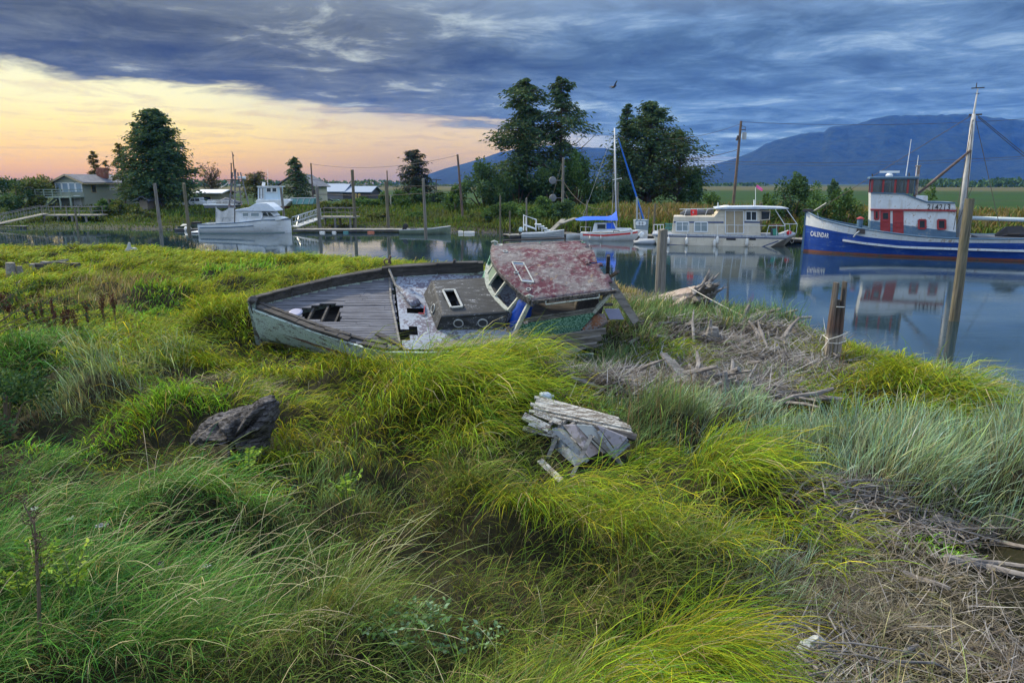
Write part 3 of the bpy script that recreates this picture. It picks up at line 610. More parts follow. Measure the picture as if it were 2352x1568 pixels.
# hole: splintered frames
hm_ = MB()
for s_ in (1.45, 1.8, 2.15): hm_.beam((s_, -.7, -.13), (s_ + .05, .25, -.11), .05, .09)
hm_.build('deck_beam', dark_wood, boat)
dsc = MB(); dsc.lathe((1.13, -.29, .0), [(.0, -.01), (.165, -.01), (.17, .015), (.13, .03), (0, .032)], 18); dsc.build('deck_plate', plain('lavender_plate', (.22, .24, .36), .6, .2, .25), boat)
bm_ = MB(); bm_.beam((3.23, 1.36, .015), (3.42, .3, .02), .05, .03); bm_.beam((3.42, .3, .02), (3.93, -1.72, .015), .05, .03); bm_.build('deck_edge_batten', grey_wood, boat)
sd = MB()
gx = np.linspace(0, 1, 16)
def canv(s_, t): return Vector((s_, t, .005 + .02 * math.sin(s_ * 5 + t * 4) * math.sin(t * 3)))
rows = []
for t in np.linspace(1.50, -1.80, 30):
    s0 = 3.46 + (.87 - t) * .20; s0 = max(s0, 3.44); rows.append([(s0 + (6.9 - s0) * u, t) for u in gx])
for i in range(29):
    for j in range(15):
        c4 = [rows[i][j], rows[i][j + 1], rows[i + 1][j + 1], rows[i + 1][j]]; cx_, cy_ = sum(p[0] for p in c4) / 4, sum(p[1] for p in c4) / 4
        if cy_ > curve_at(FAR_E, cx_) or cy_ < curve_at(NEAR_E, cx_): continue
        if math.hypot((cx_ - 4.12) / .16, (cy_ + .18) / .14) < 1 or math.hypot((cx_ - 4.04) / .16, (cy_ + 1.15) / .26) < 1: continue
        sd.add([canv(*p) for p in c4], [(0, 1, 2, 3)])
sd.build('side_deck', canvas, boat, smooth=True, weld=True)
hl = MB(); hl.beam((4.32, -.05, .03), (4.34, -.38, .03), .02, .03); hl.beam((4.34, -.38, .03), (4.20, -.36, .03), .02, .03); hl.build('hole_trim', plain('red_trim', (.28, .03, .05), .6), boat)
# far bulwark, near rail
bw = MB()
for i in range(len(ss) - 4):
    a, b = ss[i], ss[i + 1]
    if a >= 5.75: break
    b = min(b, 5.75); hh = .22 + .10 * min(1, a / 4)
    p, q = Vector((a, curve_at(FAR_E, a) + .02, 0)), Vector((b, curve_at(FAR_E, b) + .02, 0))
    j0 = Vector((0, random.uniform(-.02, .02), random.uniform(-.03, .01))); bw.beam(p + Vector((0, 0, hh / 2)), q + Vector((0, 0, hh / 2)), .05, hh); bw.beam(p + j0 + Vector((0, 0, hh + .02)), q + j0 + Vector((0, 0, hh + .02)), random.uniform(.09, .14), .05)
bw.build('bulwark', dark_wood, boat, bevel=.012)
nr_ = MB()
for i in range(1, 8):
    a, b = ss[i], ss[i + 1]; p, q = Vector((a, curve_at(NEAR_E, a) + .03, .04)), Vector((b, curve_at(NEAR_E, b) + .03, .04))
    if i == 6: q = p.lerp(q, .45)
    nr_.beam(p, q, .12, .09 + random.uniform(-.02, .02)); nr_.beam(p + Vector((0, .12, .0)), q + Vector((0, .14, 0)), .07, .12)
nr_.beam((2.05, -1.10, .09), (3.2, -1.5, .02), .07, .05); nr_.beam((3.3, -1.25, .07), (3.9, -1.62, .03), .12, .04)
nr_.build('near_rail', dark_wood, boat)
cl2 = MB(); cl2.beam((4.95, 1.55, .33), (5.0, 1.55, .45), .08, .06); cl2.build('rail_peg', dark_wood, boat)
cl = MB(); cl.tube([(3.22 + .09 * math.cos(a), 1.40, .46 + .09 * math.sin(a)) for a in np.linspace(0, 6.28, 13)], .02, 5, False); cl.beam((3.25, 1.40, .44), (3.32, 1.42, .64), .06, .05); cl.build('mooring_ring', plain('rusty_iron', (.12, .085, .075), .8, .3), boat)
spr = MB(); spr.tube([(3.26, 1.30, .30), (3.5, .75, .14), (4.10, -.02, .07)], [.03, .035, .04], 7); spr.build('spar', grey_wood, boat)
sp2 = MB(); sp2.tube([(3.52, .78, .12), (3.75, .48, .10), (4.05, .06, .09), (4.14, -.05, .08)], [.03, .09, .15, .11], 9, squash=.6, jit=.12); sp2.build('rolled_sail', canvas, boat, smooth=True)

# ---- trunk cabin
tb = [Vector(p) for p in ((4.26, .52, 0), (4.73, -1.0, 0), (6.30, -1.0, 0), (6.0, .72, 0))]
tt = [Vector(p) for p in ((4.49, .52, .42), (4.88, -1.04, .42), (6.42, -.86, .42), (5.92, .66, .42))]
T_ = MB()
HQ = [Vector(p) for p in ((4.80, .01, .44), (5.09, .03, .44), (5.33, -.72, .44), (5.06, -.76, .44))]
for i in range(4): T_.panel(tb[i], tb[(i + 1) % 4], tt[(i + 1) % 4], tt[i], .03)
T_.build('cabin_side', trunk_paint, boat)
tp = MB()
def trunk_top(u, v):
    p = tt[0].lerp(tt[1], v).lerp(tt[3].lerp(tt[2], v), u); p.z += .035 * math.sin(math.pi * v) ; return p
nu, nv = 22, 22
hq2 = [(p.x, p.y) for p in HQ]
for i in range(nu):
    for j in range(nv):
        c4 = [trunk_top(-.02 + 1.04 * a / nu, -.02 + 1.04 * b / nv) for a, b in ((i, j), (i + 1, j), (i + 1, j + 1), (i, j + 1))]
        m_ = sum(c4, Vector()) / 4
        if inside(np.array([m_.x]), np.array([m_.y]), hq2)[0]: continue
        tp.add(c4, [(0, 1, 2, 3)])
o = tp.build('cabin_top', trunk_paint, boat, smooth=True, weld=True); q = o.modifiers.new('thick', 'SOLIDIFY'); q.thickness = .03
hf = MB(); hf.ring(*[p + Vector((0, 0, .03)) for p in HQ], .05, .045); hf.build('hatch_frame', white_trim, boat, bevel=.006)
vo = MB(); vo.panel(*[p + Vector((0, 0, -.30)) for p in HQ], .02); vo.build('hatch_shade_sheet', void_shade, boat)  # near-black sheet below the hatch, painted-in shade of the cabin interior
for p, ax in (((4.58, -.43, .22), 'f'), ((5.24, -1.035, .20), 'n'), ((5.82, -1.03, .21), 'n')):
    pr = MB(); p = Vector(p); u, v = (Vector((.27, -.96, 0)), Vector((.38, .1, .92))) if ax == 'f' else (Vector((1, 0, 0)), Vector((0, -.05, 1)))
    pr.tube([p + u * .11 * math.cos(a) + v * .11 * math.sin(a) for a in np.linspace(0, 2 * math.pi, 25)], .017, 6, False)
    prt = pr.build('porthole', white_trim, boat, smooth=True)
    pg = MB(); w_ = u.cross(v).normalized(); pg.prism([p + u * .11 * math.cos(a) + v * .11 * math.sin(a) - w_ * .004 for a in np.linspace(0, 2 * math.pi, 20, endpoint=False)], w_ * .010); pg.build('pane', glass('dull_port', (.02, .022, .022), .3), prt)

# ---- wheelhouse, leaning aft
def FRONT(u, n):            # u 0 = far corner, 1 = near corner
    a = Vector((5.74 + .40 * n, 1.32, n)); b = Vector((6.46 + .46 * n, -1.16, n)); p = a.lerp(b, u); p.x -= .30 * math.sin(math.pi * u); return p
def ROOFP(u, v):
    a = Vector((6.02, 1.36, 1.02)).lerp(Vector((6.94, -1.34, 1.05)), u); a.x -= .36 * math.sin(math.pi * u)
    b = Vector((8.36, 1.36, 1.12)).lerp(Vector((8.88, -1.30, 1.33)), u)
    p = a.lerp(b, v); p.z += .13 * math.sin(math.pi * u); return p
N_ = 14
lw = MB()
for i in range(N_):
    u0, u1 = i / N_, (i + 1) / N_
    if u0 > .80: continue
    lw.panel(FRONT(u0, .02), FRONT(u1, .02), FRONT(u1, .42), FRONT(u0, .42), .04)
lw.build('front_panel', speckle, boat)
sl = MB(); sl.loft([[FRONT(u, .40) + Vector((dx, 0, dz)) for dx, dz in ((-.06, -.05), (.06, -.05), (.06, .06), (-.06, .06))] for u in np.linspace(.0, .87, 16)]); sl.build('window_sill', cream, boat)
hd_ = MB(); hd_.loft([[FRONT(u, 1.0) + Vector((dx + .10, 0, dz)) for dx, dz in ((-.05, -.05), (.04, -.05), (.04, .05), (-.05, .05))] for u in np.linspace(0, 1, 16)]); hd_.build('window_head', cream, boat)
for u in (.0, .19, .41, .62, .86): m = MB(); m.beam(FRONT(u, .42), FRONT(min(u + .02, 1), 1.0) + Vector((.08, 0, 0)), .065, .055, up=(1, 0, 0)); m.build('window_post', cream, boat)
gp = MB()
for u0, u1 in ((.03, .17), (.22, .39)): gp.panel(FRONT(u0, .46) + Vector((.02, 0, 0)), FRONT(u1, .46) + Vector((.02, 0, 0)), FRONT(u1, .97) + Vector((.07, 0, 0)), FRONT(u0, .97) + Vector((.07, 0, 0)), .008)
gp.build('window_infill', plain('interior_green', (.13, .19, .14), .55, 0, .35, 5), boat)  # green-grey panels stand in for the interior wall seen through open windows
nw = MB(); nt_ = -1.2
nw.panel((6.52, nt_ + .02, -.12), (8.05, nt_ + .02, .00), (8.50, nt_, .70), (6.69, nt_, .38), .045); nw.build('side_panel', speckle, boat)
bd = MB(); bd.beam((6.70, nt_ - .03, .37), (8.52, nt_ - .03, .71), .05, .05); bd.beam((6.74, nt_ - .035, .45), (8.53, nt_ - .035, .79), .035, .035); bd.build('sill_trim', wood('sill_black', (.02, .02, .02), (.30, .30, .28), grain=(6, 14, 14)), boat)
ps = MB(); ps.beam((6.50, nt_ - .02, -.15), (6.96, nt_ - .02, 1.02), .13, .09, up=(1, 0, 0)); ps.build('corner_post', cream, boat, bevel=.01)
ps = MB(); ps.beam((8.42, nt_ - .02, .66), (8.82, nt_ - .02, 1.27), .11, .08, up=(1, 0, 0)); ps.build('corner_post', cream, boat, bevel=.01)
fw = MB(); fw.panel((5.76, 1.30, .0), (8.0, 1.30, .0), (8.34, 1.30, .62), (5.96, 1.30, .45), .04); fw.beam((5.90, 1.3, .45), (6.1, 1.33, 1.03), .08, .08); fw.beam((8.2, 1.3, .6), (8.36, 1.33, 1.1), .08, .08); fw.beam((7.1, 1.3, .5), (7.25, 1.33, 1.08), .06, .06); fw.build('far_side_panel', speckle, boat)
fl = MB(); fl.box((7.3, .05, -.05), (1.9, 2.4, .05)); fl.panel((8.1, -1.15, -.02), (8.1, 1.25, -.02), (8.55, 1.25, .75), (8.55, -1.15, .75), .03); fl.build('wheelhouse_floor', dark_wood, boat)
rf = MB(); nu, nv = 26, 22
for i in range(nu):
    for j in range(nv):
        u, v = (i + .5) / nu, (j + .5) / nv
        if v > .86 + .05 * math.sin(u * 40) and .33 < u < .56 and v > .80 + abs(u - .5) * .6: continue
        if v > .955 and random.random() < .25: continue
        rf.add([ROOFP(a / nu, b / nv) for a, b in ((i, j), (i + 1, j), (i + 1, j + 1), (i, j + 1))], [(0, 1, 2, 3)])
o = rf.build('roof', roof_m, boat, smooth=True, weld=True); q = o.modifiers.new('thick', 'SOLIDIFY'); q.thickness = .05; q.offset = -1
re_ = MB()
for p0, p1 in (((0, 0), (1, 0)), ((1, 0), (1, 1)), ((0, 0), (0, 1))):
    n_ = 14
    for i in range(n_):
        a = ROOFP(p0[0] + (p1[0] - p0[0]) * i / n_, p0[1] + (p1[1] - p0[1]) * i / n_); b = ROOFP(p0[0] + (p1[0] - p0[0]) * (i + 1) / n_, p0[1] + (p1[1] - p0[1]) * (i + 1) / n_)
        dz = Vector((0, 0, -.045)); re_.beam(a + dz, b + dz, .05, .085)
re_.beam(ROOFP(.86, 0) + Vector((-.03, 0, -.1)), ROOFP(1.0, .04) + Vector((-.02, -.06, -.06)), .03, .16)
re_.build('roof_edge', paint('roof_edge_paint', (.14, .13, .13), (.035, .035, .035), .5, .8, 3), boat)
fp = MB(); fp.panel(ROOFP(.40, .84) + Vector((0, 0, .05)), ROOFP(.57, .84) + Vector((0, 0, .03)), ROOFP(.57, .96) + Vector((0, -.02, .0)), ROOFP(.42, .97) + Vector((0, 0, .14)), .02); fp.panel(ROOFP(.36, .80) + Vector((0, 0, .02)), ROOFP(.60, .84) + Vector((0, 0, .02)), ROOFP(.60, .875) + Vector((0, 0, .05)), ROOFP(.36, .83) + Vector((0, 0, .07)), .015); fp.build('roof_flap', roof_m, boat)
def on_roof(s_, t):
    u = (1.36 - t) / 2.70
    a, b = ROOFP(u, 0).x, ROOFP(u, 1).x; return ROOFP(u, (s_ - a) / (b - a))
sk = [on_roof(*q) for q in ((6.52, .13), (6.80, .05), (7.03, -.78), (6.76, -.71))]
o_ = MB(); o_.ring(*[p + Vector((0, 0, .012)) for p in sk], .03, .03); skf = o_.build('skylight', white_trim, boat, bevel=.005)
o_ = MB(); o_.panel(*[p + Vector((0, 0, .006)) for p in sk], .012); o_.build('skylight_pane', plain('skylight_glass', (.13, .18, .27), .35), skf)
for s_, t in ((6.35, .75), (6.62, -.35), (6.9, -1.0)): o_ = MB(); p = on_roof(s_, t); o_.tube([p + Vector((.05 * math.cos(a), .05 * math.sin(a), .02)) for a in np.linspace(0, 6.28, 11)], .014, 5, False); o_.build('roof_vent', white_trim, boat)
for p in (ROOFP(.0, .02), ROOFP(.97, .02)):
    cl = MB(); cl.tube([p + Vector((-.08, 0, .05)), p + Vector((0, 0, .09)), p + Vector((.09, -.02, .05))], .022, 6); cl.tube([p + Vector((0, 0, -.02)), p + Vector((0, 0, .09))], .03, 6); cl.tube([p + Vector((.0, .0, .05)), p + Vector((.06, -.07, -.12))], .015, 5); cl.build('roof_cleat', cream, boat)
hr = MB(); a, b = ROOFP(1, .18) + Vector((.0, -.07, -.11)), ROOFP(1, .80) + Vector((0, -.07, -.11)); hr.tube([a + Vector((0, .05, .06)), a, b, b + Vector((0, .05, .06))], .018, 6); hr.build('grab_rail', cream, boat, smooth=True)
fr = MB(); a, b = ROOFP(0, .12) + Vector((0, .0, .09)), ROOFP(0, .80) + Vector((0, 0, .09)); fr.tube([a, b], .025, 6); fr.tube([a + Vector((0, 0, -.09)), a], .02, 5); fr.tube([b + Vector((0, 0, -.09)), b], .02, 5); fr.build('roof_rail', dark_wood, boat)
tr = MB(); rr = []
for i, n in enumerate(np.linspace(-.10, .86, 9)):
    r0 = [.20, .24, .26, .25, .25, .22, .23, .18, .05][i]
    rr.append([Vector((6.62 + .40 * n + r0 * math.cos(a) * (.9 + .12 * math.sin(a * 3 + i)), -.80 + r0 * 1.1 * math.sin(a) * (.9 + .15 * math.cos(2 * a + i * 1.3)), n)) for a in np.linspace(0, 2 * math.pi, 16, endpoint=False)])
tr.loft(rr); tag(tr.build('tarpaulin', tarp_m, boat, smooth=True), 'blue plastic tarpaulin bundled in the doorway')
stk = MB(); stk.box((6.84, nt_ - .052, .40), (.10, .008, .05), Euler((0, -.18, 0))); stk.box((6.85, nt_ - .056, .36), (.09, .008, .02), Euler((0, -.18, 0))); stk.build('sticker', paint('sticker_white', (.6, .6, .58), (.5, .1, .06), .4, .6, 12), boat)
# ---- broken side planking and aft ruin
lp = MB()
for i, (z0, z1) in enumerate(((.02, .36), (-.10, .20), (-.22, .05))): lp.beam((6.62 + .06 * i, -1.42 - .06 * i, z0 - .12), (8.72 - .1 * i, -1.38 - .06 * i, z1 - .12), .06, .15 - .02 * i, up=(0, 0, 1))
lp.beam((4.7, -1.72, .06), (6.72, -1.52, .05), .24, .05); lp.beam((5.3, -1.88, -.04), (6.66, -1.60, .0), .06, .13)
lp.beam((7.2, -1.9, -.42), (8.5, -1.35, -.02), .20, .05, up=(0, -.5, 1)); lp.beam((6.7, -1.6, -.05), (6.62, -1.55, .14), .12, .10)
lp.build('side_plank', grey_wood, boat)
af = MB(); af.beam((8.25, -1.05, -.05), (8.66, -.95, .74), .07, .08); af.beam((8.62, -1.0, .72), (8.9, -.85, .62), .05, .06); af.beam((8.70, -.9, 1.02), (8.62, -.8, .2), .06, .06); af.beam((8.95, .4, .1), (8.86, .2, 1.35), .08, .10); af.beam((8.8, .2, .6), (9.05, -.3, 1.2), .08, .07); af.build('broken_frame', dark_wood, boat)
ab = MB(); ab.beam((8.80, -.62, 1.10), (9.48, -1.02, .22), .16, .05, up=(0, -.7, .5)); ab.beam((8.88, -.5, 1.02), (9.50, -.90, .20), .14, .05, up=(0, -.7, .5)); ab.build('leaning_plank', grey_wood, boat)
vb = MB(); vb.panel((8.70, -.95, .56), (9.06, -.93, .54), (9.20, -.98, .28), (8.84, -1.0, .30), .02); vb.build('loose_board', lilac, boat)
an = MB(); an.panel((8.0, -1.1, -.5), (8.45, -1.0, -.6), (8.45, 1.0, -.3), (8.0, 1.2, -.3), .04); an.panel((8.45, -1.0, -.9), (8.45, 1.0, -.9), (8.5, 1.05, -.1), (8.5, -.95, -.55), .05); an.build('transom', grey_wood, boat)
eng = MB(); eng.tube([(8.3, -1.1, .05), (8.5, -1.05, .28), (8.75, -1.0, .34)], [.2, .22, .12], 9, jit=.25); eng.build('debris_heap', paint('rusty_heap', (.20, .19, .20), (.17, .075, .04), .5, .8, 4), boat)

# ================================================================ driftwood, planks, pilings on the near bank
def loc(px, py, z=None):
    p = G(px, py, 1.0)
    for _ in range(4): p = G(px, py, gz(p.x, p.y) if z is None else z)
    return p
flaky = paint('flaking_white_paint', (.52, .53, .52), (.13, .115, .10), .55, .8, 2.2, .35, .8, stretch=(1.4, 7, 7))
ply = paint('blue_grey_plywood', (.17, .205, .235), (.10, .11, .12), .35, .8, 1.8, .3, .3)
pp = thing('broken_deck_section', 'heap of broken boat deck with flaking white boards over blue grey plywood', 'wreckage', loc(1340, 1050))
base = pp.location.copy()
def wl(px, py, z): return G(px, py, z) - base
A_, B_, C_, D_ = wl(1215, 902, 1.62), wl(1425, 958, 1.50), wl(1458, 992, 1.38), wl(1203, 940, 1.55)
sl_ = MB()
for i in range(7):
    v0, v1 = i / 7, (i + .90) / 7; e0, e1 = random.uniform(0, .12), random.uniform(.90, 1.02)
    q = [A_.lerp(B_, e0).lerp(D_.lerp(C_, e0), v0), A_.lerp(B_, e1).lerp(D_.lerp(C_, e1), v0), A_.lerp(B_, e1).lerp(D_.lerp(C_, e1), v1), A_.lerp(B_, e0).lerp(D_.lerp(C_, e0), v1)]
    dz = Vector((0, 0, random.uniform(-.02, .02))); sl_.panel(*[p + dz for p in q], .03)
rc = (math.atan2((B_ - A_).y, (B_ - A_).x))
sl_.build('top_planks', flaky, pp)
cv = MB(); cv.loft([[p + Vector((0, 0, z)) for p in (C_.lerp(B_, 0), C_.lerp(B_, .5), C_.lerp(B_, 1))] for z in (-.02, -.10)], closed=False, cap=False); cv.tube([D_.lerp(C_, .55) + Vector((0, -.02, -.06)), D_.lerp(C_, .8) + Vector((0, -.03, -.05)), C_ + Vector((.02, -.02, -.09))], [.03, .05, .06], 7, jit=.3); cv.build('broken_edge', dark_wood, pp)
rb = MB()
for i in range(7):
    u = .30 + i * .085; p = D_.lerp(C_, u); rb.beam(p + Vector((.10, .14, -.03)), p + Vector((-.10, -.10, -.09)), .045, .05)
rb.build('frame_rib', grey_wood, pp)
for k_, (pv_, mt_) in enumerate([([(1268, 985, 1.33), (1292, 980, 1.38), (1352, 1052, 1.06), (1322, 1072, 1.0), (1266, 1022, 1.10)], 0), ([(1294, 980, 1.40), (1322, 979, 1.42), (1380, 1040, 1.12), (1354, 1054, 1.08)], 1), ([(1324, 979, 1.43), (1360, 982, 1.43), (1412, 1040, 1.14), (1384, 1044, 1.12)], 0), ([(1372, 984, 1.44), (1440, 1012, 1.30), (1434, 1032, 1.16), (1416, 1040, 1.15)], 1)]):
    pl_ = MB(); pl_.prism([wl(*q) + Vector((0, .02 * (k_ % 2), .012 * k_)) for q in pv_], (.01, .05, .0)); pl_.build('plywood_sheet', ply if mt_ == 0 else paint('violet_grey_ply_%d' % k_, (.20, .20, .245), (.09, .09, .095), .4, .8, 2, .35, .3), pp)
bx = MB()
for a, b, w_ in (((1272, 985, 1.40), (1350, 1060, 1.02), .07), ((1355, 1000, 1.38), (1424, 1062, 1.05), .05), ((1405, 1040, 1.15), (1440, 1008, 1.30), .06), ((1412, 1046, 1.10), (1444, 1018, 1.22), .06), ((1375, 990, 1.42), (1408, 1036, 1.18), .05)):
    bx.beam(wl(*a), wl(*b), w_, .035, up=(0, -1, .4))
bx.build('frame_batten', paint('batten_blue', (.17, .20, .24), (.09, .09, .09), .3, .8, 4), pp)
for a, b, w_ in (((1358, 1001, 1.44), (1312, 1095, .98), .055), ((1202, 955, 1.50), (1262, 985, 1.36), .12), ((1202, 984, 1.30), (1340, 1016, 1.22), .075), ((1215, 972, 1.42), (1268, 994, 1.30), .07), ((1228, 948, 1.5), (1290, 972, 1.42), .08), ((1362, 1004, 1.42), (1428, 1066, 1.02), .05), ((1280, 1000, 1.30), (1258, 1052, .98), .06), ((1290, 1105, .98), (1240, 1058, 1.04), .09)):
    q = MB(); q.beam(wl(*a), wl(*b), w_, .05, up=(0, -.8, .6)); q.build('loose_plank', flaky if w_ > .06 else grey_wood, pp)
fb = thing('plastic_jug', 'pale grey plastic jug lying behind the broken boards', 'jug', G(1253, 910, 1.55))
q = MB(); q.lathe((0, 0, 0), [(0, -.10), (.06, -.10), (.075, -.06), (.075, .04), (.045, .09), (.02, .11), (0, .11)], 12, 'x'); jm = plain('grey_plastic', (.42, .48, .58), .5); q.build('body', jm, fb, smooth=True)
q = MB(); q.lathe((.12, 0, 0), [(0, -.012), (.026, -.012), (.026, .02), (0, .02)], 10, 'x'); q.build('cap', plain('jug_cap', (.2, .25, .35), .5), fb)

# gnarled stump
k = NM('bark_of_stump', .9, .15); v = k.co((2.0, 2.0, 10), rot=(0, .35, 0)); a1 = k.noise(v, 2.4, 9, .72, 1.2); a2 = k.noise(k.co(), 14, 5, .7)
k.color(k.mix(k.ramp(a1, [(.40, 0.0), (.64, 1.0)]), (.016, .015, .016), k.mix(a2, (.10, .096, .10), (.30, .295, .32)))); k.bump(k.math('ADD', k.math('MULTIPLY', a1, 1.5), a2), 1.0, .06); stump_m = k.m
OUT = [(448, 1008), (462, 985), (478, 968), (495, 956), (515, 951), (536, 948), (566, 939), (584, 929), (598, 922), (614, 918), (627, 923), (631, 934), (628, 953), (626, 972), (620, 992), (612, 1012), (608, 1042), (598, 1060), (580, 1064), (556, 1056), (545, 1040), (538, 1012), (520, 1006), (508, 1004), (498, 992), (486, 992), (470, 1004)]
spos = loc(565, 1058); st = thing('tree_stump', 'dark gnarled driftwood stump lying in long grass', 'stump', spos)
Yd = spos.y; cen = W(562, 985, Yd)
ou = [W(a, b, Yd) for a, b in OUT]; rings = []
for j in range(15):
    ph = math.pi * (j / 14 - .5); rr = max(.03, math.cos(ph)) ** .55; dd = .40 * math.sin(ph); ring = []
    for i, p in enumerate(ou):
        for hf_ in (0, .5):
            p_ = p.lerp(ou[(i + 1) % len(ou)], hf_); d = (p_ - cen)
            e = rr * (1.06 + .10 * (fbm(np.array([i * .5 + hf_ + 3.1]), np.array([j * .7]), 77)[0] - .5) * 2 + .05 * math.sin(p_.z * 40 + j * 2.0 + p_.x * 9))
            ring.append(cen + d * e + Vector((0, dd * (1 + .3 * math.sin(i * 1.7)), 0)) - spos)
    rings.append(ring)
q = MB(); q.loft(rings); o = q.build('stump_body', stump_m, st, smooth=True); o.modifiers.new('sub', 'SUBSURF').render_levels = 3; o.modifiers['sub'].levels = 2; o.modifiers['sub'].subdivision_type = 'CATMULL_CLARK'
tx = bpy.data.textures.new('gnarl', 'CLOUDS'); tx.noise_scale = .10; tx.noise_depth = 5
m = o.modifiers.new('gnarl', 'DISPLACE'); m.texture = tx; m.strength = .075; m.mid_level = .5; m.texture_coords = 'LOCAL'

# root wad of a drifted tree
rp = loc(1560, 712); rw = thing('uprooted_tree', 'weathered driftwood tree with a fan of grey roots beside the water', 'driftwood', rp)
Yr = rp.y
tk = MB(); ax0, ax1 = W(1484, 700, Yr + .25) - rp, W(1598, 678, Yr) - rp
tk.tube([ax0, ax0.lerp(ax1, .35), ax0.lerp(ax1, .7) + Vector((0, 0, .05)), ax1], [.20, .23, .24, .34], 12, jit=.10)
tk.tube([W(1496, 688, Yr - .1) - rp, W(1540, 690, Yr - .15) - rp, W(1570, 690, Yr - .1) - rp], [.12, .14, .1], 9, jit=.15); tk.tube([W(1520, 718, Yr - .4) - rp, W(1550, 706, Yr - .4) - rp, W(1575, 690, Yr - .2) - rp], [.10, .15, .15], 9, jit=.2)
tk.build('trunk', wood('pale_log', (.24, .17, .13), (.55, .46, .40), grain=(2, 9, 9)), rw)
rt = MB(); hub = ax1
for i in range(100):
    a = random.uniform(0, 2 * math.pi); u = Vector((.55, -.15, .75)); v = Vector((.35, .85, -.1)); up_ = max(0, math.sin(a))
    d = u * math.sin(a) * random.uniform(.5, 1.0) + v * math.cos(a) * random.uniform(.6, 1) + Vector((.45, -.25, 0)) * random.uniform(0, 1)
    L = random.uniform(.40, .95) * (1.05 if math.sin(a) > 0 else .75); s0 = hub + Vector((random.uniform(-.1, .3), random.uniform(-.25, .25), random.uniform(-.2, .2)))
    pts = [s0]; 
    for t in range(4): d = d + Vector((random.uniform(-.3, .3), random.uniform(-.3, .3), random.uniform(-.25, .35))); pts.append(pts[-1] + d.normalized() * L / 4)
    r0 = random.uniform(.05, .125); rt.tube(pts, [r0, r0 * 1.0, r0 * .85, r0 * .6, r0 * .2], 7, jit=.28, squash=.6)
for i in range(46):
    a = random.uniform(-.4, 3.5); d = Vector((.55, -.15, .75)) * math.sin(a) + Vector((.35, .85, -.1)) * math.cos(a) + Vector((.3, -.2, 0)); L = random.uniform(.35, .85); s0 = hub + Vector((random.uniform(-.15, .2), random.uniform(-.25, .2), random.uniform(-.25, .2))); r0 = random.uniform(.09, .17); rt.tube([s0, s0 + d.normalized() * L * .6, s0 + d.normalized() * L + Vector((random.uniform(-.1, .1), 0, random.uniform(-.05, .12)))], [r0, r0 * .9, r0 * .35], 8, jit=.3, squash=.7)
rt.build('roots', drift_m, rw)

# pilings standing in the near water and on the near bank
def piling(name, label, px, py, z, tx_, ty_, r, mt, group=None, lean=(0, 0), n=14, top=None):
    b = G(px, py, z); t = W(tx_, ty_, b.y); L = t.z - z + .6
    o = thing(name, label, 'piling', (b.x, b.y, z), group=group); q = MB(); rs = []
    for i in range(9):
        f_ = i / 8; rr = r * (1.05 - .14 * f_); rs.append([Vector((rr * math.cos(a) * (1 + .05 * math.sin(3 * a + i)) + lean[0] * f_, rr * math.sin(a) + lean[1] * f_, -.6 + L * f_ + (random.uniform(-.05, .03) if i == 8 else 0))) for a in np.linspace(0, 2 * math.pi, n, endpoint=False)])
    q.loft(rs); q.build('post', mt, o, smooth=False); return o
wet_pile = wood('tide_marked_pile', (.038, .034, .027), (.19, .17, .13), grain=(10, 10, .6), c3=(.10, .11, .06))
gray_pile = wood('silver_pile', (.052, .048, .044), (.23, .22, .20), grain=(12, 12, .6), c3=(.12, .12, .10))
piling('mooring_piling', 'thick silver grey piling on the near shore in front of the houseboat stern', 1515, 683, .35, 1524, 527, .215, gray_pile)
piling('mooring_piling', 'tall leaning brown piling in the water in front of the blue tug', 2192, 738, -.02, 2222, 457, .17, wet_pile, lean=(-.1, 0))
bp = loc(1911, 826); sp_ = thing('split_piling', 'short split rotten piling bound with rope on the near bank', 'piling', bp)
q = MB()
def shard(x0, w_, ztop, y0=0.0, dep=.12):
    rs = []
    for f_ in np.linspace(0, 1, 8):
        wv = w_ * (1.12 - .35 * f_) ; rs.append([Vector((x0 * (1.15 - .25 * f_) + wv * math.cos(a) * (1 + .12 * math.sin(5 * a + 4 * f_)), y0 + dep * (1.1 - .3 * f_) * math.sin(a), -.3 + (ztop + .3) * f_)) for a in np.linspace(0, 2 * math.pi, 10, endpoint=False)])
    q.loft(rs)
shard(-.105, .070, 1.80); shard(.115, .055, 1.82, .01); shard(.0, .12, 1.22, .03); shard(-.02, .09, 1.40, .04, .07)
k = NM('rotten_pile', .85, .15); sx = k.n('ShaderNodeTexCoord'); sz = k.n('ShaderNodeSeparateXYZ'); k.t.links.new(sx.outputs['Object'], sz.inputs[0]); a1 = k.noise(k.co((14, 14, .9)), 1, 6, .7)
zz = k.math('ADD', sz.outputs[2], k.math('MULTIPLY', a1, .35)); kq = k.ramp(k.math('MULTIPLY', zz, .5), [(.0, (.30, .27, .24)), (.36, (.32, .29, .25)), (.42, (.10, .085, .08)), (.50, (.125, .078, .062)), (.66, (.115, .090, .080)), (.80, (.135, .125, .118))])
k.color(k.mix(k.ramp(a1, [(.4, .75), (.62, 0.0)]), kq, (.03, .026, .024))); k.bump(a1, .9, .04)
q.build('post', k.m, sp_)
rp_m = plain('rope_white', (.5, .49, .45), .8)
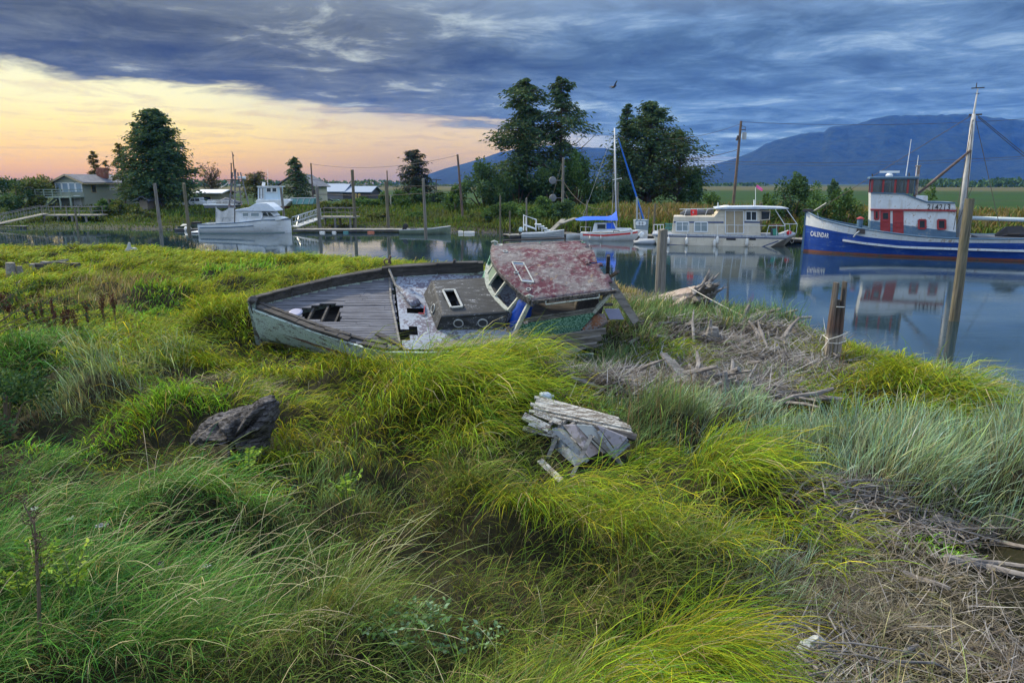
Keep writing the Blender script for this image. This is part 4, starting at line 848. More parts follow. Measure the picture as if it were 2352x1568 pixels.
q = MB(); q.tube([(-.21, -.16, .52), (0, -.20, .60), (.22, -.14, .68), (.22, .15, .66), (-.2, .15, .55), (-.21, -.16, .52)], .012, 5); q.build('rope', rp_m, sp_); q = MB(); q.tube([(-.2, -.16, .44), (.0, -.19, .43), (.2, -.15, .48)], .010, 5); q.build('rope', rp_m, sp_); q = MB(); q.tube([(-.1, -.15, 1.27), (.08, -.14, 1.26)], .012, 5); q.build('wire_band', rp_m, sp_); q = MB(); q.tube([(-.2, -.16, .5), (-.38, -.25, .3), (-.3, -.3, .0)], .010, 5); q.build('rope', rp_m, sp_)
b = loc(1635, 786); ss_ = thing('broken_stub', 'short broken post stub among the reed litter', 'post', b); q = MB(); q.tube([(0, 0, -.2), (0, 0, .2), (.01, 0, .40)], [.19, .17, .15], 9, jit=.15); q.tube([(-.07, 0, .35), (-.06, 0, .6)], [.06, .03], 6); q.build('post', grey_wood, ss_)

# separate sticks and logs
STICKS = [  # pts (px,py,height above ground), radius, label, material, name
 (((1536, 772, .06), (1562, 762, .08), (1590, 754, .12)), .11, 'grey log lying left of the broken stub', drift_m, 'driftwood_log'),
 (((1594, 918, .05), (1640, 889, .15), (1697, 846, .25)), .065, 'long bare branch rising through the reed litter', drift_m, 'driftwood_branch'),
 (((1600, 915, .10), (1655, 880, .30), (1690, 868, .32)), .05, 'thin pale branch crossing the leaning posts', drift_m, 'driftwood_branch'),
 (((1669, 926, .0), (1664, 853, .72)), .075, 'grey stick standing upright among the reed litter', drift_m, 'driftwood_branch'),
 (((1714, 918, .0), (1690, 873, .52)), .05, 'short grey stick tilted to the left in the reed litter', drift_m, 'driftwood_branch'),
 (((1683, 893, .06), (1704, 856, .10), (1745, 835, .12), (1786, 815, .18)), .085, 'long crooked log across the reed litter', grey_wood, 'driftwood_log'),
 (((1628, 804, .06), (1660, 811, .07), (1700, 815, .06)), .09, 'dark log flat on the reed litter', dark_wood, 'driftwood_log'),
 (((1717, 816, .06), (1743, 791, .40)), .035, 'thin stick leaning up from the reed litter', drift_m, 'driftwood_branch'),
 (((1745, 791, .38), (1766, 814, .06)), .04, 'thin stick sloping down right of its twin', drift_m, 'driftwood_branch'),
 (((1650, 938, .05), (1690, 946, .06), (1733, 944, .06), (1770, 925, .05)), .06, 'dark curved branch at the front of the reed litter', dark_wood, 'driftwood_branch'),
 (((1699, 750, .1), (1712, 722, .4), (1722, 700, .62)), .09, 'splintered grey snag standing by the water', grey_wood, 'driftwood_log'),
 (((1702, 750, .10), (1730, 732, .28), (1758, 721, .30)), .10, 'smooth pale log sloping to the waterside', drift_m, 'driftwood_log'),
 (((1768, 742, .0), (1764, 722, .3)), .04, 'small dark peg at the edge of the water', dark_wood, 'driftwood_branch'),
 (((2138, 1200, .05), (2180, 1211, .06), (2230, 1219, .05)), .065, 'pale stripped log on the mud', drift_m, 'driftwood_log'),
 (((2170, 1291, .04), (2260, 1312, .06), (2360, 1333, .05)), .05, 'long pale pole on the bare mud, nearest of two', drift_m, 'driftwood_pole'),
 (((2215, 1300, .08), (2290, 1308, .08), (2360, 1318, .09)), .035, 'slim pole lying just behind the long pale pole', drift_m, 'driftwood_pole'),
 (((2074, 1325, .04), (2130, 1345, .05), (2181, 1362, .05)), .035, 'thin straight stick at the border of straw and mud', drift_m, 'driftwood_branch'),
 (((1947, 1166, .1), (2020, 1171, .14), (2097, 1181, .1)), .04, 'grey stick on the dark reed heap at the right', drift_m, 'driftwood_branch'),
 (((2277, 1250, .04), (2356, 1266, .05)), .03, 'thin stick near the right edge of the mud', drift_m, 'driftwood_branch'),
 (((1834, 1524, .07), (1852, 1506, .11), (1872, 1498, .12), (1900, 1502, .08), (1934, 1507, .04)), .055, 'white bone shaped driftwood knot on flattened straw', white_trim, 'driftwood_knot'),
 (((1864, 1522, .03), (1871, 1575, .03)), .028, 'white stick pointing from the bone shaped driftwood', drift_m, 'driftwood_branch'),
 (((1792, 1474, .05), (1825, 1520, .06), (1858, 1566, .05)), .025, 'thin grey stick slanting past the bone shaped driftwood', drift_m, 'driftwood_branch'),
 (((2070, 1512, .05), (2105, 1492, .05)), .025, 'tiny stick on straw left of the mud', drift_m, 'driftwood_branch')]
for pts, r, lb, mt, nm in STICKS:
    W_ = [loc(a, b) + Vector((0, 0, h_)) if i == 0 or h_ < .2 else None for i, (a, b, h_) in enumerate(pts)]
    for i, (a, b, h_) in enumerate(pts):
        if W_[i] is None:
            p0 = W_[0]; W_[i] = W(a, b, p0.y + .12 * (h_ if nm != 'driftwood_log' else 1))
    fine = [W_[0]]
    for p, q_ in zip(W_[:-1], W_[1:]):
        for t in (.33, .67, 1): fine.append(p.lerp(q_, t) + (Vector((random.uniform(-.3, .3), random.uniform(-.3, .3), random.uniform(-.3, .3))) * r if t < 1 else Vector()))
    o = W_[0]; q = MB(); n_ = len(fine); q.tube([p - o for p in fine], [r * (1.1 - .45 * i / (n_ - 1)) * random.uniform(.9, 1.1) for i in range(n_)], 7, jit=.12)
    ob = q.build(nm, mt); ob.location = o; tag(ob, lb, 'driftwood')
for (a, b, w_, lb) in (((1524, 812, .55), (1594, 905, .05), .17, 'broken grey plank propped up behind the reed litter'), ((1650, 905, .3), (1672, 930, .05), .30, 'short violet grey board under the upright stick')):
    p1 = loc(b[0], b[1]) + Vector((0, 0, b[2])); p0 = W(a[0], a[1], p1.y + (1.0 if w_ < .2 else .3)); q = MB(); q.beam(Vector(), p0 - p1, w_, .045, up=(.5, -1, .3)); q.beam(Vector((.10, .05, 0)), (p0 - p1) * .8 + Vector((.06, .06, 0)), w_ * .7, .04, up=(.3, -1, .3))
    ob = q.build('broken_plank', grey_wood); ob.location = p1; tag(ob, lb, 'plank')
rA, rB = W(1582, 659, Yr - .35), loc(1826, 781) + Vector((0, 0, .1)); q = MB(); q.tube([rA.lerp(rB, t) - rA + Vector((0, 0, -.10 * math.sin(math.pi * t))) for t in np.linspace(0, 1, 9)], .013, 5); q.tube([rA.lerp(rB, .2) - rA + Vector((0, 0, -.05)), rA.lerp(rB, .19) - rA + Vector((0, 0, -.5))], .008, 4)
o = q.build('mooring_rope', rp_m); o.location = rA; tag(o, 'white rope stretched from the root fan across the reed litter', 'rope')
# half buried timbers at the far left
b = loc(130, 628); o = thing('old_timber', 'dark rotten timber baulk lying in the far grass', 'timber', b); q = MB(); Yt = b.y
q.beam(W(72, 614, Yt) - b, W(181, 613, Yt) - b, .3, .34); q.build('beam', dark_wood, o); q = MB(); q.beam(W(102, 604, Yt - .1) - b, W(155, 597, Yt) - b, .18, .07); q.beam(W(96, 602, Yt + .2) - b, W(150, 604, Yt + .1) - b, .18, .07); q.build('plank', grey_wood, o); q = MB(); q.tube([W(76, 622, Yt - .2) - b, W(74, 606, Yt - .2) - b], .10, 8); q.build('post', grey_wood, o)
b = loc(28, 640); o = tag(MB().tube([(0, 0, -.2), (0, 0, .3), (.02, 0, .65)], [.2, .18, .15], 9, jit=.15).tube([(.3, .1, -.2), (.28, .1, .5)], [.12, .10], 8, jit=.15).build('old_stump', grey_wood), 'grey broken post stump at the far left in the grass', 'stump'); o.location = b
b = loc(305, 580); Yt = b.y; o = MB().tube([W(286, 577, Yt) - b, W(296, 572, Yt) - b, W(297, 557, Yt) - b], [.06, .16, .07], 8, jit=.2).tube([W(294, 574, Yt) - b, W(310, 574, Yt) - b, W(328, 579, Yt) - b], [.17, .14, .05], 8, jit=.2).build('driftwood_root', white_trim); o.location = b; tag(o, 'pale forked driftwood at the edge of the far grass', 'driftwood')

# ================================================================ litter of reeds, dock plants, herbs, flowers
def litter(name, label, spots, n, wd, Lr, cols, pile=.10):
    P = []; 
    for (px, py, sx_, sy_, wgt) in spots:
        c_ = G(px, py, 1.0); m = int(n * wgt); P.append(np.c_[c_.x + rng.normal(0, sx_, m), c_.y + rng.normal(0, sy_, m)])
    P = np.concatenate(P); ok = sdist(P[:, 0], P[:, 1], NS) < .4; P = P[ok]; N = len(P)
    z = ground_h(P[:, 0], P[:, 1]) + rng.random(N) ** 2 * pile
    L = rng.uniform(*Lr, N); hd = rng.uniform(0, 2 * math.pi, N) * .6 + rng.normal(.2, .5, N)
    c1 = np.array(cols)[rng.integers(0, len(cols), N)] * rng.uniform(.75, 1.2, (N, 1))
    t0 = np.radians(rng.normal(86, 9, N)); V, F, Cc = blade_mesh(np.c_[P, z], hd, L, t0, t0 + rng.normal(0, .12, N), wd * rng.uniform(.6, 1.5, N), c1 * .8, c1, 2, rng.normal(0, .3, N))
    tag(np_mesh(name, V, F, leaf_m['B'], colors=Cc), label, None, None, 'stuff')
litter('reed_litter', 'bleached reeds and small sticks washed up in a mat', [(1460, 890, 1.0, .5, .22), (1545, 880, .9, .45, .16), (1640, 780, 1.3, .8, .16), (1740, 790, 1.2, .9, .16), (1700, 850, 1.0, .7, .18), (1830, 850, .7, .5, .12), (1660, 905, .8, .35, .14), (1740, 900, .6, .3, .08), (1450, 690, 1.2, .5, .05)],
       24000, .015, (.2, .95), [(.27, .265, .27), (.18, .175, .18), (.38, .37, .375), (.085, .08, .082), (.20, .17, .145)], .20)
litter('twig_litter', 'thin grey twigs and reed bits scattered on the mud', [(1990, 1180, .5, .22, .26), (1950, 1230, .35, .35, .16), (2180, 1215, .5, .16, .14), (1870, 1530, .35, .25, .16), (2330, 1540, .3, .25, .14), (2100, 1340, .8, .5, .14)],
       4200, .008, (.12, .6), [(.30, .28, .27), (.20, .18, .17), (.42, .40, .38), (.11, .095, .085), (.22, .18, .13)], .08)
litter('straw_litter', 'flattened dry straw over the mud', [(1900, 1380, .6, .4, .3), (2000, 1420, .6, .4, .25), (1880, 1490, .4, .3, .15), (2120, 1480, .5, .35, .2), (470, 890, .8, .5, .2), (560, 890, .6, .4, .12), (1950, 1310, .4, .4, .15), (2250, 1330, .8, .5, .03), (2310, 1440, .4, .4, .03)],
       3300, .007, (.12, .45), [(.22, .195, .14), (.15, .135, .10), (.30, .275, .21), (.09, .08, .06)], .05)
def tangle(n):
    q = MB()
    for i in range(n):
        px, py, sx_, sy_ = random.choice([(1460, 892, .9, .45), (1560, 880, .9, .4), (1640, 790, 1.2, .6), (1740, 790, 1.1, .6), (1700, 860, 1.0, .6), (1690, 900, .8, .4), (1830, 850, .6, .35), (1990, 1185, .5, .2), (1720, 740, .8, .4), (2190, 1212, .4, .15), (1860, 1530, .3, .25)])
        p = G(px, py, 1.0); x, y = p.x + random.gauss(0, sx_), p.y + random.gauss(0, sy_); a = random.gauss(.2, .9); L = random.uniform(.25, 1.1); r = random.uniform(.004, .013) if py > 1000 else random.choice((.012, .02, .03, .05)); z = gz(x, y) + .03 + random.random() * .14
        if float(sdist(np.array([x]), np.array([y]), NS)[0]) > -.2: continue
        d = Vector((math.cos(a), math.sin(a), random.gauss(0, .14))) * L / 2; m = Vector((random.gauss(0, .05), random.gauss(0, .05), .02)); c_ = Vector((x, y, z)); q.tube([c_ - d, c_ + m, c_ + d], [r, r * .9, r * .5], 5)
    for i in range(70):
        px, py, sx_, sy_ = random.choice([(1640, 800, .9, .5), (1730, 790, .8, .5), (1690, 860, .8, .5), (1680, 905, .6, .35), (1560, 880, .7, .35), (1720, 745, .6, .4), (1640, 915, .6, .3)])
        p = G(px, py, 1.0); x, y = p.x + random.gauss(0, sx_), p.y + random.gauss(0, sy_); z = gz(x, y); a = random.uniform(-1.2, 1.6); tl = abs(random.gauss(0, .20)); L = random.uniform(.6, 1.7); r = random.uniform(.03, .075)
        if float(sdist(np.array([x]), np.array([y]), NS)[0]) > -.4: continue
        d = Vector((math.cos(a) * math.cos(tl), math.sin(a) * math.cos(tl), math.sin(tl))) * L; c_ = Vector((x, y, z + .04)); q.tube([c_, c_ + d * .35 + Vector((0, 0, random.gauss(.02, .03))), c_ + d * .7 + Vector((random.gauss(0, .04), random.gauss(0, .04), 0)), c_ + d], [r, r * .95, r * .8, r * .45], 7, jit=.2)
    tag(q.build('driftwood_litter', drift_m), 'tangle of small grey driftwood sticks over the reed mat', None, None, 'stuff')
tangle(700)
# tall seed stalks over the dark meadow
def stalks(n):
    X, Y = [], []
    while len(X) < n:
        px, py = random.uniform(-60, 900), random.uniform(1150, 1640); p = G(px, py, 1.0); X.append(p.x); Y.append(p.y)
    x, y = np.array(X), np.array(Y); L = rng.uniform(.7, 1.35, n); c1 = np.array([(.50, .46, .28), (.36, .38, .20), (.28, .36, .14), (.45, .38, .28)])[rng.integers(0, 4, n)]
    V, F, Cc = blade_mesh(np.c_[x, y, ground_h(x, y)], rng.normal(.25, .7, n), L, np.radians(rng.normal(30, 14, n)), np.radians(rng.normal(98, 18, n)), rng.uniform(.003, .0055, n), c1 * .8, c1, 8, rng.normal(0, .5, n))
    tag(np_mesh('seed_stalks', V, F, leaf_m['B'], colors=Cc), 'pale dry seed stalks arching over the dark grass', None, None, 'stuff')
stalks(300)
def rushes():
    P = np.array([(q.x, q.y) for q in (G(random.uniform(1400, 1600), random.uniform(960, 1040), 1.0) for _ in range(70))] + [(q.x, q.y) for q in (G(random.uniform(1850, 2000), random.uniform(830, 900), 1.0) for _ in range(30))]); n = len(P); c1 = np.array([(.16, .10, .06), (.22, .17, .10), (.12, .12, .06)])[rng.integers(0, 3, n)]
    V, F, Cc = blade_mesh(np.c_[P, ground_h(P[:, 0], P[:, 1])], rng.uniform(0, 6.28, n), rng.uniform(.6, 1.0, n), np.radians(rng.normal(4, 3, n)), np.radians(rng.normal(12, 8, n)), rng.uniform(.006, .011, n), c1, c1, 4, rng.normal(0, .5, n)); tag(np_mesh('rush_stems', V, F, leaf_m['B'], colors=Cc), 'thin brown rush stems standing above the grass', None, None, 'stuff')
rushes()
def leaf_faces(C_, N_dir, size, asp, cols, jit=.25):
    """leaf quads: centres C_, rough directions N_dir (long axis), sizes"""
    n = len(C_); d = N_dir + rng.normal(0, jit, (n, 3)); d /= np.linalg.norm(d, axis=1, keepdims=True) + 1e-9
    r_ = rng.normal(0, 1, (n, 3)); s_ = np.cross(d, r_); s_ /= np.linalg.norm(s_, axis=1, keepdims=True) + 1e-9
    L = (size * rng.uniform(.6, 1.3, n))[:, None] if np.ndim(size) == 0 else (size * rng.uniform(.7, 1.2, n))[:, None]
    w_ = L * asp
    V = np.stack([C_ - d * L / 2, C_ + s_ * w_ / 2 - d * L * .05, C_ + d * L / 2, C_ - s_ * w_ / 2 - d * L * .05], 1).reshape(-1, 3)
    F = np.arange(n * 4).reshape(-1, 4); return V, F, np.repeat(cols, 4, 0)
foliage = leafy('foliage', (1, 1, 1), .22); dock_m = leafy('dock_seed', (1, 1, 1), .1)
stem_m = plain('plant_stem', (.10, .075, .05), .8); green_stem = plain('green_stem', (.08, .12, .04), .7)
DOCK = [(11, 735, 48, 'short rust red dock spike at the far left edge'), (23, 738, 44, 'second small dock spike beside the left edge'), (67, 758, 50, 'broad dock spike in front of the tan grass at left'), (103, 770, 80, 'tall thin dock spike under the arching branch'), (118, 786, 48, 'low dock spike leaning among its neighbours'), (133, 793, 90, 'long dark dock spike in the middle of the row'), (154, 790, 60, 'dock spike with bent tip in the middle of the row'), (160, 772, 62, 'dock spike standing close behind the bent one'), (178, 792, 68, 'feathery dock spike right of the middle of the row'), (191, 798, 42, 'small dock spike low in front of the feathery one'), (207, 778, 74, 'full dock spike with grey stem before the tan patch'), (243, 768, 78, 'left of the pair of thickest rusty dock spikes'), (268, 758, 70, 'rightmost rusty dock spike at the end of the row'), (85, 745, 40, 'half hidden dock spike behind the broad one')]
for px, py, hp, lb in DOCK:
    b = loc(px, py); H_ = hp * b.y / FPX * 1.25; o = thing('dock_plant', lb, 'plant', b, group='rusty dock spikes at the left')
    q = MB(); q.tube([(0, 0, -.05), (.01, 0, H_ * .5), (.02, .01, H_)], [.014, .010, .004], 5); 
    ends = []
    for i in range(7):
        z0 = H_ * random.uniform(.35, .75); a = random.uniform(0, 6.3); e = Vector((.09 * math.cos(a), .09 * math.sin(a), z0 + H_ * .25)); q.tube([(0.01, 0, z0), e], [.006, .003], 4); ends.append((Vector((.01, 0, z0)), e))
    q.build('stem', stem_m, o); n = 420; C_ = []
    for i in range(n):
        if random.random() < .5: z0 = H_ * random.uniform(.38, 1.0); C_.append((random.gauss(.01, .022), random.gauss(0, .022), z0))
        else: a, e = random.choice(ends); p = a.lerp(e, random.uniform(.25, 1.1)); C_.append((p.x + random.gauss(0, .016), p.y + random.gauss(0, .016), p.z))
    C_ = np.array(C_); cols = np.array([(.10, .040, .028), (.075, .032, .03), (.15, .065, .04), (.05, .025, .02)])[rng.integers(0, 4, n)]
    V, F, Cc = leaf_faces(C_, np.tile([0, 0, 1.0], (n, 1)), .036, .7, cols, .6); np_mesh('seed_head', V, F, dock_m, o, Cc)
def herb(name, label, cat, b, H_, spread, n, size, asp, cols, group=None, stems=5, updir=.6):
    o = thing(name, label, cat, b, group=group); q = MB(); C_, D_ = [], []
    for i in range(stems):
        a = 6.283 * i / stems + random.uniform(-.4, .4); e = Vector((spread * math.cos(a) * random.uniform(.5, 1), spread * math.sin(a) * random.uniform(.5, 1), H_ * random.uniform(.7, 1)))
        md = e * .5 + Vector((0, 0, H_ * .18)); q.tube([(0, 0, -.03), md, e], [.007, .005, .002], 4)
        for k_ in range(n // stems):
            t = random.uniform(.25, 1.05); p = (md * (t / .5) if t < .5 else md.lerp(e, (t - .5) / .5)); sd_ = random.choice((-1, 1)); dd = Vector((-math.sin(a) * sd_, math.cos(a) * sd_, .25)) + Vector((math.cos(a), math.sin(a), 0)) * .4
            C_.append(p + dd * size * .5); D_.append(dd)
    q.build('stem', green_stem, o); C_ = np.array(C_); D_ = np.array(D_); n_ = len(C_); cols = np.array(cols)[rng.integers(0, len(cols), n_)] * rng.uniform(.8, 1.2, (n_, 1))
    V, F, Cc = leaf_faces(C_, D_, size, asp, cols, .25); np_mesh('leaves', V, F, foliage, o, Cc); return o
for i, (px, py, lb) in enumerate([(560 + 370, 1545, 'bluish silverweed rosette low in the front grass, left of its group'), (1000, 1500, 'pale silverweed rosette with toothed leaves above the others'), (1045, 1560, 'large silverweed rosette at the bottom edge'), (875, 1525, 'leafy silverweed at the left of the group'), (960, 1480, 'small pale silverweed behind the others'), (1110, 1540, 'silverweed rosette at the right of the group')]):
    b = loc(px, py); b.z += .22; herb('silverweed_plant', lb, 'plant', b, .20, .24, 90, .055, .5, [(.16, .28, .13), (.22, .34, .22), (.12, .24, .08)], 'silverweed in the front grass', 7)
for px, py, lb in [(105, 1375, 'bright tansy plant beside the dead stalk'), (180, 1420, 'low bright green tansy right of the dead stalk'), (60, 1440, 'yellow green tansy at the lower left'), (800, 1190, 'bright leafy weed below the stump grass'), (575, 1045 + 80, 'small leafy weed in front of the stump'), (500, 1010 - 40 + 900 - 900, 'green weed left of the stump')]:
    b = loc(px, py); b.z += .18; herb('leafy_weed', lb, 'plant', b, .45, .22, 150, .07, .42, [(.20, .33, .05), (.28, .38, .05), (.13, .26, .04)], None, 6)
for px, py, lb in [(78, 1167, 'single white flower cluster at the left edge of the dark grass'), (160, 1205 - 15, 'small white flower cluster left of the close trio'), (226, 1207, 'left of the three close white flower clusters'), (242, 1202, 'right hand cluster of the three close white flowers'), (236, 1222, 'lowest and widest of the three close white flower clusters'), (470, 1300, 'lone small white flower in the middle of the dark grass')]:
    b = loc(px, py + 40); o = thing('yarrow', lb, 'flower', b, group='white yarrow flowers'); t = W(px, py, b.y) - b; q = MB(); q.tube([(0, 0, 0), t], [.005, .003], 4); q.build('stem', green_stem, o); n = 40; C_ = np.c_[rng.normal(t.x, .022, n), rng.normal(t.y, .022, n), rng.normal(t.z, .006, n)]
    V, F, Cc = leaf_faces(C_, np.tile([1.0, 0, 0], (n, 1)), .018, .9, np.tile([.62, .62, .68], (n, 1)), .8); np_mesh('flower_head', V, F, dock_m, o, Cc)
b = loc(371, 1330); o = thing('thistle', 'purple thistle flower in the dark green grass', 'flower', b); t = W(371, 1297, b.y) - b; q = MB(); q.tube([(0, 0, 0), t], [.006, .004], 4); q.build('stem', green_stem, o); n = 70; C_ = rng.normal(0, .014, (n, 3)) + np.array(t); V, F, Cc = leaf_faces(C_, np.tile([0, 0, 1.0], (n, 1)), .03, .2, np.tile([.30, .06, .55], (n, 1)), .5); np_mesh('flower_head', V, F, dock_m, o, Cc)
b = loc(88, 1520); o = thing('dead_stalk', 'tall dead hogweed stalk with brown umbels at the lower left', 'plant', b); t = W(78, 1190, b.y + .3) - b; q = MB(); q.tube([(0, 0, -.1), t * .5 + Vector((.02, 0, 0)), t], [.018, .013, .006], 6)
um = []
for i in range(5):
    z0 = .55 + .1 * i; e = t * z0 + Vector((random.uniform(-.22, .22), random.uniform(-.15, .15), .16)); q.tube([t * z0, e], [.007, .004], 4); um.append(e)
um.append(t); 
for e in um:
    for j in range(9): a = j * .7; q.tube([e, e + Vector((.06 * math.cos(a), .06 * math.sin(a), .05))], [.003, .002], 3)
q.build('stalk', stem_m, o); C_ = np.concatenate([rng.normal(0, .035, (30, 3)) * [1, 1, .4] + np.array(e + Vector((0, 0, .06))) for e in um]); V, F, Cc = leaf_faces(C_, np.tile([1.0, 0, 0], (len(C_), 1)), .02, .8, np.tile([.07, .05, .04], (len(C_), 1)), .8); np_mesh('umbel', V, F, dock_m, o, Cc)
# bush and arching branch at the left edge
def bush(name, label, cat, b, size, n, leaf, cols, group=None, stems=10, lumps=14, asp=.55, hang=0.0, mat_=None, up=.15):
    """stems plus leaf faces gathered in lumps through the crown's volume"""
    o = thing(name, label, cat, b, group=group); sx_, sy_, sz_ = size; q = MB(); lc = []
    for i in range(lumps):
        a = random.uniform(0, 6.283); rr = math.sqrt(random.random()); z_ = random.uniform(.12, 1) ; wz = math.sin(min(1, .25 + z_ * .75) * math.pi) ** .5 if z_ < .99 else .3
        lc.append(Vector((sx_ * rr * math.cos(a) * wz, sy_ * rr * math.sin(a) * wz, sz_ * z_ * (1 - .25 * rr))))
    for p in lc[:stems]: q.tube([(p.x * .15, p.y * .15, -.1), p * .55 + Vector((0, 0, .1 * sz_)), p], [.02 * sz_, .013 * sz_, .004 * sz_], 5)
    q.build('branches', stem_m, o); m = n // lumps; C_, D_, cl_ = [], [], []
    for p in lc:
        rad = random.uniform(.20, .36); c_ = rng.normal(0, 1, (m, 3)); c_ /= np.linalg.norm(c_, axis=1, keepdims=True); r_ = rng.random((m, 1)) ** .45 * rad
        C_.append(np.array(p) + c_ * r_ * [sx_, sy_, sz_ * .8]); D_.append(c_ * [1, 1, .5] + [0, 0, up - hang]); cl_.append(np.array(cols)[rng.integers(0, len(cols), m)] * random.uniform(.75, 1.25) * rng.uniform(.75, 1.25, (m, 1)))
    C_ = np.concatenate(C_); C_[:, 2] = np.maximum(C_[:, 2], .02); V, F, Cc = leaf_faces(C_, np.concatenate(D_), leaf, asp, np.concatenate(cl_), .45); np_mesh('leaves', V, F, mat_ or foliage, o, Cc); return o
dk_cols = [(.035, .085, .035), (.05, .11, .035), (.028, .065, .035), (.07, .12, .04)]
b = loc(8, 985); bush('shrub', 'dark leafy shrub at the left edge of the near grass', 'shrub', b, (.9, .9, 1.25), 3600, .075, dk_cols)
b = loc(-60, 780); o = thing('arching_branch', 'thin leafy branches arching in from the left edge', 'branch', b)
q = MB(); C_, D_ = [], []
for tgt in ((250, 720), (60, 655), (215, 690), (110, 700), (95, 640), (165, 668)):
    e = W(tgt[0], tgt[1], b.y - .3) - b; md = e * .55 + Vector((0, 0, .22)); pts = [(md * (t / .5) if t < .5 else md.lerp(e, (t - .5) * 2)) for t in np.linspace(0, 1, 9)]; q.tube(pts, [.016 - .0015 * i for i in range(9)], 5)
    for i in range(70): t = random.uniform(3, 8); p = pts[int(t)].lerp(pts[min(8, int(t) + 1)], t % 1); C_.append(p + Vector((random.gauss(0, .05), random.gauss(0, .05), random.gauss(-.05, .06)))); D_.append((.3, 0, -1))
q.build('twigs', stem_m, o); cols = np.array(dk_cols)[rng.integers(0, 4, len(C_))]; V, F, Cc = leaf_faces(np.array(C_), np.array(D_, float), .085, .45, cols, .5); np_mesh('leaves', V, F, foliage, o, Cc)

# ================================================================ boats and docks on the far bank
def rig(name, label, cat, px, py, yaw=0.0, z=0.0, Y=None, group=None):
    """a thing whose local x runs along it; .pick() lays a picture point on its local plane y = const"""
    p = G(px, py, z) if Y is None else W(px, py, Y)
    if Y is not None: p.z = z
    o = thing(name, label, cat, p, R(yaw), group); M_ = Matrix.Rotation(-R(yaw), 3, 'Z')
    c0 = M_ @ (Vector((0, 0, CAM_H)) - p)
    def pick(a, b, y=0.0):
        r = M_ @ ray(a, b); t = (y - c0.y) / r.y; return c0 + r * t
    return o, pick
white_p = paint('white_boat_paint', (.66, .70, .74), (.40, .42, .42), .08, .4, 1.2, .18, .05, streak=(.48, .46, .42))
off_white = paint('cream_boat_paint', (.60, .55, .46), (.38, .33, .26), .12, .5, 1.4, .2, .08, streak=(.38, .31, .22))
tug_blue = paint('tug_blue_paint', (.012, .065, .34), (.10, .16, .30), .16, .45, .9, .35, .1, stretch=(1, 1, 5), streak=(.05, .085, .20))
tug_white = paint('tug_white_paint', (.60, .64, .68), (.36, .30, .26), .16, .5, 1.1, .25, .08, streak=(.38, .30, .22))
steel_blue = paint('steel_blue_paint', (.075, .145, .23), (.16, .19, .22), .16, .5, 1.2, .25, .05)
tug_red = paint('tug_red_paint', (.32, .035, .04), (.16, .05, .05), .2, .5, 2, .3, .1)
rust = paint('rusty_boot_stripe', (.20, .075, .05), (.09, .07, .06), .35, .8, 1.0, .3, .2)
navy = plain('navy_stripe', (.045, .075, .17), .5)
dark_glass = glass('dark_window', (.022, .03, .038), .06); lit_glass = glass('bright_window', (.16, .20, .22), .08)  # lit_glass: light on the panes put into a paler base colour
alu = plain('aluminium', (.42, .45, .48), .4, .5, .15, 3); steel = plain('galvanised_steel', (.30, .33, .36), .5, .4, .2, 3); chrome = plain('white_rail', (.62, .65, .68), .4)
rubber = plain('black_rubber', (.02, .02, .022), .7); fender_m = plain('white_fender', (.60, .60, .58), .5); canvas_w = paint('white_canvas', (.56, .57, .58), (.34, .34, .34), .2, .9, 1.5, .3, .4)
blue_cv = plain('blue_canvas', (.012, .10, .62), .75, 0, .25, 2); dark_dk = plain('dark_deck', (.09, .10, .12), .8, 0, .3, 3); red_p = plain('red_cloth', (.60, .03, .03), .7); pink = plain('pink_cloth', (.65, .10, .28), .7)
dock_wood = wood('dock_planks', (.10, .10, .095), (.30, .30, .28)); ship_wood = wood('mast_wood', (.30, .30, .29), (.52, .53, .54), grain=(6, 6, 1)); iron = plain('dark_iron', (.06, .055, .055), .7, .3, .3)
def lettering(name, text, mt, parent, fn, size, bold=.008):
    """flat letters laid on a surface: fn maps (u, v) to a local point"""
    cu_ = bpy.data.curves.new(name, 'FONT'); cu_.body = text; cu_.size = size; cu_.offset = bold; cu_.space_character = 1.06; cu_.resolution_u = 2
    tmp = bpy.data.objects.new(name, cu_); COL.objects.link(tmp); dg = bpy.context.evaluated_depsgraph_get(); me = bpy.data.meshes.new_from_object(tmp.evaluated_get(dg)); bpy.data.objects.remove(tmp)
    w_ = max(v.co.x for v in me.vertices)
    for v in me.vertices: v.co = fn(v.co.x / w_, v.co.y / size)
    me.name = name; me.materials.clear(); me.materials.append(mt); o = bpy.data.objects.new(name, me); COL.objects.link(o); o.parent = parent; return o
def hull_strip(xs, top, bot, side):
    """outer skin between two lines, both sides; top/bot give (half breadth, z) at x"""
    q = MB()
    for s_ in side: q.loft([[Vector((x, s_ * top(x)[0], top(x)[1])), Vector((x, s_ * (top(x)[0] + bot(x)[0]) / 2 , (top(x)[1] + bot(x)[1]) / 2)), Vector((x, s_ * bot(x)[0], bot(x)[1]))] for x in xs], closed=False, cap=False)
    return q
def itp(P): 
    X_ = [p[0] for p in P]; return lambda x: float(np.interp(x, X_, [p[1] for p in P]))
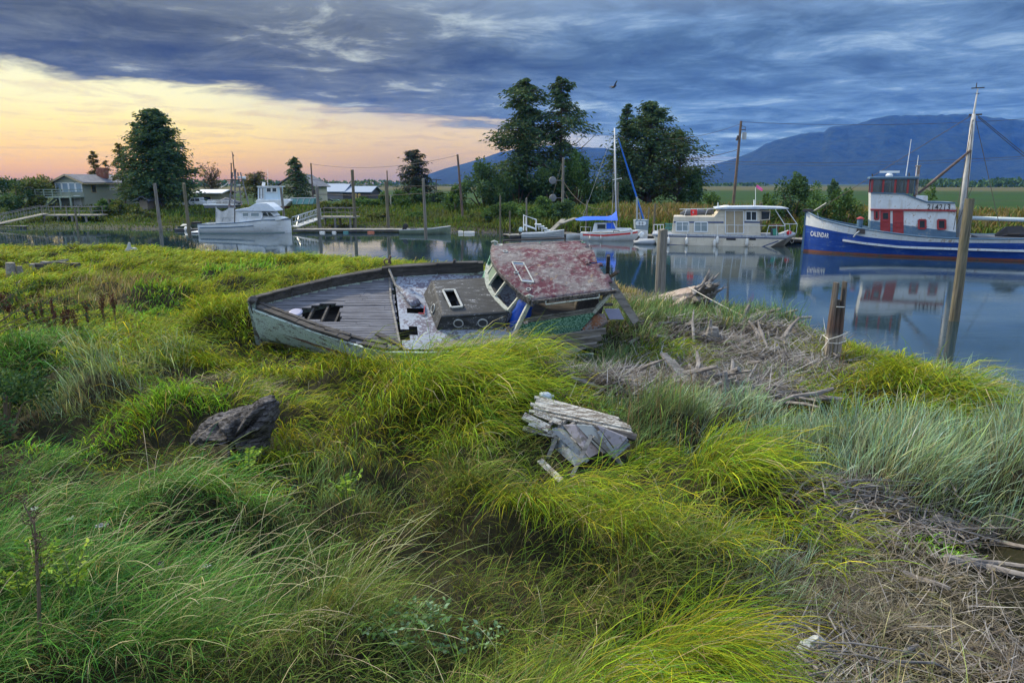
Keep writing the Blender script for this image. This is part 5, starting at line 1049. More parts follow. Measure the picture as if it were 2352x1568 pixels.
def win(o, pick, x0, y0, x1, y1, yl, fm, gm, fw=.07, split=0, name='window', proud=.03):
    """a framed pane on the near wall at local y = yl"""
    a, b, c_, d = pick(x0, y1, yl), pick(x1, y1, yl), pick(x1, y0, yl), pick(x0, y0, yl); off = Vector((0, -proud, 0)); q = MB()
    q.ring(a + off, b + off, c_ + off, d + off, fw, .05)
    for i in range(split): t = (i + 1) / (split + 1); q.beam(a.lerp(b, t) + off, d.lerp(c_, t) + off, fw * .7, .04, up=(0, 1, 0))
    f = q.build(name, fm, o); q = MB(); q.prism([p + Vector((0, -proud * .35, 0)) for p in (a, b, c_, d)], (0, -.012, 0)); q.build('pane', gm, f); return f

# ---- the blue tug
tug, pk = rig('tugboat', 'blue and white wooden tugboat with red doors and leaning mast', 'tugboat', 1844, 577, -24)
BR = itp([(0, .05), (.6, .60), (1.5, 1.15), (3, 1.75), (5, 2.15), (8, 2.3), (13, 2.25), (16, 1.8), (17.5, 1.1)])
def line(P, sgn=-1, f=1.0):
    out = []
    for a, b, x0 in P:
        x = x0
        for _ in range(5): p = pk(a, b, sgn * BR(x) * f); x = max(0, p.x)
        out.append((p.x, p.z))
    return out
SH = line([(1855, 488, 0), (1882, 503.4, 1), (1926, 515, 3), (1973, 525.4, 5), (2043, 535.6, 7), (2102, 543, 9), (2190, 549, 11), (2345, 550, 14)]); WB = line([(1851, 517, 0), (1926, 532.7, 3), (1999, 546, 5), (2102, 554.7, 9), (2190, 557.6, 11), (2345, 559, 14)])
GR = line([(1916, 548.8, 2), (1985, 559, 5), (2072, 567.9, 8), (2201, 572, 11), (2345, 576.6, 14)])
SH = [(-.5, SH[0][1] + .1)] + SH + [(17.5, SH[-1][1] + .25)]; WB = [(-.5, WB[0][1])] + WB + [(17.5, WB[-1][1] + .15)]; GR += [(17, GR[-1][1] + .1)]
sh, wb, gr = itp(SH), itp(WB), itp(GR); xs = [-.02, .15, .4, .7, 1.1, 1.6, 2.3, 3.1, 4, 5, 6.2, 7.5, 9, 10.5, 12, 13.5, 15, 16.2, 17, 17.5]
rk = lambda x, z: x   # plumb stem
BW_ = lambda x: BR(max(0, x - .25)) * .80 + .02
q = hull_strip(xs, lambda x: (BR(x) * .985, wb(x)), lambda x: (BW_(x), .16), (-1, 1)); q.build('hull', tug_blue, tug, smooth=True)
q = hull_strip(xs, lambda x: (BW_(x) + .004, .16), lambda x: (BW_(x) * .9, -.6), (-1, 1)); q.build('boot_stripe', rust, tug, smooth=True)
q = hull_strip(xs, lambda x: (BR(x) * 1.03 + .01, sh(x)), lambda x: (BR(x) * .985 + .006, wb(x)), (-1, 1)); q.build('bulwark', tug_white, tug, smooth=True)
q = MB()
for s_ in (-1, 1): q.tube([(x, s_ * (BR(x) * 1.03 + .01), sh(x) + .03) for x in xs], .06, 6)
q.build('cap_rail', steel_blue, tug)
q = MB()
for s_ in (-1, 1): q.loft([[Vector((x, s_ * (BR(x) * .93 + .02), gr(x) + .07)), Vector((x, s_ * (BR(x) * .95 + .13), gr(x) + .07)), Vector((x, s_ * (BR(x) * .95 + .13), gr(x) - .07)), Vector((x, s_ * (BR(x) * .93 + .02), gr(x) - .07))] for x in [2.6] + xs[7:]])
q.build('guard_rail', tug_white, tug)
q = MB(); q.loft([[Vector((x, BR(x) * .96, sh(x) - .55)), Vector((x, -BR(x) * .96, sh(x) - .55))] for x in xs[1:]], closed=False, cap=False); q.build('deck', steel_blue, tug)
q = MB(); q.beam((-.06, 0, -.5), (-.02, 0, sh(0) + .12), .14, .16, up=(1, 0, 0)); q.build('stem', steel_blue, tug)
q = MB(); q.loft([[Vector((17.5, y, sh(17.4))), Vector((17.3, y * .8, -.3))] for y in (-1.1, -.5, .5, 1.1)], closed=False, cap=False); q.build('transom', tug_blue, tug)
q = MB(); q.box((.15, 0, sh(0) + .14), (.5, .4, .18)); q.tube([(-.18, -.2, sh(0) + .12), (-.18, .2, sh(0) + .12)], .12, 8); q.build('bow_roller', iron, tug)
def on_side(px, py, f=1.0):
    x = 1.5
    for _ in range(6): p = pk(px, py, -(BR(x) * .5 + BW_(x) * .5) * f); x = max(0, p.x)
    return p
n0, n1 = on_side(1861, 541), on_side(1903, 547)
def name_fn(u, v):
    x = n0.x + (n1.x - n0.x) * u; z = n0.z + (n1.z - n0.z) * u + v * .50; t = (wb(x) - z) / max(.1, wb(x) - .16); y = BR(x) * .985 * (1 - t) + BW_(x) * t; return Vector((x, -y - .02, z))
lettering('name_lettering', 'CALENDAR', plain('letter_white', (.78, .80, .80), .5), tug, name_fn, 1.0, .012)
hp = pk(1977, 531, -BR(4.2)); q = MB(); q.box(hp + Vector((0, -.02, 0)), (.55, .08, .36)); q.build('hawse_plate', iron, tug); q = MB(); q.tube([hp + Vector((-.1, -.06, 0)), hp + Vector((-.25, -.16, -.15)), hp + Vector((-.42, -.10, -.42))], .05, 6); q.build('anchor', steel, tug)
Yh = -1.35
def P_(a, b, y=Yh): return pk(a, b, y)
lo = [P_(1999, 540), P_(2196, 552), P_(2196, 480), P_(2000, 480)]
q = MB(); q.prism(lo, (0, 2.7, 0)); q.build('deckhouse', tug_white, tug)
q = MB(); q.prism([p + Vector((0, -.015, 0)) for p in (P_(1999, 541), P_(2196, 552), P_(2196, 533), P_(1999, 507))], (0, 2.73, 0)); q.build('deckhouse_base', steel_blue, tug)
up_ = [P_(2000, 480), P_(2196, 480), P_(2193, 467), P_(2128, 465), P_(2077, 446), P_(2000, 443.5)]
q = MB(); q.prism([p + Vector((0, -.04, 0)) for p in up_], (0, 2.78, 0)); q.build('upper_house', tug_white, tug)
q = MB()
for a, b in zip(up_[2:-1], up_[3:]): q.beam(a + Vector((0, -.08, .02)), b + Vector((0, -.08, .02)), .10, .08)
q.beam(up_[2] + Vector((0, 1.35, .03)), up_[3] + Vector((0, 1.35, .03)), 2.7, .05); q.build('house_edge', steel_blue, tug)
q = MB(); q.beam(P_(1999, 481.5) + Vector((0, -.07, 0)), P_(2197, 484) + Vector((0, -.07, 0)), .10, .12); q.build('red_trim', tug_red, tug)
n0_, n1_ = P_(2128, 482), P_(2181, 482.5)
lettering('number_lettering', '214213', plain('letter_black', (.02, .02, .022), .6), tug, lambda u, v: n0_.lerp(n1_, u) + Vector((0, -.075, v * .56)), 1.0, .006)
wz0, wz1 = P_(2000, 443.5).z, P_(2000, 412).z; wx0, wx1 = P_(2002, 440).x, P_(2098, 440).x
q = MB(); q.box(((wx0 + wx1) / 2, 0, wz0 + .02), (wx1 - wx0, 2.6, .06)); q.build('bridge_floor', dark_dk, tug)
for i, fx in enumerate((0, .27, .56, .86)):
    q = MB(); q.beam((wx0 + fx * (wx1 - wx0), Yh + .02, wz0), (wx0 + fx * (wx1 - wx0) - .03, Yh + .02, wz1), .14, .12, up=(1, 0, 0)); q.build('window_post', tug_red, tug); q = MB(); q.beam((wx0 + fx * (wx1 - wx0), -Yh - .02, wz0), (wx0 + fx * (wx1 - wx0) - .03, -Yh - .02, wz1), .12, .1, up=(1, 0, 0)); q.build('window_post', tug_red, tug)
q = MB()
for k_ in (.90, .96, 1.03): q.beam((wx0 + k_ * (wx1 - wx0), Yh + .12, wz0 - .1), (wx0 + (k_ - .02) * (wx1 - wx0), Yh + .12, wz1), .06, .06)
for y in (-.45, .45): q.beam((wx0, y, wz0), (wx0, y, wz1), .09, .1); q.beam((wx1, y, wz0), (wx1, y, wz1), .09, .1)
q.build('bridge_mullion', steel_blue, tug)
gt = NM('bridge_glass', .05, .6); gt.color((.10, .13, .15)); tr_ = gt.n('ShaderNodeBsdfTransparent'); mx = gt.n('ShaderNodeMixShader'); mx.inputs[0].default_value = .45; gt.t.links.new(tr_.outputs[0], mx.inputs[1]); gt.t.links.new(gt.b.outputs[0], mx.inputs[2]); gt.t.links.new(mx.outputs[0], gt.t.nodes['Material Output'].inputs['Surface']); clear_glass = gt.m
q = MB()
for y in (Yh + .03, -Yh - .03): q.prism([(wx0, y, wz0), (wx1, y, wz0), (wx1, y, wz1), (wx0, y, wz1)], (0, .01, 0))
for x in (wx0 + .03, wx1 - .03): q.prism([(x, -1.3, wz0), (x, 1.3, wz0), (x, 1.3, wz1), (x, -1.3, wz1)], (.01, 0, 0))
q.build('bridge_glazing', clear_glass, tug)
q = MB(); q.box((wx0 + .9, .3, wz0 + .35), (.5, .8, .7)); q.tube([(wx0 + 1.7, -.2, wz0), (wx0 + 1.7, -.2, wz0 + .9)], .16, 8); q.build('bridge_console', dark_dk, tug)
q = MB(); q.box(((wx0 + wx1) / 2 - .0, 0, wz1 + .09), (wx1 - wx0 + .45, 3.1, .18)); q.build('bridge_roof', steel_blue, tug, bevel=.05)
rx = P_(2042, 405, 0).x; q = MB(); q.lathe((rx, 0, wz1 + .18), [(0, 0), (.22, 0), (.26, .1), (.16, .24), (0, .26)], 12); q.box((rx, 0, wz1 + .52), (1.25, .14, .14)); q.tube([(rx, 0, wz1 + .2), (rx, 0, wz1 + .5)], .06, 6); q.build('radar', chrome, tug)
for a, b in (((2081, 404), (2093, 320)), ((2104, 404), (2109.5, 357))): q = MB(); q.tube([pk(*a, -.5), pk(*b, -.5)], [.035, .018], 5); q.build('antenna', chrome, tug)
q = MB(); q.tube([pk(2004, 410, -.9), pk(2004, 400, -.9)], .05, 6); q.tube([pk(2088, 408, -.9), pk(2088, 397, -.9)], .04, 6); q.build('deck_light', iron, tug)
q = MB(); q.tube([pk(2102, 452, -.4), pk(2107, 405, -.4), pk(2109, 383, -.4)], [.14, .13, .13], 9); q.lathe(pk(2109, 383, -.4), [(.13, 0), (.19, .02), (.19, .08), (.1, .1), (0, .1)], 9); q.build('exhaust_stack', paint('rusty_stack', (.22, .15, .12), (.30, .30, .30), .4, .7, 2), tug)
q = MB(); q.prism([pk(*p, -.9) for p in ((2104, 467), (2131, 467), (2131, 450), (2104, 449))], (0, 1.6, 0)); q.build('skylight_box', tug_white, tug)
for x0, x1 in ((2022, 2044.7), (2050.5, 2075.4)):
    b0 = (534 if x0 < 2040 else 538); q = MB(); q.prism([P_(*p) + Vector((0, -.05, 0)) for p in ((x0, b0), (x1, b0 + 2), (x1, 484), (x0, 484))], (0, .10, 0)); d_ = q.build('door', tug_red, tug)
    q = MB()
    for r0, r1 in ((.08, .30), (.36, .52)): 
        a0, a1 = 484 + (b0 - 484) * (1 - r1), 484 + (b0 - 484) * (1 - r0); q.ring(*[P_(*p) + Vector((0, -.07, 0)) for p in ((x0 + 4, a1), (x1 - 4, a1), (x1 - 4, a0), (x0 + 4, a0))], .06, .04)
    q.build('door_panel', tug_red, d_)
    if x0 < 2040: q = MB(); q.prism([P_(*p) + Vector((0, -.075, 0)) for p in ((x0 + 6, 503), (x1 - 5, 503), (x1 - 5, 489), (x0 + 6, 489))], (0, .02, 0)); q.build('pane', dark_glass, d_)
for x0, y0, x1, y1 in ((2110, 505, 2126, 525), (2154, 505, 2171.5, 526), (2009, 484, 2018, 504)): win(tug, P_, x0, y0, x1, y1, Yh - .03, tug_red, dark_glass, .11)
for y in (-.8, .0, .8): q = MB(); x_ = lo[0].x - .02; z0, z1 = P_(2000, 505).z, P_(2000, 484).z; q.ring((x_, y - .25, z0), (x_, y + .25, z0), (x_, y + .25, z1), (x_, y - .25, z1), .1, .05); f = q.build('window', tug_red, tug); q = MB(); q.box((x_, y, (z0 + z1) / 2), (.03, .46, z1 - z0)); q.build('pane', dark_glass, f)
m0, m1, m2 = pk(2204, 540, 0), pk(2236.5, 262, 0), pk(2246, 203, 0)
q = MB(); q.tube([m0 + Vector((0, 0, -.5)), m0.lerp(m1, .5), m1], [.21, .19, .13], 10); q.tube([m1 - Vector((0, .08, .5)), m1, m2], [.08, .07, .04], 7); q.build('mast', ship_wood, tug, smooth=True)
q = MB(); q.box(m2 + Vector((0, 0, .02)), (.75, .08, .06)); q.tube([m2 + Vector((-.1, 0, 0)), m2 + Vector((-.1, 0, .35))], .03, 5); q.box(m2 + Vector((.02, 0, -.35)), (.22, .06, .05)); q.box(m1 + Vector((.1, 0, -.05)), (.75, .12, .1)); q.build('masthead_fitting', iron, tug)
q = MB(); q.tube([pk(2109, 445, -.2), pk(2150, 411, -.2), pk(2230, 345, -.2)], [.08, .10, .08], 8); q.build('derrick_boom', paint('dark_boom', (.10, .075, .07), (.22, .16, .14), .2, .7, 2), tug)
q = MB(); q.tube([pk(2210, 500, 0), pk(2352, 505, 0), pk(2460, 509, 0)], [.13, .15, .12], 10); q.build('boom', paint('pale_boom', (.46, .55, .60), (.3, .33, .35), .2, .5, 2), tug, smooth=True)
q = MB()
for a, b, ya, yb in (((2236, 264), (2215, 520), 0, -1.5), ((2236, 264), (2190, 528), 0, -1.9), ((2240, 270), (2296, 520), 0, -1.8), ((2234, 264), (1870, 487), 0, 0), ((2246, 266), (2410, 400), 0, 0), ((2246, 270), (2410, 408), 0, 0), ((2231, 345), (2214, 535), -.2, -1.4), ((2233, 430), (2190, 535), 0, -1.2)):
    q.tube([pk(*a, ya), pk(*b, yb)], .02, 4)
tag(q.build('rigging', iron, tug), None)
q = MB(); q.tube([pk(1860, 490, 0), pk(1898, 466, -.6)], .03, 5); q.tube([pk(1880, 503, -.9), pk(1878, 489, -.9)], .025, 5); q.build('bow_spar', steel, tug)
b_ = pk(1974, 523, -.5); q = MB(); q.lathe(b_, [(0, 0), (.20, 0), (.20, .62), (0, .62)], 10); bt = q.build('vent_post', steel_blue, tug); q = MB(); q.lathe(b_ + Vector((0, 0, .62)), [(.26, 0), (.26, .05), (.05, .18), (0, .18)], 10); q.build('vent_cap', tug_red, bt)
q = MB(); q.box(pk(1990, 527, .3), (1.4, 1.0, .3)); q.build('fore_hatch', steel_blue, tug)
n_ = pk(2324, 546, -.3); q = MB(); q.tube([n_ + Vector((-.9, 0, 0)), n_ + Vector((-.3, 0, .25)), n_ + Vector((.3, 0, .28)), n_ + Vector((.9, 0, .05))], [.25, .45, .5, .3], 10, jit=.2); q.build('net_heap', rubber, tug); q = MB(); q.box(pk(2300, 551, 0), (3.2, 2.6, .5)); q.build('aft_hatch', dark_dk, tug)

# ---- the houseboat
hb, pk = rig('houseboat', 'cream houseboat with blue stripes, sliding doors and hanging white fenders', 'houseboat', 1508, 561.5, -13)
def HP(a, b, y=0.0): return pk(a, b, y)
side = [HP(1500, 541), HP(1512, 562.5), HP(1620, 568), HP(1747, 572.5), HP(1785, 558), HP(1812, 544)]
q = MB(); dwl = [p + Vector((0, 0, -.25 if i in (1, 2, 3) else 0)) for i, p in enumerate(side)]
q.prism(dwl, (0, 3.9, 0)); q.prism([HP(1747, 573, .02), HP(1794, 571, 1.4), HP(1829, 538, 1.9), HP(1812, 543.5, .02)], (0, 1.9, 0)); q.build('hull', off_white, hb)
q = MB(); q.prism([HP(a, b, -.06) for a, b in ((1498, 537), (1534, 537.5), (1662, 540), (1806, 543), (1828, 535.5), (1829, 538.5), (1807, 546.5), (1662, 543.5), (1534, 541), (1498, 540.5))], (0, 4.02, 0)); q.build('deck', paint('deck_edge_paint', (.42, .45, .50), (.1, .14, .25), .3, .5, 2), hb)
q = MB()
for P in ([(1512, 560), (1620, 564.5), (1745, 567.5), (1788, 552)],): q.loft([[HP(a, b, -.012), HP(a, b + 2.6, -.012)] for a, b in P], closed=False, cap=False)
q.build('hull_stripe', navy, hb)
q = MB(); q.loft([[HP(a, b, -.012), HP(a, b + 2.2, -.012)] for a, b in [(1506, 541.5), (1662, 544.2), (1806, 547)]], closed=False, cap=False); q.build('gunwale_stripe', navy, hb)
yc = .42; wd_ = 3.1
q = MB(); q.prism([HP(a, b, yc) for a, b in ((1542.6, 538), (1664, 540), (1664, 498.5), (1548, 497.5))], (0, wd_, 0)); q.build('aft_cabin', off_white, hb)
q = MB(); q.prism([HP(a, b, yc - .02) for a, b in ((1664, 540), (1748, 542), (1745, 509), (1745, 482.5), (1664, 481.5))], (0, wd_ + .04, 0)); q.prism([HP(a, b, yc - .015) for a, b in ((1640, 498), (1664.5, 498), (1664.5, 481.5), (1655, 481.5))], (0, wd_ + .03, 0)); q.build('wheelhouse', off_white, hb)
q = MB(); q.prism([HP(a, b, yc - .45) for a, b in ((1644, 480.5), (1812, 480), (1811, 477.5), (1740, 475), (1660, 476), (1644, 478.5))], (0, wd_ + .9, 0)); q.build('roof', paint('roof_blue_grey', (.40, .47, .58), (.5, .5, .5), .3, .5, 1), hb)
q = MB(); q.lathe(HP(1667, 477, 1.5), [(0, 0), (.5, 0), (.46, .12), (.2, .2), (0, .2)], 14); q.build('roof_dome', white_p, hb, smooth=True)
q = MB()
for x0, x1 in ((1547, 1662), (1709, 1746)): q.prism([HP(a, b, yc - .03) for a, b in ((x0, 512), (x1, 512.6), (x1, 509), (x0, 508.4))], (0, .02, 0))
q.build('cabin_stripe', navy, hb)
win(hb, pk, 1553, 510, 1582, 531, yc - .01, chrome, lit_glass, .08, 1); win(hb, pk, 1595, 510, 1625, 532, yc - .01, chrome, lit_glass, .08, 1); win(hb, pk, 1713, 485.5, 1738, 506.5, yc - .03, chrome, dark_glass, .08, 1)
win(hb, pk, 1666, 483.5, 1708, 536, yc - .03, chrome, plain('tan_curtain', (.32, .27, .19), .6, 0, .3, 3), .08, 1, 'sliding_door')
q = MB(); q.prism([HP(a, b, yc + .1) for a, b in ((1746, 507), (1768, 505), (1770, 484), (1746, 483))], (0, wd_ - .2, 0)); f = q.build('windshield', off_white, hb); q = MB(); q.prism([HP(a, b, yc + .07) for a, b in ((1749, 504), (1766, 503), (1768, 486), (1749, 485.5))], (0, .02, 0)); x1_ = HP(1770, 494, yc).x; q.box((x1_ + .02, yc + wd_ / 2, HP(1770, 495).z), (.03, wd_ - .6, .65)); q.build('pane', dark_glass, f)
for x0, x1 in ((1668, 1690), (1721, 1736)): q = MB(); q.prism([HP(a, b, -.015) for a, b in ((x0, 551.5), (x1, 552), (x1, 547.5), (x0, 547))], (0, .02, 0)); q.build('vent', rubber, hb)
q = MB()
for (a, b), (c_, d) in (((1781, 482), (1803.5, 518)), ((1807, 481), (1831, 515)),): q.tube([HP(a, b, .2), HP(c_, d, .1)], .03, 5); q.tube([HP(a, b, 3.3), HP(c_, d, 3.4)], .03, 5)
q.build('roof_strut', chrome, hb)
q = MB(); q.tube([HP(1668, 517, .04), HP(1760, 518.2, .04)], .018, 5); q.tube([HP(1552, 517.5, .04), HP(1668, 517, .04)], .012, 5); q.tube([HP(1760, 541, .04), HP(1766, 518.5, .04), HP(1803, 518.8, .04), HP(1803, 542, .04)], .035, 5); q.tube([HP(1803, 514.5, .6), HP(1831, 514.5, 1.5), HP(1829, 535, 1.6)], .03, 5)
for x in (1670, 1695, 1718, 1648, 1579): q.tube([HP(x, 540, .04), HP(x, 517.5, .04)], .014, 4)
for x in (1784, 1814): q.tube([HP(x, 542, .3), HP(x, 516, .3)], .02, 4)
q.tube([HP(1502, 537, .1), HP(1502, 516, .1), HP(1524, 516, .1), HP(1524, 537, .1)], .035, 5); q.tube([HP(1510, 537, .1), HP(1510, 516, .1)], .025, 5); q.tube([HP(1517, 537, .1), HP(1517, 516, .1)], .025, 5); q.build('railing', chrome, hb)
q = MB()
for i in range(5): q.tube([HP(1530 + i * 3, 534, 1), HP(1530 + i * 3, 515, 1)], .03, 5)
q.tube([HP(1527, 514, 1), HP(1546, 514, 1)], .03, 5); q.tube([HP(1527, 524, 1), HP(1546, 524, 1)], .03, 5); q.build('stern_chair', plain('teal_frame', (.05, .20, .22), .5), hb)
q = MB()
for y in (.6, 2.6):
    q.tube([HP(1561, 480.5, y), HP(1648, 479, y)], .025, 5)
    for x in (1577, 1602, 1625): q.tube([HP(x - 6, 497, y), HP(x, 480.5, y)], .02, 5)
q.tube([HP(1561, 480.5, .6), HP(1561, 480.5, 2.6)], .025, 5); q.build('roof_rack', chrome, hb)
q = MB(); q.tube([HP(1562, 491, 2.2), HP(1575, 488, 2.2), HP(1600, 487, 2.2), HP(1640, 489, 2.2)], [.10, .28, .30, .12], 10); q.tube([HP(1622, 484, 1.6), HP(1632, 482, 1.6), HP(1640, 484, 1.6)], [.05, .16, .05], 8); q.build('roof_gear', dark_dk, hb, smooth=True)
q = MB(); q.loft([[HP(1586 + 15 * t, 481.5, .52 + .06 * math.sin(t * 7)), HP(1586.3 + 15 * t, 489, .50 + .07 * math.sin(t * 7 + 1)), HP(1587 + 14 * t, 495.5 - t, .50 + .06 * math.sin(t * 7 + 2))] for t in np.linspace(0, 1, 8)], closed=False, cap=False); fl_ = q.build('red_flag', red_p, hb); q = MB(); q.prism([HP(a, b, .44) for a, b in ((1590.5, 486), (1592, 485.2), (1593.2, 487), (1594, 489), (1592.5, 490.5), (1591, 489))], (0, .02, 0)); q.build('flag_emblem', white_trim, fl_)
q = MB(); q.tube([HP(1735.4, 476, 1.2), HP(1735.4, 431, 1.2)], .022, 5); q.build('flag_pole', chrome, hb); q = MB(); q.loft([[HP(1739 + 14 * t, 424 + 11 * t, 1.2 + .1 * math.sin(5 * t)), HP(1736 + 14 * t, 430 + 10 * t, 1.2 + .1 * math.sin(5 * t + 1))] for t in np.linspace(0, 1, 6)], closed=False, cap=False); q.build('pennant', pink, hb)
q = MB(); q.tube([HP(1732, 475, .8), HP(1732, 459, .8)], .05, 5); q.tube([HP(1649, 477, .8), HP(1649, 465, .8)], .04, 5); q.build('roof_antenna', chrome, hb)
for i, (x, y) in enumerate(((1535.3, 553), (1577, 554), (1641.5, 558), (1647.5, 551.5), (1715.3, 556.5))):
    p = HP(x, y, -.16); q = MB(); q.lathe(p, [(0, -.32), (.11, -.27), (.13, -.1), (.13, .12), (.10, .24), (.04, .32), (0, .33)], 10); q.tube([p + Vector((0, 0, .3)), HP(x, 538, -.05)], .014, 4); q.build('fender', fender_m, hb, smooth=True)
q = MB(); q.box(HP(1781, 516, 1.2), (1.0, .8, .06)); q.box(HP(1777, 530, 1.2), (.08, .08, .9)); q.box(HP(1787, 530, 1.2), (.08, .08, .9)); q.build('foredeck_table', plain('varnished_wood', (.24, .085, .03), .4), hb); q = MB(); q.prism([HP(a, b, .9) for a, b in ((1772, 541), (1784, 541), (1783, 523), (1771, 525))], (0, .6, 0)); q.build('foredeck_box', dark_dk, hb); q = MB(); q.panel(HP(1776, 541, .6), HP(1788, 540, .6), HP(1784, 525, .9), HP(1774, 526, .9), .04); q.build('deck_chair', plain('green_cloth', (.04, .22, .16), .7), hb)
q = MB(); q.lathe(HP(1812, 535, .6), [(0, -.2), (.18, -.1), (.2, .1), (0, .22)], 10); q.build('buoy', red_p, hb, smooth=True); q = MB(); q.tube([HP(1826, 540, 1.0), HP(1822, 556, .9), HP(1818, 559, .8), HP(1815, 553, .8)], .025, 4); q.build('bow_line', rp_m, hb)

def shell(o, xs_, sheer, halfb, wl_, mt, name='hull', keel=-.3, tumble=.82, cap_m=None, smooth=True):
    """small-boat hull: sheer(x)=z, halfb(x); wl_(x)= half breadth at waterline factor"""
    q = MB(); q.loft([[Vector((x, s_ * halfb(x) * f, z)) for s_, f, z in ((-1, 1, sheer(x)), (-1, .97, sheer(x) * .55 + .05), (-1, tumble * wl_(x), 0), (-1, .3 * wl_(x), keel), (1, .3 * wl_(x), keel), (1, tumble * wl_(x), 0), (1, .97, sheer(x) * .55 + .05), (1, 1, sheer(x)))] for x in xs_], closed=False, cap=False)
    h_ = q.build(name, mt, o, smooth=smooth)
    q = MB(); q.loft([[Vector((x, s_ * halfb(x) * .985, sheer(x) - .04)) for s_ in (-1, 1)] for x in xs_], closed=False, cap=False); return h_, q
# ---- the white cruiser with its steel lookout tower
cr, pk = rig('cabin_cruiser', 'white cabin cruiser with tall steel lookout tower and draped canvas', 'boat', 468, 534.5, 3)
L_ = pk(668, 504, 0).x; shc = itp([(0, pk(464, 515.5, -1.5).z), (pk(540, 512.3, -1.5).x, pk(540, 512.3, -1.5).z), (pk(601, 506, -1.5).x, pk(601, 506, -1.5).z), (L_, pk(668, 503.5, 0).z)])
hbf = itp([(0, 1.45), (3, 1.6), (5.5, 1.5), (7.5, 1.05), (L_ - .3, .15), (L_, .02)]); wf = lambda x: 1.0 if x < 5 else max(.03, 1 - ((x - 5) / (L_ - 5.5)) ** 1.5 if x < L_ - .5 else .03)
_, q = shell(cr, [0, .8, 2, 3.5, 5, 6, 7, 7.8, 8.4, L_ - .5, L_ - .15, L_], shc, hbf, wf, white_p); q.build('deck', white_p, cr)
q = MB()
for s_ in (-1, 1): q.tube([(x, s_ * (hbf(x) + .02), shc(x)) for x in np.linspace(0, L_, 18)], .05, 5); q.tube([(x, s_ * (hbf(x) * .97 + .03), shc(x) * .62) for x in np.linspace(.2, L_ * .62, 12)], .05, 5)
q.build('rub_rail', steel_blue, cr); q = MB(); q.prism([(0, -1.4, -.3), (0, 1.4, -.3), (0, 1.45, shc(0)), (0, -1.45, shc(0))], (.05, 0, 0)); q.build('transom', white_p, cr); q = MB(); q.box((-.5, 0, .12), (1.0, 2.4, .08)); q.build('swim_step', white_p, cr)
q = MB(); q.loft([[Vector((x, s_ * (hbf(x) * .86 + .012), z)) for s_, z in ((-1, -.02), (-1, .10))] for x in np.linspace(0, L_ * .93, 14)], closed=False, cap=False); q.build('waterline_band', plain('green_grey_band', (.13, .19, .20), .6), cr)
yc = -1.2
cb = [pk(a, b, yc) for a, b in ((540, 514), (599, 508), (603, 497), (601, 486), (541, 484))]
q = MB(); q.prism(cb, (0, 2.4, 0)); q.prism([pk(a, b, -.95) for a, b in ((596, 508), (645, 505), (652, 502), (638, 498.5), (603, 496.5))], (0, 1.9, 0)); q.build('cabin', white_p, cr)
q = MB(); q.prism([pk(a, b, yc - .18) for a, b in ((539, 485), (633, 485.5), (634, 484), (626, 476), (612, 466.5), (586, 467.5), (572, 476), (541, 481.5))], (0, 2.76, 0)); q.build('cabin_roof', paint('cruiser_roof_paint', (.58, .64, .72), (.4, .45, .5), .15, .4, 1), cr, bevel=.08)
for x0, x1 in ((557, 571.5), (576, 596)): win(cr, pk, x0, 488.5, x1, 497.5, yc - .02, chrome, lit_glass, .07, 0)
q = MB(); q.prism([pk(a, b, yc + .1) for a, b in ((602, 496), (630, 496.5), (622, 487), (603, 487))], (0, 2.2, 0)); f = q.build('windscreen', white_p, cr); q = MB(); q.prism([pk(a, b, yc + .07) for a, b in ((604, 495.5), (616, 495.8), (611, 488), (604, 488))], (0, .02, 0)); q.prism([pk(a, b, yc + .07) for a, b in ((618, 495.8), (628, 496), (620, 488), (613.5, 488))], (0, .02, 0)); q.build('pane', dark_glass, f)
cvp = []
for t in np.linspace(0, 1, 14):
    x = 496 + 42 * t; top = 476 + 9.5 * (math.sin(math.pi * min(1, t * 1.35)) ** 1.0 if t < .74 else 0) ; cvp.append([pk(x, top + (1.5 if t > .74 else 0), -1.25 + .10 * math.sin(t * 17)), pk(x, 496, -1.25 + .14 * math.sin(t * 17 + .6)), pk(x, 513, -1.3 + .05 * math.sin(t * 11))])
q = MB(); q.loft(cvp, closed=False, cap=False); o = q.build('canvas_cover', canvas_w, cr, smooth=True)
q = MB(); q.tube([pk(496, 513, -1.2), pk(496, 475, -1.2)], .04, 6); q.tube([pk(496, 476, -1.2), pk(496, 478, 1.2)], .03, 5); q.tube([pk(540, 477, -1.2), pk(540, 479, 1.2)], .03, 5); q.tube([pk(496, 513, 1.2), pk(496, 478, 1.2)], .04, 6); q.tube([pk(510, 508, -1.4), pk(513, 500, -1.4), pk(525, 500, -1.4), pk(528, 508, -1.4)], .03, 5); q.build('canopy_frame', steel, cr)
tw = MB(); base_t = {'a': (525.5, 477, -1.0), 'b': (538, 510, -1.15), 'c': (569, 470, -.9), 'd': (552, 480, 1.0)}; topz = (533, 541, 548, 555)
legs = [((525, 478), (534, 414), -1.0), ((538.5, 511), (540, 396), -1.15), ((571, 470), (552, 396), -.8), ((555, 472), (546, 396), 1.0), ((526, 480), (534, 396), 1.0)]
for a, b, y in legs: tw.tube([pk(*a, y), pk(*b, y * .55)], .075, 5)
for k_ in range(9):
    y_ = 505 - k_ * 11.5; t = k_ / 9; tw.tube([pk(526 + 8 * t, y_ - 12, -1.0 + .35 * t), pk(539 + 1 * t, y_ - 6, -1.1 + .4 * t)], .04, 4)
    if k_ > 2: tw.tube([pk(540, y_ - 6, -1.1 + .4 * t), pk(569 - 19 * t, y_ - 6, -.8 + .3 * t)], .04, 4)
tw.build('lookout_tower', paint('tower_steel', (.14, .15, .17), (.20, .10, .07), .3, .6, 2), cr)
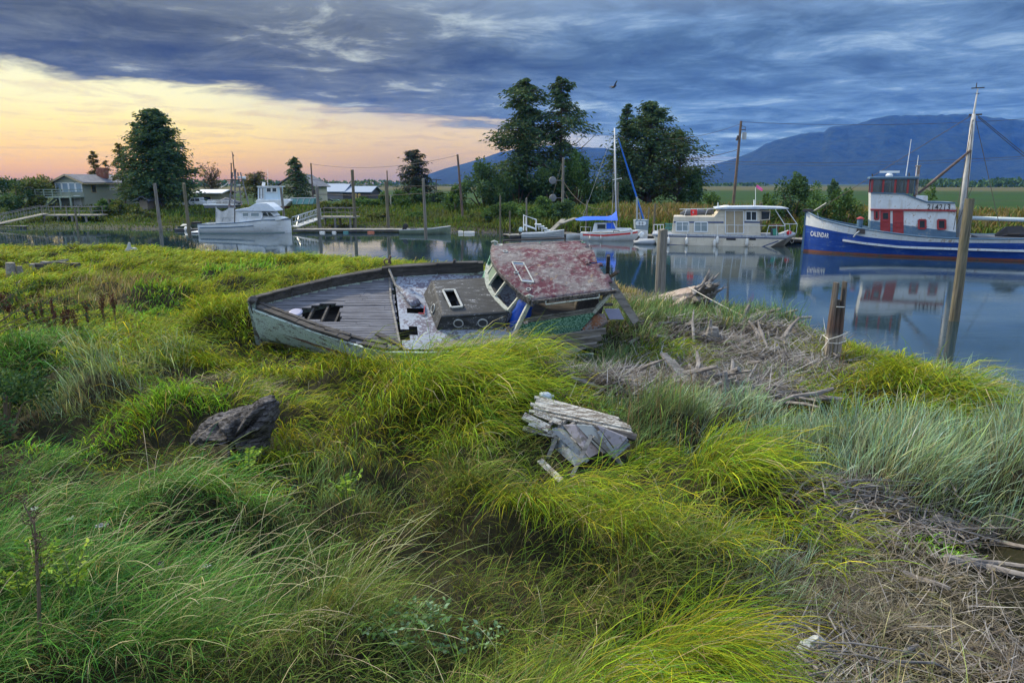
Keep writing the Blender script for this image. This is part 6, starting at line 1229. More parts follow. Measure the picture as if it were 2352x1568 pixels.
q = MB(); q.box(pk(545, 413.5, 0), (1.5, 1.6, .08)); q.build('tower_platform', iron, cr)
q = MB(); q.tube([pk(540, 414, -.4), pk(536.5, 380, -.4), pk(534, 352, -.4), pk(532.3, 348, -.4)], [.07, .06, .045, .02], 5); q.tube([pk(531, 410, 0), pk(531, 376, 0)], .06, 5); q.box(pk(531, 375.5, 0), (.22, .15, .06)); q.prism([pk(a, b, -.4) for a, b in ((534.5, 354), (538, 357), (535, 362))], (0, .03, 0)); q.tube([pk(541, 414, .3), pk(541, 388, .3)], .06, 6); q.build('tower_mast', iron, cr)
q = MB(); q.box(pk(555.5, 408, -.3), (.7, .5, .25)); q.box(pk(548, 425, -.3), (.35, .3, .15)); q.build('radar', chrome, cr, bevel=.04)
q = MB(); q.tube([pk(530, 415, -.4), pk(515, 427, -.4), pk(507, 431, -.4)], .05, 5); q.build('side_boom', steel, cr)
q = MB(); q.tube([pk(538, 512, -1.2), pk(538.5, 478, -1.2)], .06, 6); q.build('cabin_post', rubber, cr)

# ---- dark open workboat moored at the cruiser's stern
wk, pk = rig('open_skiff', 'dark green open skiff with a white board, at the stern of the white cruiser', 'boat', 415, 529, 2); L2 = pk(464, 520, 0).x
_, q = shell(wk, [0, .5, 1.2, 2, L2 - .6, L2 - .2, L2], itp([(0, .45), (L2, .75)]), itp([(0, .75), (1.5, .85), (L2 - .5, .5), (L2, .03)]), lambda x: max(.1, 1 - (x / L2) ** 3), plain('dark_green_paint', (.03, .05, .035), .6)); q.build('floor', dark_dk, wk)
q = MB(); q.panel(pk(414, 520, -.5), pk(431, 521, -.5), pk(436, 515.5, .5), pk(420, 515, .5), .04); q.build('white_board', white_trim, wk); q = MB()
for x in (428, 435): q.lathe(pk(x, 526.5, -.95), [(0, -.3), (.22, -.2), (.26, .05), (.15, .25), (0, .3)], 10)
q.build('fender', fender_m, wk, smooth=True); q = MB(); q.tube([pk(433, 515, 0), pk(447, 513, 0)], .03, 5); q.box(pk(452, 515, 0), (.9, .6, .5)); q.build('engine_box', rubber, wk)

# ---- green skiff with outboard
def outboard(o, p, mt, tilt=.5, s=1.0, name='outboard_motor'):
    q = MB(); m = Matrix.Rotation(tilt, 3, 'Y'); A = lambda x, y, z: p + m @ (Vector((x, y, z)) * s)
    q.loft([[A(x * r_, y * r_, z) for x, y in ((-.26, -.16), (.10, -.18), (.22, -.10), (.22, .10), (.10, .18), (-.26, .16))] for z, r_ in ((.05, .75), (.15, 1), (.42, 1), (.56, .8), (.60, .4))]); m_ = q.build(name, mt, o, smooth=False, bevel=.03 * s)
    q = MB(); q.beam(A(-.05, 0, .1), A(-.05, 0, -.75), .12 * s, .2 * s, up=(1, 0, 0)); q.box(A(-.05, 0, -.6), (.34 * s, .22 * s, .03)); q.lathe(A(-.16, 0, -.76), [(0, 0), (.09 * s, .05), (.07 * s, .25), (0, .3)], 8, 'x'); q.build('lower_unit', iron, m_); return m_
gs_, pk = rig('green_skiff', 'flat olive green skiff with black outboard tied to the float', 'boat', 919, 537.5, 2); L3 = pk(1035, 523.5, 0).x
olive = paint('olive_boat_paint', (.15, .20, .15), (.25, .28, .24), .2, .5, 2, .2)
_, q = shell(gs_, [0, 1, 2, 3, 4, L3 - .6, L3 - .2, L3], itp([(0, .42), (3, .50), (L3, .78)]), itp([(0, .78), (3, .8), (4.2, .6), (L3, .08)]), lambda x: 1 if x < 3.2 else max(.02, 1 - ((x - 3.2) / (L3 - 3.4)) ** 1.2 if x < L3 - .2 else .02), olive, keel=-.12, tumble=.9); q.build('floor', dark_dk, gs_)
q = MB()
for s_ in (-1, 1): q.tube([(x, s_ * (itp([(0, .78), (3, .8), (4.2, .6), (L3, .08)])(x) + .01), itp([(0, .42), (3, .50), (L3, .78)])(x) + .01) for x in np.linspace(0, L3, 9)], .03, 5)
q.build('gunwale', alu, gs_); outboard(gs_, pk(928, 526, 0), rubber, .55, 1.0)
q = MB(); q.box(pk(950, 529, 0), (.6, .6, .35)); q.tube([pk(952, 527, .1), pk(948, 522, .1)], .04, 5); q.build('console', dark_dk, gs_)

# ---- aluminium skiff, small dinghy
ak, pk = rig('aluminium_skiff', 'grey aluminium skiff with pale outboard by the white steps', 'boat', 1198, 546.5, -4); L4 = pk(1296, 528, .3).x
s4, b4 = itp([(0, pk(1198, 537, -.7).z), (2, .5), (L4, pk(1296, 527.5, 0).z)]), itp([(0, .72), (1.8, .78), (3, .55), (L4, .03)])
_, q = shell(ak, [0, .7, 1.5, 2.3, 3, L4 - .5, L4 - .15, L4], s4, b4, lambda x: max(.03, 1 - (x / L4) ** 3), alu, keel=-.15); q.build('floor', steel, ak)
q = MB()
for s_ in (-1, 1):
    q.tube([(x, s_ * (b4(x) + .01), s4(x)) for x in np.linspace(0, L4, 9)], .03, 5)
    for f_ in (.35, .6, .8): q.tube([(x, s_ * b4(x) * (.97 if f_ > .5 else .93), s4(x) * f_) for x in np.linspace(.1, L4 * .92, 9)], .015, 4)
q.build('gunwale', chrome, ak); q = MB()
for x in (.8, 1.7): q.box((x, 0, .38), (.28, 1.3, .05))
q.build('thwart', alu, ak); outboard(ak, pk(1198, 533, 0) + Vector((-.1, 0, 0)), plain('pale_outboard', (.40, .55, .62), .4), .15, .75)
q = MB(); q.tube([Vector((L4 - .1, 0, s4(L4))), Vector((L4 - .5, -.35, .15)), Vector((L4 - .9, -.5, .3)), Vector((L4 - .4, -.1, s4(L4) - .1))], .02, 4); q.build('rope', rp_m, ak)
dg_, pk = rig('dinghy', 'tiny white dinghy between the aluminium skiff and the sailboat', 'boat', 1300, 547, 0); L5 = pk(1333, 545, 0).x
_, q = shell(dg_, [0, .15, .4, .8, L5 - .2, L5], lambda x: .38, itp([(0, .05), (.4, .4), (L5 - .2, .5), (L5, .45)]), lambda x: .8, white_p, keel=-.1); q.build('floor', steel, dg_)

# ---- sailboat
sb, pk = rig('sailboat', 'small white sailboat with red stripe, blue boom tent and furled blue jib', 'sailboat', 1333, 550.5, -9)
L6 = pk(1487.5, 523.3, .9).x; s6 = itp([(0, pk(1330, 533, 0).z), (L6 * .35, pk(1385, 534.5, 0).z), (L6 * .7, pk(1440, 530.5, .2).z), (L6, pk(1487.5, 523.5, .9).z)]); b6 = itp([(0, .75), (1.5, 1.05), (3, 1.1), (4.6, .75), (L6 - .2, .08), (L6, .03)])
xs6 = [0, .4, 1, 1.8, 2.8, 3.8, 4.6, 5.2, L6 - .4, L6 - .15, L6]
_, q = shell(sb, xs6, s6, b6, lambda x: (1 if x < 2.5 else max(.02, 1 - ((x - 2.5) / (L6 - 3.3)) ** 1.6 if x < L6 - .8 else .02)) * min(1, .7 + x), white_p, keel=-.3, tumble=.86); q.build('deck', white_p, sb)
q = MB()
for s_ in (-1, 1): q.loft([[Vector((x, s_ * (b6(x) * .995 + .012), s6(x) - .10)), Vector((x, s_ * (b6(x) * .985 + .012), s6(x) - .25))] for x in np.linspace(.25, L6 * .85, 14)], closed=False, cap=False)
q.build('red_stripe', plain('red_stripe', (.50, .03, .03), .45), sb)
q = MB(); q.prism([pk(a, b, -.55) for a, b in ((1360, 533), (1453, 530), (1450, 526), (1416, 525), (1410, 512), (1365, 512.6))], (0, 1.2, 0)); q.build('cabin', white_p, sb)
win(sb, pk, 1372, 515, 1391, 526, -.57, white_trim, dark_glass, .05, 0); q = MB(); q.prism([pk(a, b, -.60) for a, b in ((1393, 526), (1414, 525.5), (1408, 512), (1393, 512.5))], (0, 1.3, 0)); q.build('window_cover', blue_cv, sb); q = MB(); q.ring(*[pk(a, b, -.62) for a, b in ((1409, 535), (1422, 534.5), (1422, 529.5), (1409, 530))], .05, .03); q.build('port_frame', dark_dk, sb)
tn = []
for t in np.linspace(0, 1, 10):
    x = 1321 + 95 * t; top = 497 + 6 * (1 - min(1, t * 5)) - (13 * max(0, t - .86) / .14); low = 506 + .8 * math.sin(t * 9); tn.append([pk(x + 3, low, -.85), pk(x, top + 1, -.3), pk(x, top, .1), pk(x, top + 1, .5), pk(x + 3, low, 1.05)])
q = MB(); q.loft(tn, closed=False, cap=False); q.build('boom_tent', blue_cv, sb, smooth=True)
mb_, mt_ = pk(1415.5, 524, .05), pk(1411.5, 294, .05); q = MB(); q.tube([mb_, mt_], [.07, .055], 8); q.build('mast', plain('mast_grey', (.50, .52, .55), .4), sb, smooth=True)
q = MB(); q.tube([pk(1407, 413, -.2), pk(1414, 412, .05), pk(1427, 409, .3)], .025, 5); q.tube([pk(1427, 408, .3), pk(1427, 412, .3)], .02, 4); q.build('spreader', chrome, sb)
q = MB(); q.tube([pk(1420, 317, .1), pk(1450, 414, .4), pk(1481, 513, .8)], [.05, .085, .07], 7); q.build('furled_jib', paint('blue_jib_cover', (.015, .13, .52), (.02, .09, .3), .3, .7, 2), sb)
q = MB()
for a, b, ya, yb in (((1412, 300), (1487, 520), .05, .9), ((1413, 410), (1402, 526), .05, -.6), ((1411, 300), (1405, 528), .05, -.9), ((1411, 300), (1424, 525), .05, .9), ((1411, 296), (1331, 520), .05, 0), ((1411, 296), (1408, 413), .05, -.2)): q.tube([pk(*a, ya), pk(*b, yb)], .010, 4)
q.build('rigging', steel, sb)
q = MB(); q.tube([pk(1462, 526, .3), pk(1466, 514, .3), pk(1489, 511, .8), pk(1486, 523, .9)], .02, 5); q.tube([pk(1472, 525, 1.0), pk(1476, 514, 1.2), pk(1489, 511, .8)], .02, 5); q.tube([pk(1333, 531, -.6), pk(1333, 521, -.6), pk(1357, 522, -.7), pk(1357, 531, -.7)], .02, 5); q.tube([pk(1345, 531, -.65), pk(1345, 521.5, -.65)], .015, 4); q.build('railing', chrome, sb)
for x in (1355, 1380): p = pk(x, 546, -1.12); q = MB(); q.lathe(p, [(0, -.16), (.07, -.13), (.08, .08), (.03, .16), (0, .16)], 8); q.tube([p + Vector((0, 0, .15)), pk(x, 534, -1.05)], .01, 4); q.build('fender', fender_m, sb, smooth=True)
# ---- inflatable tender
ib, pk = rig('inflatable_dinghy', 'grey inflatable dinghy with white outboard behind the houseboat stern', 'boat', 1456, 560, -8); q = MB()
q.tube([(0, -.1, .15), (.5, -.3, .17), (1.5, -.35, .18), (1.95, .15, .26), (1.5, .75, .18), (.5, .75, .17), (0, .6, .15)], [.10, .22, .22, .20, .22, .22, .10], 9); q.build('tube', plain('grey_hypalon', (.27, .30, .34), .6), ib, smooth=True); q = MB(); q.box((.95, .2, .08), (1.4, .9, .05)); q.build('floor', dark_dk, ib); outboard(ib, Vector((.45, .2, .55)), white_p, .7, .85)

# ================================================================ docks, gangways, pilings
def dock(name, label, p0, p1, depth, z=.30, floats=(), th=.22, cat='dock'):
    a, b = G(*p0, z), G(*p1, z); d = b - a; yaw = math.degrees(math.atan2(d.y, d.x)); o = thing(name, label, cat, (a.x, a.y, 0), R(yaw)); L = d.length; q = MB(); n_ = max(3, int(L / .8))
    for i in range(n_): q.box((L * (i + .5) / n_, depth / 2, z + random.uniform(-.01, .01)), (L / n_ - .03, depth, .06))
    q.build('decking', dock_wood, o); q = MB(); q.box((L / 2, .06, z - .13), (L, .10, .2)); q.box((L / 2, depth - .06, z - .13), (L, .10, .2)); q.build('stringer', dark_wood, o)
    for t, w_, mt in floats: q = MB(); q.tube([(L * t - w_ / 2, .12, .02), (L * t + w_ / 2, .12, .02)], .20, 9); q.build('float', mt, o, smooth=True)
    return o, L
dock('floating_dock', 'long low floating dock with coloured floats below the row of pilings', (672, 528), (1010, 527.5), 2.0, .32, [(.20, .55, fender_m), (.28, .4, fender_m), (.36, .55, plain('teal_float', (.06, .20, .20), .6)), (.53, .7, plain('orange_float', (.42, .13, .07), .6))])
dock('floating_dock', 'low float between the skiff stern and the first leaning piling', (400, 525.5), (470, 526.5), 1.6, .22)
dock('floating_dock', 'small landing dock under the white steps', (1170, 541), (1330, 536.5), 1.8, .30)
dock('floating_dock', 'dark dock running behind the houseboat and the tug bow', (1440, 541), (1860, 551), 2.2, .35)
dock('floating_dock', 'low float at the left edge below the ramp', (-40, 519.5), (58, 519.5), 1.8, .25)
b = G(1078, 536.5, 0); o = thing('mooring_float', 'small white float block against the bank right of the green skiff', 'float', b); q = MB(); q.box((0, 0, .08), (1.1, .5, .28)); q.box((-.9, .2, .1), (.5, .4, .3)); q.build('float', fender_m, o, bevel=.05); q = MB(); q.tube([(-.5, -.1, .25), (.2, .0, .28)], .05, 6); q.build('beam', dock_wood, o)
def gangway(name, label, lo_, hi_, wdt, rail_h, Y0, Y1, mt, n=8):
    a, b = W(*lo_, Y0), W(*hi_, Y1); o = thing(name, label, 'gangway', a); d = b - a; q = MB(); q.beam((0, wdt / 2, 0), d + Vector((0, wdt / 2, 0)), wdt, .08); q.build('walkway', dock_wood if mt is not alu else steel, o)
    for y in (0, wdt):
        q = MB(); u = Vector((0, y, rail_h)); q.tube([Vector((0, y, 0)) + u * .0, Vector((0, y, 0)) + u], .035, 5); q.tube([u, d + u], .04, 5); q.tube([u * 1 - Vector((0, 0, rail_h * .5)), d + Vector((0, y, rail_h * .5))], .03, 5)
        for i in range(n + 1):
            p = d * (i / n) + Vector((0, y, 0)); q.tube([p, p + Vector((0, 0, rail_h))], .03, 4)
            if mt is alu and i < n: p2 = d * ((i + 1) / n) + Vector((0, y, rail_h)); q.tube([p, p2], .022, 4)
        q.build('railing', mt, o)
    return o
gangway('gangway', 'aluminium gangway sloping from the pier down to the long float', (672, 522), (731, 502), 1.2, 1.05, 73.5, 76.5, alu, 5)
gangway('gangway', 'long wooden ramp with railing at the left edge leading to the house dock', (-25, 517), (96, 491), 1.4, 1.0, 79, 84, dock_wood, 9)
def pier(name, label, x0, x1, y, z, depth, Y, rail=1.0, ends=None):
    a, b = W(x0, y, Y), W(x1, y, Y); a.z = b.z = z; o = thing(name, label, 'pier', (a.x, a.y, 0)); L = (b - a).length; q = MB(); q.box((L / 2, depth / 2, z), (L, depth, .14)); q.build('decking', dock_wood, o)
    for i in range(int(L / 1.7) + 1):
        for yy in (.15, depth - .15): q = MB(); q.tube([(min(L - .1, .1 + i * 1.7), yy, -.8), (min(L - .1, .1 + i * 1.7), yy, z)], .13, 7); q.build('post', grey_wood, o)
    if rail:
        q = MB()
        for yy in (.1, depth - .1):
            q.tube([(0, yy, z + rail), (L, yy, z + rail)], .035, 5); q.tube([(0, yy, z + rail * .5), (L, yy, z + rail * .5)], .025, 5)
            for i in range(int(L / 1.5) + 1): q.tube([(i * 1.5, yy, z), (i * 1.5, yy, z + rail)], .035, 5)
        q.build('railing', grey_wood, o)
    return o
pier('pier', 'grey timber pier with pipe railing above the long float', 731, 815, 500, 1.35, 2.6, 77)
pier('pier', 'timber landing with railing in front of the house', 96, 222, 490, 1.25, 2.4, 84)
q = MB(); b = loc(1232, 530); o = thing('steps', 'white wooden steps with a sloping handrail on the small landing dock', 'steps', b)
for i in range(4): q.box(W(1236 + i * 7, 516 + i * 4.5, b.y) - b + Vector((0, .3, 0)), (.45, .7, .06)); q.box(W(1236 + i * 7, 518 + i * 4.5, b.y) - b + Vector((-.15, .3, -.05)), (.05, .7, .2))
q.build('tread', white_p, o); q = MB(); P2 = lambda x, y: W(x, y, b.y) - b
for yy in (0, .7): q = MB(); v = Vector((0, yy, 0)); q.tube([P2(1203, 530) + v, P2(1203, 495) + v, P2(1232, 505) + v, P2(1231, 530) + v], .04, 5); q.tube([P2(1209, 530) + v, P2(1209, 497) + v], .04, 5); q.tube([P2(1203, 517) + v, P2(1232, 527) + v], .05, 5); q.build('handrail', chrome, o)
for p0, p1, lb in (((1266, 530), (1294, 504), 'steep grey gangplank rising from the bow of the aluminium skiff'), ((1288, 513), (1322, 501), 'second flatter gangplank leading up to the bank')):
    a = W(*p0, 66.5); e = W(*p1, 68.5); q = MB(); q.beam((0, 0, 0), e - a, .5, .10); ob = q.build('gangplank', dock_wood); ob.location = a; tag(ob, lb, 'gangplank')
b = loc(1477, 540); b.z = .35; o = thing('pump_box', 'grey dockside box with round gauges beside the sailboat bow', 'utility box', (b.x, b.y + .5, .38)); P2 = lambda x, y: W(x, y, b.y + .5) - Vector((b.x, b.y + .5, .38)); q = MB(); q.prism([P2(1460, 527), P2(1489, 529), P2(1490, 505), P2(1459, 505)], (0, .7, 0)); q.build('cabinet', plain('cabinet_grey', (.20, .25, .29), .5), o, bevel=.03); q = MB()
for x in (1465, 1472, 1479): q.lathe(P2(x, 513) + Vector((0, -.04, 0)), [(0, 0), (.14, 0), (.14, .04), (0, .04)], 12, 'y')
q.build('gauge', chrome, o); q = MB(); q.tube([P2(1463, 505), P2(1463, 452)], .06, 6); q.tube([P2(1463, 492), P2(1469, 489), P2(1471, 505)], .04, 5); q.build('mast', steel, o)
PILES = [(370, 531, 355, 422, 5, 'leaning mottled piling left of the two in front of the big conifer'), (434, 522, 422, 421, 5, 'pale leaning piling in front of the parked pickup'), (178, 526, 172, 480, 3.2, 'short piling standing in front of the house landing'), (735, 529, 728, 430, 5.2, 'grey piling at the upper end of the aluminium gangway'), (816, 527, 809, 390, 5, 'tall dark piling right of the aluminium gangway'), (893, 529, 886, 418, 5, 'thick piling close to the thin dark pole'), (978, 525, 972, 411, 4.6, 'silvery piling behind the bow of the green skiff'), (1149, 546, 1149, 449, 2.7, 'slim green stained piling standing alone left of the white steps'), (1171, 546, 1171, 485, 2.8, 'short brown piling at the corner of the small landing dock'), (1211, 533, 1209, 455, 2.7, 'slim post rising behind the white steps'), (1347, 531, 1349, 460, 2.9, 'slim brown post behind the stern of the sailboat'), (1505, 533, 1505, 468, 3.6, 'jagged grey post between sailboat and houseboat'), (1491, 533, 1491, 476, 1.6, 'thin stake beside the jagged grey post'), (1420, 536, 1420, 420, 2.4, 'thin post close behind the mast of the sailboat'), (1758, 530, 1748, 465, 5, 'short brown stump of piling behind the houseboat roof'), (648, 500, 645, 430, 4, 'dark post in front of the beached boat with a blue cabin')]
for i, (bx_, by_, tx_, ty_, hw, lb) in enumerate(PILES):
    p = G(bx_, by_, 0)
    if gz(p.x, p.y) > 0: p = loc(bx_, by_)
    YB = {1758: 62, 648: 81, 1347: 66.5, 1420: 66, 1505: 63.5, 1491: 64, 1211: 70}.get(bx_)
    if YB: p = Vector((W(bx_, 422, YB).x, YB, max(-.3, gz(W(bx_, 422, YB).x, YB))))
    t = W(tx_, ty_, p.y); r = hw * p.y / FPX * .74; H_ = t.z - p.z; o = thing('mooring_piling', lb, 'piling', p, group='pilings along the far bank'); q = MB(); rs = []
    for k_ in range(7):
        f_ = k_ / 6; rr = r * (1.08 - .15 * f_); rs.append([Vector(((t.x - p.x) * f_ + rr * math.cos(a) * (1 + .06 * math.sin(2 * a + k_)), rr * math.sin(a), -.8 + (H_ + .8) * f_ + (random.uniform(-.06, .06) if k_ == 6 else 0))) for a in np.linspace(0, 2 * math.pi, 9, endpoint=False)])
    q.loft(rs); q.build('post', wet_pile if i % 3 else gray_pile, o)

# ================================================================ poles, wires, houses, vehicles, trees across the river
def npx(px, Y): return W(px, 422, Y).x
POLES = [(717, 375, 74 + 24, .13, 'utility pole right of the gabled house'), (1052, 355, 82, .16, 'tall bare pole standing before the rounded bushes'), (890, 392, 80, .09, 'thin dark pole next to a thick piling'), (1293, 362, 78, .17, 'pale pole with guy wires in front of the tall conifers'), (1692, 278, 76, .17, 'tall dark utility pole with a transformer behind the houseboat')]
PT = {}
for px, ty, Y, r, lb in POLES:
    x = npx(px, Y); z0 = gz(x, Y); t = W(px, ty, Y); o = thing('utility_pole', lb, 'pole', (x, Y, z0)); q = MB(); lean = {1052: -.55, 1692: .25}.get(px, 0); base_off = -lean
    q.tube([(base_off, 0, -.5), (0, 0, t.z - z0)], [r, r * .75], 8); q.build('pole', wood('pole_wood_%d' % px, (.06, .045, .04), (.20, .15, .12), grain=(8, 8, .6)) if px != 1293 else gray_pile, o); PT[px] = (Vector((x, Y, t.z)), o)
    if px == 1692: q = MB(); q.tube([(.45, 0, t.z - z0 - 1.9), (.45, 0, t.z - z0 - 1.15)], .22, 10); o2 = q.build('transformer', steel, o); q = MB(); q.box((.25, 0, t.z - z0 - .9), (.6, .08, .08)); q.tube([(.5, 0, t.z - z0 - 1.1), (.5, 0, t.z - z0 - .6), (.1, 0, t.z - z0 - .5)], .03, 5); q.tube([(-.35, 0, t.z - z0 - 2.0), (-.2, 0, t.z - z0 - 1.5)], .12, 7); q.build('bracket', iron, o)
    if px == 717: q = MB(); q.tube([(.25, -.1, t.z - z0 - 4.2), (.25, -.1, t.z - z0 - 3.6)], .18, 8); q.build('transformer', iron, o)
    if px == 1293:
        for zz, xx in ((3.6, -1.15), (1.7, -1.1)):
            q = MB(); q.lathe((xx, -.1, zz), [(0, 0), (.38, .05), (.42, .12), (.3, .1), (0, .08)], 14, 'y'); q.tube([(xx, 0, zz), (0, .1, zz)], .04, 5); q.build('satellite_dish', plain('grey_dish', (.13, .14, .16), .6), o)
px, Y = 1002, 210; x = npx(px, Y); z0 = gz(x, Y); t = W(px, 411, Y); o = thing('utility_pole', 'distant utility pole with one crossarm against the blue hill', 'pole', (x, Y, z0)); q = MB(); q.tube([(0, 0, -.5), (0, 0, t.z - z0)], .16, 6); q.build('pole', iron, o); q = MB(); q.box((0, 0, t.z - z0 - .3), (3.2, .15, .22)); q.build('crossarm', iron, o)
def wire(lb, a, b, sag, r=.02, name='power_line'):
    m = a; q = MB(); q.tube([a.lerp(b, t) - m - Vector((0, 0, sag * 4 * t * (1 - t))) for t in np.linspace(0, 1, 13)], r, 4, False); o = q.build(name, iron); o.location = m; tag(o, lb, 'cable')
T7, T10, T12, T16 = (PT[k][0] for k in (717, 1052, 1293, 1692)); D_ = lambda z: Vector((0, 0, -z))
wire('highest wire between the gabled house pole and the tall bare pole', T7 + D_(.1), T10 + D_(.1), .9, .022)
wire('middle wire sagging from the gabled house pole to the right', T7 + D_(2.2), T10 + D_(3.4), .5, .022)
wire('lowest wire of the span right of the gabled house pole', T7 + D_(4.0), T10 + D_(4.0), .5, .026)
wire('wire from the gabled house pole sloping down behind the barns', T7 + D_(4.2), W(935, 447, 120), .3, .03)
wire('top wire rising from the transformer pole to the right', T16 + D_(.1), W(2500, 262, 70), .6, .02)
wire('upper of the two dark wires crossing the mountain behind the tug', W(1560, 366, 92), W(2500, 350, 72), .7, .022)
wire('lower of the two dark wires crossing the mountain behind the tug', W(1560, 371, 92.5), W(2500, 354, 72.5), .8, .016)
wire('wire from the transformer pole to the top of the round dark conifer', T16 + D_(.3), W(1500, 318, 96), .6, .02)
wire('wire from the transformer pole down toward the round dark conifer', T16 + D_(2.9), W(1560, 365, 92), .3, .03)
wire('guy wire falling left from the pale pole', T12 + D_(.1), W(1265, 465, 77), 0, .02, 'guy_wire')
wire('first slack cable falling right from the pale pole', T12 + D_(2.5), W(1390, 478, 68), 1.0, .022, 'cable')
wire('second slack cable falling right from the pale pole to the sailboat', T12 + D_(3.4), W(1402, 482, 63.5), 1.6, .018, 'cable')

# ---- house with deck
siding = paint('pale_green_siding', (.30, .33, .27), (.20, .22, .18), .1, .8, 2, .15, .1, stretch=(1, 1, 6)); cream_w = paint('cream_wall', (.50, .47, .36), None, 0, .8, 1, .15); roof_g = paint('grey_shingles', (.10, .115, .15), (.16, .17, .20), .4, .85, 1.5, .2, .3); trim_t = plain('tan_trim', (.36, .29, .18), .6); brick = paint('brick_chimney', (.22, .085, .055), (.3, .2, .16), .25, .9, 3, .3, .3); sea_rail = paint('greenish_rail', (.27, .34, .29), (.18, .2, .17), .2, .7, 2)
Yh_ = 97; hx = npx(189, Yh_); z0 = 1.45; ho = thing('house', 'green grey house with raised deck and brick chimney beside the big conifer', 'house', (hx, Yh_, z0), R(-4)); zl = lambda y: W(189, y, Yh_).z - z0
gw = hx - npx(122, Yh_); Lh = 13.0; ze, za, zf = zl(418), zl(402), zl(452)
q = MB(); q.box((-gw / 2, Lh / 2, ze / 2 - .2), (gw, Lh, ze + .4)); q.prism([(-gw, .02, ze), (0, .02, ze), (-gw / 2, .02, za - .05)], (0, Lh - .04, 0)); q.build('wall', siding, ho)
rf_ = MB(); ov = .55
for s_ in (0, 1):
    e0 = Vector((-gw - ov, -ov, ze - .2)) if s_ else Vector((ov, -ov, ze - .2)); ap = Vector((-gw / 2, -ov, za)); v = Vector((0, Lh + 2 * ov, 0)); rf_.panel(e0, ap, ap + v, e0 + v, .14 if s_ else -.14)
rfo = rf_.build('roof', roof_g, ho); q = MB(); q.beam((-gw - ov, -ov - .05, ze - .22), (-gw / 2, -ov - .05, za), .06, .22); q.beam((ov, -ov - .05, ze - .22), (-gw / 2, -ov - .05, za), .06, .22); q.beam((ov + .04, -ov, ze - .24), (ov + .04, Lh + ov, ze - .24), .06, .18); q.build('fascia', trim_t, rfo)
wg = MB(); wg.box((1.2, Lh - 2.2, ze / 2), (2.8, 4.4, ze)); wg.prism([(2.6, Lh - 4.4, ze), (2.6, Lh, ze), (2.6, Lh - 2.2, za - .6)], (-4, 0, 0)); wg.build('side_wing', siding, ho); q = MB(); q.panel((2.95, Lh - 4.9, ze - .15), (2.95, Lh - 2.2, za - .45), (-2, Lh - 2.2, za - .45), (-2, Lh - 4.9, ze - .15), .14); q.build('wing_roof', roof_g, ho)
q = MB(); q.box((-gw / 2 + .9, 6.2, za + .35), (1.2, 1.0, 1.5)); q.build('chimney', brick, rfo)
def hwin(parent, c_, w_, h_, fac, fm, gm, name='window'):
    q = MB(); x, y, z = c_
    if fac == 'y': q.ring((x - w_ / 2, y - .04, z - h_ / 2), (x + w_ / 2, y - .04, z - h_ / 2), (x + w_ / 2, y - .04, z + h_ / 2), (x - w_ / 2, y - .04, z + h_ / 2), .10, .06); g_ = ((x, y - .015, z), (w_, .03, h_))
    else: q.ring((x + .04, y - w_ / 2, z - h_ / 2), (x + .04, y + w_ / 2, z - h_ / 2), (x + .04, y + w_ / 2, z + h_ / 2), (x + .04, y - w_ / 2, z + h_ / 2), .10, .06); g_ = ((x + .015, y, z), (.03, w_, h_))
    f = q.build(name, fm, parent); q = MB(); q.box(*g_); q.build('pane', gm, f)
sky_glass = glass('sky_lit_glass', (.16, .22, .28), .04)  # reflected sky put into the pane's pale blue base colour
for i in range(4): hwin(ho, (-gw + .55 + i * (gw - 1.0) / 3.1, 0, zf + (ze - zf) * .62), .85, (ze - zf) * .62, 'y', chrome, sky_glass)
hwin(ho, (0, 7.0, zf + (ze - zf) * .68), 2.6, 1.0, 'x', chrome, plain('white_blind', (.6, .58, .62), .6)); hwin(ho, (0, 2.2, zf + (ze - zf) * .55), 1.0, 1.1, 'x', trim_t, dark_glass)
for y in (4.0, 5.6, 7.4, 9.0): hwin(ho, (0, y, zf - .75), .95, .6, 'x', trim_t, dark_glass)
hwin(ho, (-1.0, 0, .95), .9, 1.9, 'y', chrome, plain('white_door', (.5, .52, .5), .6), 'door')
q = MB(); q.box((-gw / 2 - .9, -1.5, zf), (gw + 2.2, 3.0, .18)); q.build('deck', sea_rail, ho)
q = MB()
for x in np.linspace(-gw - 1.9, .1, 6): q.beam((x, -2.95, zf), (x, -2.95, zf + 1.0), .09, .09)
for zz in (.35, .65, 1.0): q.beam((-gw - 2, -2.95, zf + zz), (.2, -2.95, zf + zz), .06, .09); q.beam((.2, -2.95, zf + zz), (.2, -.1, zf + zz), .06, .09); q.beam((-gw - 2, -2.95, zf + zz), (-gw - 2, 0, zf + zz), .06, .09)
q.build('deck_railing', sea_rail, ho)
for x in (-gw - 1.9, -gw + .6, -1.4, .1): q = MB(); q.beam((x, -2.9, -1.2), (x, -2.9, zf), .16, .16); q.build('deck_post', sea_rail, ho)
q = MB(); q.beam((-gw - .9, -2.7, -.4), (-gw + 1.0, -1.2, zf), .08, .25)
q.beam((-gw - .9, -1.7, -.4), (-gw + 1.0, -.2, zf), .08, .25)
for i in range(9): t = i / 8; p = Vector((-gw - .9, -2.2, -.4)).lerp(Vector((-gw + 1.0, -.7, zf)), t); q.box(p, (.35, 1.0, .05))
q.build('stairs', sea_rail, ho)
